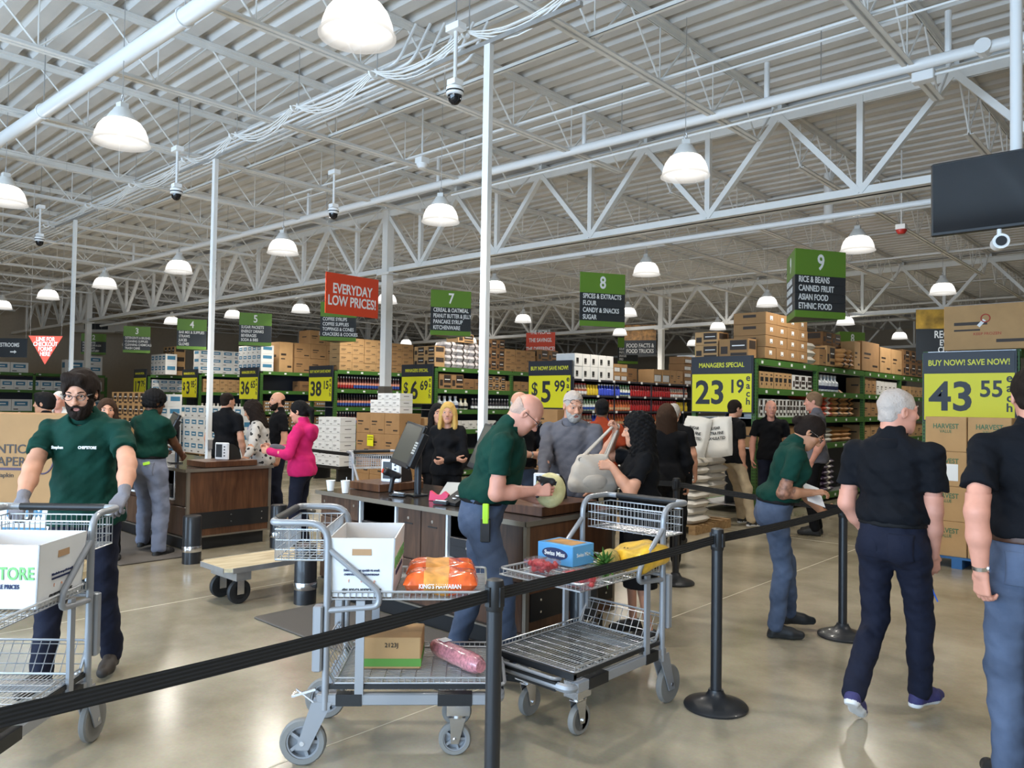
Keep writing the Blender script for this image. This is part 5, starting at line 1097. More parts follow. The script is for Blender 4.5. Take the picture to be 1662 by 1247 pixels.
    if not tuck:
        S.ell(Pp(0, -.005, .02), np.array((.172 * (.6 + .4 * hw) * (1.05 if female else 1), .130 * (.5 + .5 * hw) + .01, .16)) * s, .05, 1, Pm)
        for q in (-1, 1): S.ell(Pp(q * .07, -.062, -.03), np.array((.09, .088, .095)) * s * (.7 + .3 * hw) * (1.08 if female else 1), .05, 1, Pm); S.cone(hipj[0 if q > 0 else 1], hipj[0 if q > 0 else 1] * .75 + kn[0 if q > 0 else 1] * .25, .104 * rs * legw, .1 * rs * legw, .04)
    if tuck: S.plane(Pp(0, 0, .088), Pm @ np.array([0, 0, -1.0]))
    elif not skirt: S.plane(Pp(0, 0, -.075), Pm @ np.array([0, 0, -1.0]))
    for i in (0, 1):
        if sleeve == 'none': continue
        if sleeve == 'short':
            e2 = sh[i] * .36 + el[i] * .64; B2 = SDF(lo, hi, vc); B2.cone(sh[i], sh[i] + (el[i] - sh[i]) * .9, .057 * rs, .068 * rs, 0); B2.plane(e2, el[i] - sh[i]); k = .03; h_ = np.maximum(k - np.abs(S.D - B2.D), 0) / k; S.D = np.minimum(S.D, B2.D) - h_ * h_ * k * .25
        else:
            S.cone(sh[i], el[i], .059 * rs, .056 * rs, .04); S.cone(el[i], wr[i] - (wr[i] - el[i]) * .06, .057 * rs, .042 * rs, .03)
    if collar: S.cone(T(0, -.016, .50), T(0, -.006, .548), .078 * hs, .073 * hs, .012)
    if sleeve == 'hood': S.cone(T(-.08, -.11, .46), T(.08, -.11, .46), .05, .05, .05); S.ell(T(0, -.13, .42), np.array((.12, .05, .1)) * s, .04, 1, Tm)
    if collar or sleeve: S.cone(T(0, .02, .52), T(0, .10, .58), .058 * hs, .08 * hs, .008, -1)
    S.noise(noise * 1.7, 24, len(label) % 7); S.noise(noise, 52, len(label) % 5)
    if skirt:
        for i in (0, 1): S.cone(hipj[i], np.array([kn[i][0], kn[i][1], skirt]), .12 * rs, .13 * rs, .08)
        S.plane((0, 0, skirt), (0, 0, -1))
    mats_ = [shirt] + ([inner] if inner else [])
    so = sdf_obj('dress' if skirt else ('hoodie' if sleeve == 'hood' else 'shirt'), [S], mats_, root, (lambda c: ((np.abs((c - pel) @ Tm[:, 0]) < .07 * s) & (((c - pel) @ Tm[:, 1]) > .05 * s)).astype(int)) if inner else None)
    if collar and near:
        Cc = SDF(neck0 - .16, neck0 + .16, .005); Cc.cone(T(0, -.022, .487), T(0, -.004, .553), .094 * hs, .075 * hs, .0); Cc.cone(T(0, -.022, .46), T(0, .0, .60), .082 * hs, .064 * hs, .004, -1); Cc.plane(T(0, -.004, .548), Tm @ np.array([0, -.25, 1.0])); Cc.plane(T(0, 0, .478), Tm @ np.array([0, .15, -1.0])); Cc.cone(T(0, .07, .47), T(0, .10, .60), .006, .035, .004, -1); sdf_obj('collar', [Cc], shirt, root)
    # ---- trousers, belt, shoes
    if not bare:
        lo3 = lo.copy(); hi3 = hi.copy(); hi3[2] = pel[2] + .25 * s; S = SDF(lo3, hi3, vc)
        def legs(S, o):
            S.ell(Pp(0, -.005, .0), np.array((.158 * (.6 + .4 * hw) * (1.05 if female else 1) + o, .116 * (.5 + .5 * hw) + o, .15)) * s, .05, 1, Pm)
            S.ell(Pp(0, .0, .1), np.array((.145 * (.5 + .5 * hw) + o, .112 * hw + o, .1)) * s, .05, 1, Pm)
            for i, sg in ((0, 1), (1, -1)):
                S.ell(Pp(sg * .07, -.062, -.035), np.array((.074, .068, .085)) * s * (.7 + .3 * hw) * (1.08 if female else 1), .05, 1, Pm)
                S.cone(hipj[i] + np.array([0, 0, -.03 * s]), kn[i], .091 * rs * legw + o, .066 * rs * legw + o, .035); S.cone(kn[i], an[i] + np.array([0, -.01, -.0]), .066 * rs * legw, .058 * s * legw, .03)
                S.ell(kn[i] * .6 + an[i] * .4 + np.array([0, -.02, 0]), np.array((.05, .055, .1)) * s * legw, .04)
        legs(S, 0); S.plane(Pp(0, 0, .104), Pm @ np.array([0, 0, 1.0]))
        for i in (0, 1): pass
        S.D = np.maximum(S.D, (.05 * s - (np.arange(S.n[2]) * S.v + S.lo[2]))[None, None, :].astype(np.float32)); S.noise(.0055, 21, 2.2); S.noise(.003, 50, .7)
        sdf_obj('trousers', [S], pants, root)
        if pockets:
            for q in (-1, 1):
                K = SDF(pel - np.array([.26, .3, .25]), pel + np.array([.26, .1, .15]), .006); legs(K, 0); K.D -= .0045
                ax_ = [(np.arange(K.n[i]) * K.v + K.lo[i]) for i in range(3)]; X_, Y_, Z_ = ax_[0][:, None, None] - pel[0], ax_[1][None, :, None] - pel[1], ax_[2][None, None, :] - pel[2]
                lx = Pm[0, 0] * X_ + Pm[1, 0] * Y_ + Pm[2, 0] * Z_; ly = Pm[0, 1] * X_ + Pm[1, 1] * Y_ + Pm[2, 1] * Z_; lz = Pm[0, 2] * X_ + Pm[1, 2] * Y_ + Pm[2, 2] * Z_
                K.D = np.maximum(K.D, np.maximum(np.maximum(np.abs(lx - q * .083 * s) - (.058 * s + .0 * lz), np.abs(lz + .03 * s) - .07 * s), ly + .03)).astype(np.float32); sdf_obj('back_pocket', [K], pockets, root)
        if belt:
            S = SDF(pel - np.array([.35, .35, .1]), pel + np.array([.35, .35, .25]), vc * .8); S.ell(Pp(0, -.005, .0), np.array((.158 * (.6 + .4 * hw) * (1.05 if female else 1), .116 * (.5 + .5 * hw), .15)) * s, .05, 1, Pm); S.ell(Pp(0, .0, .1), np.array((.145 * (.5 + .5 * hw), .112 * hw, .1)) * s, .05, 1, Pm); S.D -= .006; S.plane(Pp(0, 0, .106), Pm @ np.array([0, 0, 1.0])); S.plane(Pp(0, 0, .068), Pm @ np.array([0, 0, -1.0])); sdf_obj('belt', [S], belt, root)
    for i, sg in ((0, 1), (1, -1)):
        S = SDF(an[i] - .26, an[i] + .26, vh * 1.3); a = an[i]; fy = R(footyaw[i]); fd = np.array([math.sin(fy), math.cos(fy), 0]); hr = heel[i]
        Fm = np.array(Matrix.Rotation(-fy, 3, 'Z') @ Matrix.Rotation(R(-hr), 3, 'X')); G = lambda x, y, z: a + Fm @ (np.array([x, y, z - .085]) * s)
        S.cone(G(0, -.035, .035), G(0, -.02, .08), .036 * s, .04 * s, .02); S.cone(G(0, -.03, .035), G(0, .10, .034), .036 * s, .042 * s, .02); S.cone(G(0, .10, .034), G(-sg * .008, .165, .03), .041 * s, .032 * s, .02); S.cone(G(0, 0, .075), G(0, .09, .05), .036 * s, .034 * s, .02)
        S.cone(G(0, -.045, .012), G(0, -.045, .012), .034 * s, .034 * s, .01); S.plane(G(0, 0, .002), Fm @ np.array([0, 0, -1.0]))
        S.plane(G(0, 0, .105), Fm @ np.array([0, 0, 1.0]))
        sdf_obj('shoe', [S], [shoes, sole], root, lambda c: (((c - a) @ Fm)[:, 2] < (-.085 + .024) * s).astype(int))
    return dict(root=root, body=body, H3=H3, T=T, Pp=Pp, wr=wr, el=el, sh=sh, base=base, rz=rz, Hm=Hm, Tm=Tm, s=s, shirt=so)
def W(px, py, d): return atD(px, py, d)
G_ = lambda px, py: onZ(px, py)
def on_front(P, me_obj, u, zz, txt, size, m):
    """lettering laid on the front of a garment"""
    T_, s = P['T'], P['s']; p = T_(u, 0, zz); co = np.zeros(len(me_obj.data.vertices) * 3, np.float32); me_obj.data.vertices.foreach_get('co', co); co = co.reshape(-1, 3); d2 = np.linalg.norm((co - p)[:, [0, 2]], axis=1); sel = (d2 < .03); y = co[sel][:, 1].max()
    o = text(txt, size, m, P['root'], (p[0], y + .006, p[2]), (R(90), 0, R(180)), name='embroidery', xs=.85, bold=.0006)
PE = {}
PE['stephen'] = person('bearded man in dark green polo and glasses pushing a cart, facing the camera', (-2.53, 4.62), 178, 1.86, 1.14, skin='light', hair='thick', hairc='dark', beard='full', glasses='on', lean=6, feet=[cw(-2.66, 4.42), cw(-2.45, 4.80)], footyaw=(6, -14), hands=[W(26, 838, 4.03), W(203, 838, 4.03)], poles=((.9, -.5, -.4), (-.9, -.5, -.4)), hand=(((-.1, .7, -.6), (0, -.5, -1), .75), ((.1, .7, -.6), (0, -.5, -1), .75)), head=(8, 12, 0), shirt=M_dgreen, pants=M_dkjean, shoes=M_bshoe, gloves=True)
PE['cash2'] = person('cashier in dark green polo and pale jeans with back turned', (-3.88, 8.3), 18, 1.77, 1.2, skin='brown', hair='curly', hairc='black', feet=[G_(258, 903), G_(232, 893)], hands=[W(302, 752, 8.75), W(280, 748, 9.0)], head=(-20, 10, 0), shirt=M_dgreen, tuck=True, pants=M_ljean, legw=1.22, belt=M_belt2, near=False, pockets=M_ljean)
PE['baldcash'] = person('bald cashier in dark green polo scanning a melon', (-.15, 4.86), 92, 1.83, 1.28, skin='pink', hair='fringe', hairc='stub', glasses='on', lean=17, hips=(0, -.02, 0), feet=[W(826, 1112, 4.62) * 1.0, cw(-.33, 5.12)], footyaw=(12, -10), hands=[W(868, 797, 4.74), W(872, 812, 5.02)], poles=((.35, -.6, -1), (-.4, -.5, -1)), hand=(((-.1, 1, .1), (-1, 0, -.2), .8), ((.3, 1, 0), (.25, .1, 1), .45)), head=(0, 30, 0), shirt=M_dgreen, tuck=True, pants=M_jean, legw=1.08, belt=M_belt2)
PE['grey'] = person('white bearded man in grey shirt with glasses pushed up on his head', (.52, 6.62), 196, 1.82, 1.25, skin='light', hair='crop', hairc='silver', beard='grey', glasses='up', lean=3, hands=[W(880, 800, 6.1), W(960, 800, 6.2)], head=(32, 14, 0), shirt=M_greysh, sleeve='long', pants=M_dkjean)
PE['dress'] = person('woman in black dress lifting a cream handbag by its straps', (.95, 5.62), 272, 1.62, 1.25, True, 'light', 'curlylong', 'black', feet=[cw(.93, 5.78), cw(1.0, 5.5)], footyaw=(5, -5), hands=[W(1000, 703, 5.75), W(993, 757, 5.45)], poles=((.5, -.2, -1), (-.6, -.5, -1)), hand=(((0, .3, 1), (-.7, 1, 0), .9), ((.3, 1, .1), (1, 0, -.3), .85)), head=(-5, 6, 0), shirt=M_blk, collar=False, skirt=.40, bare=True, shoes=M_shoe)
PE['pink'] = person('woman in hot pink hoodie and dark jeans holding a small cup', (-2.36, 8.7), 276, 1.68, 1.1, True, 'light', 'pony', 'black', hands=[W(440, 727, 8.75), W(437, 733, 8.5)], poles=((.4, -.6, -1), (-.5, -.6, -1)), head=(0, 12, 0), shirt=M_pink, sleeve='hood', pants=M_dkjean, inner=M_greysh, near=False)
PE['cardi'] = person('woman in patterned pale cardigan over a blue top leaning on the far counter', (-3.26, 10.1), 262, 1.68, 1.2, True, 'tan', 'curlylong', 'dark', lean=8, hands=[W(405, 744, 9.75), W(399, 747, 9.5)], head=(0, 14, 0), shirt=M_cardi, sleeve='long', pants=M_blk, inner=M_blueshirt, near=False, collar=False)
PE['baldbeard'] = person('bald bearded man in black polo behind the women, looking left', (-3.25, 10.75), 240, 1.8, 1.1, skin='light', hair='fringe', hairc='dark', beard='short', head=(10, 0, 0), shirt=M_blk, pants=M_dkjean, near=False)
PE['backman'] = person('man in black polo and trousers with back turned beside the white cartons', (-4.0, 10.8), 8, 1.78, 1.05, skin='light', hair='crop', hairc='dark', head=(-25, 0, 0), shirt=M_blk, pants=M_blk, near=False)
PE['blonde'] = person('smiling woman with long blonde hair and black turtleneck', (-.74, 9.0), 186, 1.68, 1.15, True, 'light', 'long', 'blonde', hands=[W(742, 745, 8.75), W(722, 748, 8.75)], poles=((1, -.3, -.5), (-1, -.3, -.5)), head=(6, 0, 0), shirt=M_blk, sleeve='long', pants=M_blk, near=False)
PE['behindblonde'] = person('dark haired woman half hidden behind the blonde woman', (-.91, 9.45), 160, 1.66, 1.0, True, 'light', 'long', 'black', shirt=M_blk, sleeve='long', pants=M_blk, near=False)
PE['watch'] = person('bald man in black polo and jeans with a wrist watch behind the cashier', (.07, 7.5), 165, 1.81, 1.12, skin='light', hair='fringe', hairc='grey', glasses='on', hands=[None, W(858, 738, 7.3)], poles=(None, (-1, -.5, 0)), head=(25, 0, 0), shirt=M_blk, tuck=True, pants=M_jean, belt=M_brbelt, near=False)
PE['orange'] = person('man in rust orange shirt with back turned at the spice shelves', (1.02, 8.7), 12, 1.76, 1.15, skin='brown', hair='crop', hairc='black', shirt=M_orange, pants=M_blk, near=False)
PE['longhair'] = person('woman in black with long brown hair seen from behind', (1.64, 8.15), 5, 1.70, 1.1, True, 'light', 'long', 'brown', shirt=M_blk, sleeve='long', pants=M_blk, near=False, collar=False)
PE['sliver'] = person('man in black standing left of the flour sacks, partly hidden', (2.0, 9.5), 20, 1.72, 1.1, skin='light', hair='crop', hairc='grey', shirt=M_blk, pants=M_blk, near=False)
PE['tee'] = person('man in black tee and khaki trousers with hand in pocket', (3.16, 10.95), 72, 1.79, 1.05, skin='light', hair='short', hairc='dark', feet=[G_(1222, 862), G_(1205, 852)], hands=[W(1207, 758, 10.75), None], poles=((.6, -1, -.1), None), hand=((None, None, .6), (None, None, .4)), shirt=M_blk, collar=False, pants=M_khaki, shoes=M_shoe, sole=M_wsole, near=False)
PE['polo'] = person('bald man in black polo standing face on beside the grey polo man', (3.9, 11.6), 188, 1.80, 1.12, skin='pink', hair='bald', hairc='grey', shirt=M_blk, pants=M_dkjean, near=False)
PE['tall'] = person('tall man in slate grey polo and black trousers looking left', (4.08, 10.35), 300, 1.92, 1.05, skin='pink', hair='short', hairc='sandy', hands=[W(1300, 745, 10.5), W(1318, 748, 10.15)], poles=((.4, -.8, -1), (-.4, -.8, -1)), head=(10, 4, 0), shirt=M_greysh, pants=M_blk, near=False)
PE['tattoo'] = person('tattooed woman in dark green polo reading a paper by the belt post', (2.0, 5.72), 98, 1.69, 1.15, True, 'tan', 'bun', 'dark', glasses='on', lean=17, hips=(0, -.04, 0), feet=[G_(1262, 1036), G_(1284, 1020)], footyaw=(5, -6), hands=[W(1318, 800, 5.6), W(1335, 832, 5.85)], poles=((.3, -.9, -.8), (-.3, -.6, -1)), hand=(((0, 1, .1), (-.3, 0, -1), .4), ((0, 1, .1), (.2, 0, 1), .35)), head=(-6, 26, 0), tattoo=True, shirt=M_dgreen, tuck=True, pants=M_jean, legw=.98, belt=M_belt2)
PE['walker'] = person('grey haired man in black polo and dark jeans walking away with a pen', (2.10, 4.24), 48, 1.81, 1.2, skin='pink', hair='crop', hairc='silver', feet=[cw(2.32, 4.36), cw(1.86, 4.16)], footyaw=(14, -12), heel=(0, 32), hands=[W(1515, 925, 4.18), W(1412, 870, 4.45)], poles=((.5, -1, 0), (-.5, -1, 0)), hand=((None, (-.8, .5, 0), .55), (None, None, .45)), head=(-38, 3, 0), shirt=M_nvy, tuck=True, pants=M_dkjean, belt=M_belt2, shoes=M_pshoe, sole=M_wsole, pockets=M_dkjean)
PE['edge'] = person('man in black polo and faded jeans cut by the right edge of the picture', (2.34, 3.45), 12, 1.90, 1.08, skin='pink', hair='short', hairc='dark', hands=[None, W(1592, 930, 3.38)], poles=(None, (-.6, -1, 0)), hand=((None, None, .5), (None, (.9, .4, 0), .5)), head=(-10, 0, 0), shirt=M_nvy, tuck=True, pants=M_jean, belt=M_brbelt, shoes=M_shoe, pockets=M_jean)
PE['bg1'] = person('dark haired man in black looking left behind the large paper carton', (-5.5, 9.1), 262, 1.72, 1.0, skin='tan', hair='thick', hairc='black', shirt=M_blk, pants=M_blk, near=False)
PE['bg2'] = person('older man in pale shirt standing behind the dark haired man at left', (-6.1, 10.4), 185, 1.76, 1.1, skin='pink', hair='crop', hairc='white', shirt=mat('pale_shirt', srgb(190, 186, 178), .85), pants=M_blk, near=False)
PE['bg3'] = person('person in dark clothes half hidden behind the bearded man', (-4.2, 8.0), 150, 1.66, 1.1, skin='light', hair='long', hairc='brown', female=True, shirt=M_blk, sleeve='long', pants=M_blk, near=False)
on_front(PE['stephen'], PE['stephen']['shirt'], .078, .36, 'Stephen', .024, M_white_ink); on_front(PE['stephen'], PE['stephen']['shirt'], -.078, .36, "CHEF'STORE", .022, M_white_ink)
# ================================================================== THINGS CARRIED, BOUGHT AND ON THE COUNTERS
def local(cart, x, y, z): return cart.matrix_basis @ Vector((x, y, z))
M_cbox = mat('white_corrugated', srgb(222, 222, 222), .7, var=.03); M_lgreen = mat('fresh_green_print', srgb(120, 186, 110), .6); M_navyink = mat('navy_print', srgb(40, 50, 90), .6); M_peach = mat('peach_print', srgb(226, 160, 130), .6); M_inside = mat('kraft_inside', srgb(176, 140, 104), .85)
def store_box(cart, x0, x1, y0, y1, z, label, longx):
    """open white box; longx: long logo face looks along +x of the cart, otherwise the short face does"""
    rz = cart.rotation_euler.z; c = local(cart, (x0 + x1) / 2, (y0 + y1) / 2, z); t = empty('open_box', c, rz, label, 'box', 'white store boxes')
    a, b, h, k = (x1 - x0) / 2, (y1 - y0) / 2, .275, .006; fl = 1.07
    def wall(p, q, nm):
        p = Vector(p); q = Vector(q); n_ = Vector((p.y - q.y, q.x - p.x, 0)).normalized() * k
        vv = [p, q, q + n_, p + n_]; top = [Vector((v.x * fl, v.y * fl, h)) for v in vv]
        MB().add(vv + top, [(3, 2, 1, 0), (4, 5, 6, 7), (0, 1, 5, 4), (1, 2, 6, 5), (2, 3, 7, 6), (3, 0, 4, 7)]).build(nm, M_cbox, t)
    wall((-a, -b, 0), (a, -b, 0), 'side'); wall((a, -b, 0), (a, b, 0), 'side'); wall((a, b, 0), (-a, b, 0), 'side'); wall((-a, b, 0), (-a, -b, 0), 'side'); MB().box(-a, a, -b, b, 0, .005).build('bottom', M_inside, t)
    MB().box(-a * .8, a * .8, -b * .8, b * .8, .006, .17).build('flap', M_inside, t)
    tilt = math.atan((fl - 1) * 1.0 * .18 / h)
    def face(off, ang, items):
        for (s, sz, u, zz, m, al) in items:
            Mt = Matrix.Rotation(ang, 4, 'Z'); p = Mt @ Vector((u, -(off * (1 + (fl - 1) * zz / h)) - .0025, zz)); text(s, sz, m, t, p, (R(90) + 0.0, 0, ang), name='print', xs=.8, bold=sz * .02, align=al)
        Mt = Matrix.Rotation(ang, 4, 'Z')
    logo = [("US CHEF'STORE", .075, 0, .15, M_lgreen, 'CENTER'), ('EVERYDAY WHOLESALE PRICES', .026, 0, .095, M_navyink, 'CENTER')]
    short = [('Subscribe for our specials via email:', .0145, 0, .125, M_navyink, 'CENTER'), ('CHEFSTORE.COM/ACCOUNT/SIGNUP', .012, 0, .105, M_navyink, 'CENTER'), ("@USFCHEF'STORE", .028, 0, .028, M_ink, 'CENTER'), ('f', .02, -.06, .075, M_peach, 'CENTER'), ('o', .02, 0, .075, M_peach, 'CENTER'), ('p', .02, .06, .075, M_peach, 'CENTER')]
    if longx: face(a, R(90), logo); face(b, R(180), short); hole = (b, R(180))
    else: face(a, R(90), logo); face(b, 0, short); hole = (b, 0)
    off, ang = hole
    for an_ in (0, R(180)):
        Mt = Matrix.Rotation(ang + an_, 4, 'Z'); o = off * (1 + (fl - 1) * .21 / h)
        MB().box(-.045, .045, -o - .002, -o + .004, .195, .225, Mt).build('hand_hole', M_inside, t)
    return t
store_box(cA, .14, .50, -.17, .265, .775, 'white open store box at the lower left on the bearded man\'s cart', True)
store_box(cB, .11, .40, -.27, .17, .775, 'white open store box on the centre cart with its hand hole facing out', False)
# bread bag
M_bag = mat('orange_bread_bag', srgb(232, 96, 36), .25, var=.35, vscale=18, coat=.7); M_bread = mat('golden_rolls', srgb(216, 150, 70), .5, var=.3, vscale=20)
for i, (x, y) in enumerate(((.62, -.15), (.61, .085))):
    c = local(cB, x, y, .776); o = tag(put('bread_bag', sack_mesh(.36, .22, .1, [M_bag, M_bread], (.3, .62), 11 + i), None, c, (0, 0, cB.rotation_euler.z + .04 * i)), ('orange bag of sweet rolls nearest on the centre cart shelf', 'orange bag of sweet rolls farther back on the centre cart shelf')[i], 'bread', 'orange bread bags')
    text("KING'S HAWAIIAN", .028, M_white_ink, o, (0, -.108, .045), (R(75), 0, 0), name='print', xs=.85, bold=.0006)
# case with a green stripe
c = local(cB, .38, .04, .378); o = carton(c.x, c.y, c.z, .29, .25, .152, M_card2, 'plain', 'tan carton with green stripe stamped 2123J on the centre cart deck', 'single cartons', cB.rotation_euler.z)
MB().box(-.146, .146, -.1265, .1265, .012, .05).build('green_stripe', mat('stripe_green', srgb(96, 150, 62), .7), o); text('2123J', .03, M_ink, o, (0, -.127, .115), (R(90), 0, 0), name='print')
# chub of ground meat
p0 = local(cB, .58, .14, .425); p1 = local(cB, .82, -.19, .425)
m = MB(); pts = [p0 + (p1 - p0) * (i / 12) for i in range(13)]; rr = [.03, .044] + [.047 + .0015 * math.sin(i * 2) for i in range(9)] + [.044, .03]; m.tube(pts, rr, 18)
M_meat = mat('marbled_ground_meat', srgb(192, 124, 130), .35, var=.4, vscale=60, coat=.6); o = tag(m.build('meat_chub', M_meat, None, 60), 'long pink roll of ground meat lying on the centre cart deck', 'meat')
MB().bar(p0 + (p1 - p0) * .16 + Vector((0, 0, .0505)), p0 + (p1 - p0) * .3 + Vector((0, 0, .0505)), .05, .002).build('paper_label', M_paper, o)
# fruit on cart C
z = .772; rzC = cC.rotation_euler.z
c = local(cC, .42, .02, z); M_swiss = mat('sky_blue_print', srgb(88, 160, 214), .5)
o = put('food_box', MB().bbox(-.13, .13, -.1, .1, 0, .115, .004).mesh('food_box', M_swiss), None, onZ(918, 912, z), (0, 0, rzC + R(90))); tag(o, 'bright blue food box on the right cart shelf', 'box')
MB().prism([(.095 * math.cos(a), .034 * math.sin(a)) for a in [2 * math.pi * i / 20 for i in range(20)]], 0, .0015, Matrix.Translation((-.0, -.1, .06)) @ Matrix.Rotation(R(90), 4, 'X')).build('logo_oval', M_navyink, o); text('Swiss Miss', .036, M_white_ink, o, (0, -.1022, .06), (R(90), 0, 0), name='print', bold=.0006); text('Swiss Miss', .03, M_white_ink, o, (.1312, 0, .06), (R(90), 0, R(90)), name='print')
MB().box(-.1, .1, -.07, .07, .1152, .1162).build('photo_print', M_food, o)
M_clam = mat('clear_clamshell', (.9, .92, .92), .05, trans=.9, alpha=.35); M_berry = mat('strawberry_red', srgb(190, 40, 44), .35, bump=.4, bscale=160); M_leaf = mat('leaf_green', srgb(70, 110, 44), .5)
berry = MB().lathe([(0, -.017), (.008, -.012), (.015, .002), (.016, .01), (.011, .016), (0, .017)], 10).mesh('strawberry', M_berry, 60)
for n_, (x, y, lb) in enumerate(((880, 930, 'clear clamshell of strawberries left of the blue box'), (945, 951, 'clear clamshell of strawberries in front of the pineapple'))):
    t = empty('strawberry_clamshell', onZ(x, y, z), rzC, lb, 'strawberries', 'strawberry clamshells')
    MB().bbox(-.06, .06, -.09, .09, 0, .075, .01).build('clamshell', M_clam, t)
    for i in range(30): put('strawberry', berry, t, (random.uniform(-.042, .042), random.uniform(-.072, .072), random.choice((.02, .04, .055))), (random.uniform(0, 3), random.uniform(0, 3), random.uniform(0, 6)))
# pineapple
t = empty('pineapple', onZ(987, 928, z) + Vector((0, 0, .06)), rzC + R(25), 'pineapple lying on the right cart shelf with its leafy crown forward', 'pineapple')
m = MB(); Mx = Matrix.Rotation(R(90), 4, 'Y'); m.lathe([(.02, -.12), (.045, -.11), (.056, -.06), (.058, -.0), (.052, .05), (.03, .075)], 16, M=Mx); M_pine = mat('pineapple_rind', srgb(170, 150, 80), .7, var=.4, vscale=40, bump=1.0, bscale=70); m.build('fruit', M_pine, t, 50)
for i in range(26):
    a = i * 2.4; L_ = .09 + .006 * (i % 8); sp = .25 + .03 * i; b0 = Vector((.07, 0, 0)); d_ = Vector((1.0, math.cos(a) * sp * 1.3, math.sin(a) * sp * 1.3)).normalized(); s_ = d_.cross(Vector((0, 0, 1))).normalized() * .012; p1 = b0 + d_ * L_ * .5; p2 = b0 + d_ * L_ + Vector((.0, math.cos(a), math.sin(a))) * .025
    up = s_.cross(d_).normalized() * .003
    MB().add([b0 - s_ * .6, b0 + s_ * .6, p1 + s_, p2, p1 - s_, b0 - up * 2, p1 - up * 2], [(0, 1, 2, 4), (4, 2, 3), (1, 0, 5), (0, 4, 6, 5), (4, 3, 6), (3, 2, 6), (2, 1, 5, 6)]).build('leaf', M_leaf, t)
M_ybag = mat('yellow_snack_bag', srgb(226, 176, 50), .3, var=.35, vscale=14, coat=.5); o = tag(put('snack_bag', sack_mesh(.32, .26, .13, [M_ybag], None, 14), None, onZ(1040, 922, z), (R(14), R(-6), rzC + R(75))), 'yellow glossy food bag at the back of the right cart shelf', 'bag'); text('skinny', .06, M_ink, o, (0, -.06, .125), (R(15), 0, 0), name='print')
# handbag
M_cream = mat('cream_leather', srgb(190, 178, 164), .5, bump=.15, bscale=50)
hb = W(962, 800, 5.62); t = empty('handbag', hb, R(YAW) + R(8), 'cream leather handbag held up by its two straps', 'handbag')
S = SDF((-.22, -.14, -.03), (.22, .14, .42), .008); S.ell((0, 0, .1), (.155, .075, .12), .05); S.cone((-.12, 0, .06), (.12, 0, .06), .07, .07, .05); S.cone((-.09, 0, .25), (.09, 0, .25), .028, .028, .1); S.cone((-.11, 0, .16), (.11, 0, .16), .05, .05, .05); S.noise(.003, 40, 1.0); S.plane((0, 0, .005), (0, 0, -1)); sdf_obj('bag_body', [S], M_cream, t)
S = SDF((-.14, -.14, 0), (.14, 0, .22), .007); S.ell((0, -.062, .085), (.1, .03, .062), 0); sdf_obj('front_pocket', [S], M_cream, t)
hl = Matrix.Rotation(-(R(YAW) + R(8)), 3, 'Z') @ (W(1001, 690, 5.75) - hb)
for q in (-1, 1): MB().tube(bend([(-.10, q * .03, .24), hl + Vector((-.02, q * .008, .0)), hl + Vector((.02, q * .008, .0)), (.09, q * .03, .26)], .02, 4), .009, 8).build('strap', M_cream, t); MB().tube([(-.10 + .015 * math.cos(a), q * .03, .245 + .015 * math.sin(a)) for a in [2 * math.pi * i / 10 for i in range(10)]], .003, 5, closed=True).build('ring', M_chrome, t)
# melon and hand scanner
M_melon = mat('pale_melon_rind', srgb(224, 216, 160), .5, var=.1, vscale=14, bump=.3, bscale=90)
mp = W(893, 796, 5.0); S = SDF((-.15,) * 3, (.15,) * 3, .008); S.ell((0, 0, 0), (.1, .1, .115), 0); S.noise(.0012, 60, 0); o = sdf_obj('melon', [S], M_melon, None); o.location = mp; tag(o, 'pale yellow melon held by the bald cashier', 'melon')
def scanner(loc, rot, label, tip=None, sc=1.0):
    t = empty('barcode_scanner', loc, 0, label, 'scanner', 'barcode scanners'); t.rotation_euler = rot; t.scale = (sc,) * 3
    S = SDF((-.06, -.08, -.16), (.06, .14, .08), .006); S.cone((0, 0, -.12), (0, .01, 0), .017, .02, .02); S.cone((0, -.03, .02), (0, .07, .03), .026, .03, .02); S.ell((0, .085, .03), (.036, .025, .028), .02); sdf_obj('scanner_body', [S], M_black, t)
    MB().box(-.026, .026, .105, .112, .012, .046).build('scan_window', tip or M_slate, t)
scanner(W(880, 783, 4.75), (R(-20), 0, cam_heading(1, .35) - R(90)), 'black hand scanner aimed at the melon', None, .75)
# pen, paper, pouch, watches
pp_ = W(1512, 955, 4.15); tag(MB().cyl(pp_, pp_ + Vector((.02, .02, -.06)) * 1.2, .005, .004, n=8).build('pen', mat('blue_pen', srgb(60, 100, 190), .4)), 'blue and white pen in the walking man\'s hand', 'pen')
q0 = W(1318, 812, 5.62); t = tag(put('paper_sheet', MB().box(-.07, .07, -.11, .11, 0, .002).mesh('paper_sheet', M_paper), None, W(1320, 803, 5.66), (R(35), R(20), cam_heading(1, .1))), 'white paper form held by the tattooed woman', 'paper')
bp = PE['baldcash']; c = bp['Pp'](.205, .03, .0)
kn_ = empty('knife_pouch', Matrix.Rotation(bp['rz'], 3, 'Z') @ Vector(c) + bp['base'], bp['rz'], 'neon green box cutter in a black belt pouch', 'pouch')
MB().bbox(-.012, .014, -.03, .03, -.14, .0, .006).build('pouch', M_black, kn_); MB().bbox(-.004, .018, -.018, .02, -.03, .09, .006).build('cutter', mat('neon_green', srgb(180, 232, 50), .5), kn_, 40)
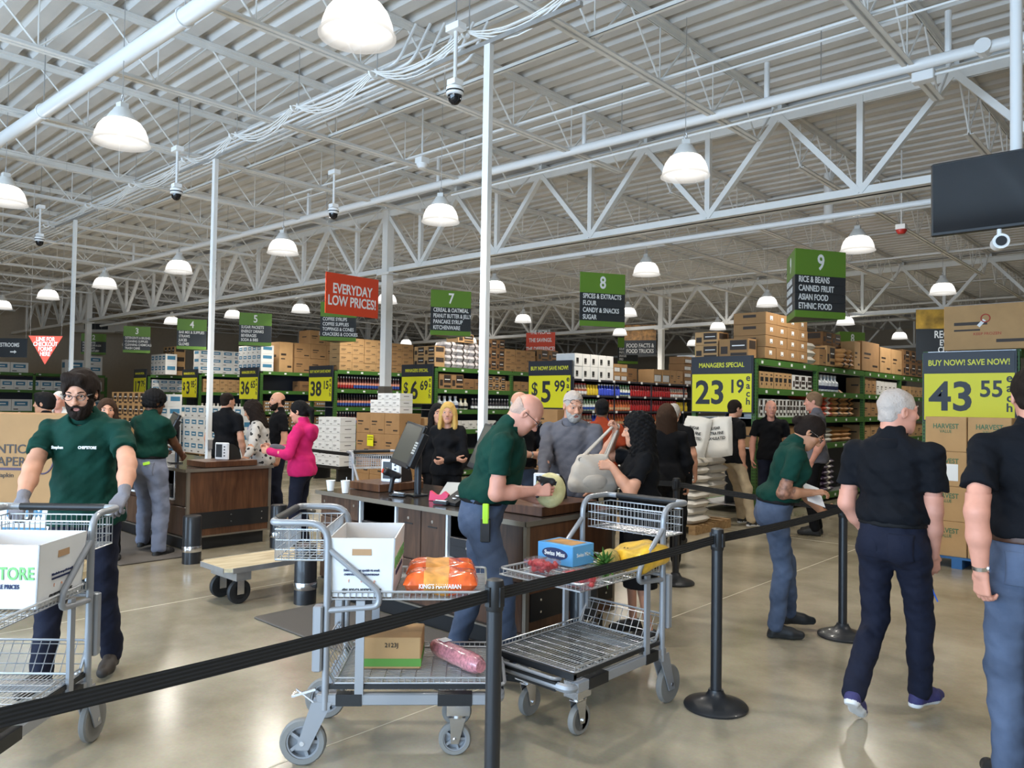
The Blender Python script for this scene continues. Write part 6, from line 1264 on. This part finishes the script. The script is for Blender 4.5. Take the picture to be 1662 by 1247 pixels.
def strap(P, i, r_, m, label):
    w_ = Matrix.Rotation(P['rz'], 3, 'Z') @ Vector(P['wr'][i]) + P['base']; e_ = Matrix.Rotation(P['rz'], 3, 'Z') @ Vector(P['el'][i]) + P['base']; d = (e_ - w_).normalized(); c = w_ + d * .025
    t = empty('wrist_watch', c, 0, label, 'watch', 'wrist watches'); MB().cyl(d * -.009, d * .009, r_, r_, n=18).build('watch_strap', m, t, 40)
    u = d.cross(Vector((0, 0, 1))).normalized(); MB().cyl(u * (-r_ - .004) if i else u * r_, u * (-r_ + .004) if i else u * (r_ + .006), .017, n=14).build('watch_face', M_chrome, t)
strap(PE['edge'], 1, .034, M_chrome, 'steel wrist watch on the man at the right edge'); strap(PE['watch'], 1, .033, M_chrome, 'silver watch on the man behind the bald cashier')
# ------------------------------------------------------------------ counter-top things
M_screen = mat('dark_register_screen', srgb(70, 68, 60), .25); M_lgrey = mat('light_grey_plastic', srgb(184, 182, 176), .5)
CZ = .91
def ledge(x0, x1, y0, y1, lb): tag(MB().bbox(x0, x1, y0, y1, CZ, CZ + .065, .004).build('counter_riser', M_wood2), lb, 'riser', 'wooden risers on the counters')
def register(x, y, rz, lb):
    t = empty('register', (x, y, CZ), rz, lb, 'register', 'touch-screen registers')
    MB().box(-.08, .08, -.07, .07, 0, .012).build('foot', M_bmetal, t); MB().cyl((0, .02, .01), (0, .02, .44), .024, n=14).build('pole', M_bmetal, t, 40); MB().cyl((-.09, .05, .01), (-.09, .05, .38), .012, n=10).build('thin_pole', M_bmetal, t, 40)
    Mt = Matrix.Translation((-.06, -.05, .42)) @ Matrix.Rotation(R(-22), 4, 'X') @ Matrix.Rotation(R(8), 4, 'Y')
    s_ = MB().bbox(-.15, .15, -.015, .02, -.19, .19, .008, Mt).build('touch_screen', M_black, t, 30); MB().box(-.13, .13, -.0165, -.014, -.15, .17, Mt).build('display', M_screen, s_)
    k = MB().bbox(.155, .215, -.04, .03, -.17, .13, .012, Mt).build('card_reader', M_black, t, 30)
    for i in range(5):
        for j in range(3): MB().box(.163 + .016 * j, .174 + .016 * j, -.043, -.039, -.06 + .022 * i, -.046 + .022 * i, Mt).build('key', M_lgrey, k)
def bill_reader(x, y, rz, lb):
    t = empty('scale_display', (x, y, CZ + .066), rz, lb, 'scale display', 'rounded scale displays')
    MB().bbox(-.1, .1, -.07, -.035, 0, .2, .012).build('white_front', M_bay, t, 30); MB().box(-.075, .015, -.073, -.069, .03, .18).build('dark_window', M_black, t)
    MB().prism([(0, 0), (.2, 0)] + [(.2 * math.cos(a), .19 * math.sin(a)) for a in [math.pi / 2 * i / 8 for i in range(1, 9)]], -.09, .09, Matrix.Translation((0, -.035, 0)) @ Matrix.Rotation(R(90), 4, 'Z') @ Matrix.Rotation(R(90), 4, 'X')).build('black_hood', M_black, t, 30)
    for i in range(4): MB().box(.04, .06, -.0725, -.069, .04 + .035 * i, .055 + .035 * i).build('button', M_slate, t)
for x1, nm in ((-3.38, 'near counter right end'), (-8.34, 'left counter')):
    ledge(x1 - .52, x1 - .06, 4.08, 4.72, 'wooden riser block on the ' + nm); bill_reader(x1 - .3, 4.44, R(20), 'rounded black and white scale display on the ' + nm)
ledge(-5.72, -5.3, 4.12, 4.62, 'wooden riser block on the near counter left end'); bill_reader(-5.42, 4.38, R(20), 'rounded black and white scale display on the near counter left end')
register(-4.93, 4.22, R(-8), 'touch-screen register on the near counter left of the tall pole'); register(-4.2, 4.42, R(-8), 'touch-screen register partly hidden behind the bald cashier'); register(-9.25, 4.12, R(-8), 'touch-screen register in front of the curly haired cashier')
scanner((-5.05, 4.08, CZ + .15), (R(15), 0, R(150)), 'black scanner standing on the near counter', M_red); tag(MB().lathe([(.045, 0), (.04, .012), (.012, .02), (.01, .04), (0, .04)], 14).build('scanner_stand', M_black, None, 40, (-5.05, 4.08, CZ)), 'small black stand under the counter scanner', 'stand')
def cup(px, py, h, lb):
    p = onZ(px, py, CZ); o = MB().lathe([(.026, 0), (.038, h), (.040, h), (.040, h + .004), (.036, h + .002), (.034, h - .003), (.024, .004), (0, .004)], 20).build('paper_cup', M_paper, None, 40, (max(p.x, -5.74), max(p.y, 3.88), CZ)); tag(o, lb, 'cup', 'white paper cups')
    return o
cup(532, 797, .085, 'shorter white cup at the left end of the near counter'); o = cup(552, 801, .1, 'taller white cup with straw on the near counter'); MB().cyl((.01, 0, .02), (.015, .0, .135), .003, n=6).build('straw', M_paper, o)
t = empty('receipt_printer', (-4.62, 4.34, CZ), R(25), 'light grey payment terminal with sloping top on the near counter', 'terminal'); MB().add([(-.07, -.12, 0), (.07, -.12, 0), (.07, .12, 0), (-.07, .12, 0), (-.07, -.12, .03), (.07, -.12, .03), (.07, .06, .12), (-.07, .06, .12), (.065, .12, .1), (-.065, .12, .1)], [(3, 2, 1, 0), (0, 1, 5, 4), (4, 5, 6, 7), (7, 6, 8, 9), (9, 8, 2, 3), (1, 2, 8, 6, 5), (0, 4, 7, 9, 3)]).build('terminal_body', M_lgrey, t); MB().box(-.04, .04, -.09, -.02, .045, .047, Matrix.Rotation(R(26), 4, 'X')).build('terminal_screen', M_slate, t)
o = tag(MB().prism([(-.08, 0), (.07, 0), (.085, .05), (.05, .075), (.02, .045), (-.02, .045), (-.07, .075)], -.02, .02, Matrix.Translation((-4.56, 4.14, CZ)) @ Matrix.Rotation(R(25), 4, 'Z') @ Matrix.Rotation(R(90), 4, 'X')).build('tape_dispenser', mat('hot_pink_plastic', srgb(226, 60, 100), .4)), 'hot pink tape dispenser on the near counter', 'tape dispenser')
t = empty('desk_phone', (-4.3, 4.12, CZ), R(-10), 'black desk phone with pale keys beside the bald cashier', 'telephone'); MB().add([(-.09, -.1, 0), (.09, -.1, 0), (.09, .1, 0), (-.09, .1, 0), (-.09, -.1, .02), (.09, -.1, .02), (.09, .1, .13), (-.09, .1, .13)], [(0, 3, 2, 1), (4, 5, 6, 7), (0, 1, 5, 4), (1, 2, 6, 5), (2, 3, 7, 6), (3, 0, 4, 7)]).build('phone_body', M_black, t)
for i in range(4): MB().box(-.0 + .02 * (i % 2), .014 + .02 * (i % 2), -.07 + .03 * (i // 2), -.055 + .03 * (i // 2), .045 + .018 * (i // 2), .052 + .018 * (i // 2)).build('phone_key', M_paper, t)
for px, py, lb in ((648, 806, 'flat black stapler on the front of the near counter'), (716, 819, 'flat black handset at the counter edge by the cashier')):
    p = onZ(px, py, CZ); o = tag(MB().bbox(-.07, .07, -.02, .02, 0, .025, .008).build('stapler', M_black, None, 30, (p.x, max(p.y, 3.9), CZ), (0, 0, R(10))), lb, 'stapler', 'staplers on the counter'); MB().bbox(-.05, .06, -.014, .014, .025, .034, .004).build('metal_top', M_chrome, o)
# yellow notice on the brown stack
p = onY(602, 715, 8.58); o = tag(put('notice', MB().box(-.09, .09, -.003, 0, -.1, .1).mesh('notice', M_yellow), None, (p.x, 8.565, p.z)), 'small yellow notice taped to the brown cartons by the column', 'notice'); text('CAUTION', .035, M_ink, o, (0, -.004, .06), (R(90), 0, 0), name='print'); text('FLOOR DISPLAY', .02, M_ink, o, (0, -.004, .02), (R(90), 0, 0), name='print')
# big paper carton and foam cartons at far left, on a flat cart
rzv = R(YAW)
fp = cw(-4.12, 6.45); t = empty('platform_truck', fp, rzv, 'low truck under the large paper carton at the left edge', 'platform truck'); MB().box(-.65, .65, -.35, .35, .2, .26).build('wooden_deck', M_ply, t)
for sx in (-.5, .5):
    for sy in (-.25, .25): MB().cyl((sx, sy - .02, .1), (sx, sy + .02, .1), .1, n=18).build('wheel', M_brubber, t, 40); MB().box(sx - .03, sx + .03, sy - .03, sy + .03, .1, .2).build('caster_fork', M_galv, t)
for i, u in enumerate((-.58, -.16, .26)):
    c = cw(-4.12 + u, 6.4); o = carton(c.x, c.y, .262, .41, .5, .58, M_whitebox, 'plain', 'white and blue hinged tray carton, %s under the paper carton' % ('leftmost', 'middle one', 'rightmost')[i], 'hinged tray cartons', rzv); MB().box(-.18, .18, -.2515, -.25, .08, .38).build('blue_panel', M_blueprint, o); text('MEDIUM', .075, M_blueprint, o, (0, -.2525, .49), (R(90), 0, 0), name='print', bold=.002); text('HINGED', .06, M_white_ink, o, (.02, -.253, .2), (R(90), 0, 0), name='print', bold=.001)
c = cw(-4.12, 6.4); o = carton(c.x, c.y, .845, 1.22, .6, .70, M_card, 'plain', 'very large brown paper company carton behind the bearded man', 'single cartons', rzv)
M_plum = mat('plum_print', srgb(62, 44, 70), .6)
text('ATLANTIC', .1, M_dkbrown, o, (.05, -.3022, .42), (R(90), 0, 0), name='print', bold=.001); text('PAPER', .1, M_dkbrown, o, (.15, -.3022, .32), (R(90), 0, 0), name='print', bold=.001); MB().box(-.5, .27, -.3018, -.3, .255, .275).build('print_band', M_plum, o); text('The Dinner Napkin', .05, M_dkbrown, o, (.0, -.3022, .215), (R(90), 0, 0), name='print')
m = MB(); m.tube([(.42 + .09 * math.cos(a), -.3015, .35 + .12 * math.sin(a)) for a in [2 * math.pi * i / 24 for i in range(24)]], .007, 5, closed=True); m.build('print_emblem', M_plum, o)

wk = PE['walker']; c = Matrix.Rotation(wk['rz'], 3, 'Z') @ Vector(wk['Pp'](.07, -.135, .05)) + wk['base']
cs = PE['cash2']; c2 = Matrix.Rotation(cs['rz'], 3, 'Z') @ Vector(cs['Pp'](.1, -.155, .03)) + cs['base']
o = put('pocket_cutter', MB().bbox(-.045, .045, -.008, .008, -.016, .016, .006).mesh('pocket_cutter', mat('neon_green')), None, c2, (0, R(-12), cs['rz'])); tag(o, 'neon green cutter in the back pocket of the pale jeans', 'cutter')
# ================================================================== OVERHEAD SERVICES
def pipe(pts, r, name, label, cat, n_=14, m=None, grp=None):
    return tag(MB().tube(pts, r, n_).build(name, m or M_pipe, None, 50), label, cat, grp)
YP = 2.84
pm = pipe([(-30, YP - .25, 4.95), (-11.4, 2.75, 4.95), (-6, 2.89, 4.95), (3, 3.1, 4.95)], .075, 'sprinkler_main', 'thick white sprinkler main crossing the upper left corner', 'pipe')
for x in (-13, -9.9, -6.5, -3, 0):
    yy = 2.75 + (x + 11.4) * .0259; MB().tube([(x + .0 * math.cos(0), yy + .083 * math.cos(a), 4.95 + .083 * math.sin(a)) for a in [2 * math.pi * i / 14 for i in range(14)]], .008, 5, closed=True).build('hanger_ring', M_pipe, pm); MB().cyl((x, yy, 5.03), (x, yy, ZD + .02), .006, n=6).build('hanger_rod', M_galv, pm)
p2_ = pipe([(-36, 7.4, 5.1), (-9.16, 8.03, 5.1), (-1.29, 8.25, 5.1), (5, 8.4, 5.1)], .058, 'sprinkler_main', 'white sprinkler main running in front of the near girder', 'pipe')
for x in (-20, -16, -12.5, -9, -6.2, -3.7, -1.9, 1):
    yy = 8.03 + (x + 9.16) * .028; MB().cyl((x, yy, 5.1), (x, yy, 5.55), .03, n=10).build('riser_nipple', M_pipe, p2_); MB().cyl((x + .3, yy - .07, 5.1), (x + .3, yy + .07, 5.1), .072, n=14).build('coupling', M_pipe, p2_) if x in (-2, -1.9) else None
    MB().cyl((x + .6, yy, 5.15), (x + .6, yy, ZD + .02), .006, n=6).build('hanger_rod', M_galv, p2_)
pipe([(-30, 10.5, 4.28), (5, 10.5, 4.28)], .04, 'branch_pipe', 'white branch pipe just behind and below the near girder', 'pipe')
# conduit bundle and cable loops on hooks
for i in range(6):
    y = 4.95 + .09 * i; pipe(bend([(-30, y + .2, 5.18), (-8.5 + .1 * i, y, 5.18), (-6.2 + .12 * i, y, 5.18), (-6.1 + .12 * i, y + .15, 5.6)], .12, 4), .017, 'conduit', 'white conduit %s in the bundle left of the tall pole' % ('nearest', 'second', 'third', 'fourth', 'fifth', 'farthest')[i], 'conduit', 7, None, 'conduit bundle')
hooks = [(-16.5, 4.75), (-14.2, 4.72), (-12.3, 4.7), (-10.4, 4.66), (-9.0, 4.62), (-7.6, 4.62), (-6.2, 4.64), (-4.9, 4.66), (-3.7, 4.7), (-2.3, 4.75)]
for c_ in range(4):
    pts = []
    for (a, b), (c, d) in zip(hooks[:-1], hooks[1:]):
        for k in range(8): t_ = k / 8; pts.append((a + (c - a) * t_, b + (d - b) * t_ + .012 * (c_ - 1.5), 4.98 - (.12 + .03 * c_) * 4 * t_ * (1 - t_)))
    pts.append((hooks[-1][0], hooks[-1][1], 4.98)); pipe(pts, .007, 'data_cable', '%s white data cable looping between hooks under the joists' % ('first', 'second', 'third', 'lowest')[c_], 'cable', 6, M_white, 'looped data cables')
for i, (x, y) in enumerate(hooks):
    t = empty('cable_hook', (x, y, 4.93), 0, 'white cable hook holding the data cables, number %s from the left' % ('one', 'two', 'three', 'four', 'five', 'six', 'seven', 'eight', 'nine', 'ten')[i], 'hook', 'cable hooks'); MB().tube([(0, .05 * math.cos(a), .04 + .05 * math.sin(a)) for a in [R(180) + R(22) * k for k in range(12)]], .012, 6).build('hook', M_paper, t); MB().cyl((0, .05, .05), (0, .05, ZD + .02 - 4.93), .005, n=6).build('rod', M_galv, t)
pipe([(-30, 4.9, 5.02), (-2, 4.9, 5.02)], .014, 'conduit', 'thin straight conduit beside the cable hooks', 'conduit', 7)
# dome cameras on drop pipes
def dome(px, py, lb, z=4.32):
    p = onZ(px, py, z); t = empty('dome_camera', p, 0, lb, 'camera', 'dome security cameras')
    MB().lathe([(.055, .05), (.075, .06), (.078, .12), (.06, .135), (.02, .14), (0, .14)], 18).build('housing', M_paper, t, 40); MB().lathe([(0, -.03), (.03, -.022), (.055, .005), (.064, .05), (0, .05)], 18).build('smoked_dome', mat('smoked_dome', (.01, .01, .012), .08), t, 60); MB().lathe([(.077, .078), (.079, .08), (.079, .09), (.077, .092)], 18).build('black_ring', M_black, t); MB().box(-.05, .05, -.05, .05, .14, .19).build('mount_box', M_paper, t); MB().cyl((0, 0, .19), (0, 0, .62), .017, n=10).build('drop_pipe', M_pipe, t); MB().box(-.08, .08, -.05, .05, .62, .68).build('junction_box', M_paper, t); MB().cyl((0, 0, .68), (0, 0, ZD + .02 - z), .006, n=6).build('rod', M_galv, t)
dome(738, 165, 'white dome camera hanging just left of the tall white pole'); dome(286, 322, 'white dome camera hanging left of the second white pole'); dome(64, 397, 'small dome camera hanging at the far left'); dome(541, 353, 'dome camera hanging above the red prices sign')
def strobe(p, lb, m): t = empty('ceiling_strobe', p, 0, lb, 'alarm', 'ceiling alarms'); MB().lathe([(0, -.05), (.05, -.045), (.08, 0), (.08, .02), (0, .02)], 16).build('lens', m, t, 40); MB().box(-.07, .07, -.07, .07, .02, .1).build('back_box', M_paper, t); MB().cyl((0, 0, .1), (0, 0, ZD + .02 - p.z), .012, n=8).build('drop_pipe', M_pipe, t)
strobe(onZ(1463, 375, 4.5), 'red ceiling alarm left of the television', mat('alarm_red', srgb(180, 40, 34), .4)); strobe(onZ(685, 268, 5.0), 'white ceiling strobe left of the tall white pole', M_paper)
# television on a ceiling pole
t = empty('television', (-1.0, 6.5, 3.02), 0, 'large dark flat television hanging at the upper right', 'television')
MB().bbox(-.62, .62, .0, .05, 0, .56, .012).build('bezel', M_black, t, 30); MB().box(-.6, .6, -.003, .002, .025, .545).build('screen', mat('tv_glass', (.008, .011, .016), .08, spec=.7), t); MB().box(-.15, .15, .05, .09, .15, .42).build('wall_bracket', M_black, t); MB().cyl((-.08, .12, .2), (-.08, .12, ZD + .02 - 3.02), .04, n=16).build('ceiling_pole', M_pipe, t, 40)
t = empty('bullet_camera', (-1.17, 6.525, 2.92), R(200), 'small white camera hanging under the television', 'camera'); MB().cyl((0, -.06, 0), (0, .07, 0), .05, .055, n=18).build('camera_body', M_paper, t, 40); MB().cyl((0, .07, 0), (0, .078, 0), .036, n=16).build('camera_lens', M_black, t, 40); MB().cyl((0, 0, .05), (0, 0, .105), .015, n=8).build('bracket', M_paper, t)
# supply duct and diffuser far left
tag(MB().cyl(atD(-8, 478, 31.5), atD(215, 488, 31.5), .36, n=24).build('supply_duct', M_wall if False else mat('painted_duct', (.62, .6, .56), .6), None, 40), 'large round white air duct at the far left', 'duct')
t = empty('air_diffuser', atD(165, 541, 33), R(YAW), 'white boxed air outlet with dark grille below the duct', 'air outlet'); MD = mat('painted_duct'); MB().box(-1.1, .8, -.45, .45, .0, .5).build('plenum', MD, t); MB().prism([(.8, -.45), (1.2, -.25), (1.2, .25), (.8, .45)], .05, .45).build('outlet_head', MD, t); MB().box(-.5, .5, -.46, -.45, .12, .36).build('grille', M_slate, t); MB().box(-1.1, -.5, -.35, .35, .5, 1.2).build('duct_drop', MD, t)
# white extinguisher-like canister behind the girder
pipe([(onY(1345, 300, 13.5).x, 13.5, 4.9), (onY(1345, 300, 13.5).x, 13.5, ZD)], .08, 'canister', 'white canister hanging behind the near girder', 'canister')

for i, (px_, py_, z_, r_) in enumerate(((1100, 120, 5.15, .016), (1130, 128, 5.15, .012), (1240, 190, 5.0, .016))):
    y_ = onZ(px_, py_, z_).y; pipe([(-12 if i < 2 else -9, y_, z_), (5, y_, z_)], r_, 'conduit', ('white conduit crossing the upper right under the joists', 'thin white conduit beside the upper right conduit', 'white conduit just below the near sprinkler main')[i], 'conduit', 8, None, 'upper right conduits')
p = onZ(1502, 128, 5.0); tag(MB().bbox(-.1, .1, -.06, .06, -.05, .05, .008).build('junction_box', M_pipe, None, 30, (p.x, onZ(1240, 190, 5.0).y, 5.0)), 'white junction box on the conduit near the television', 'junction box')
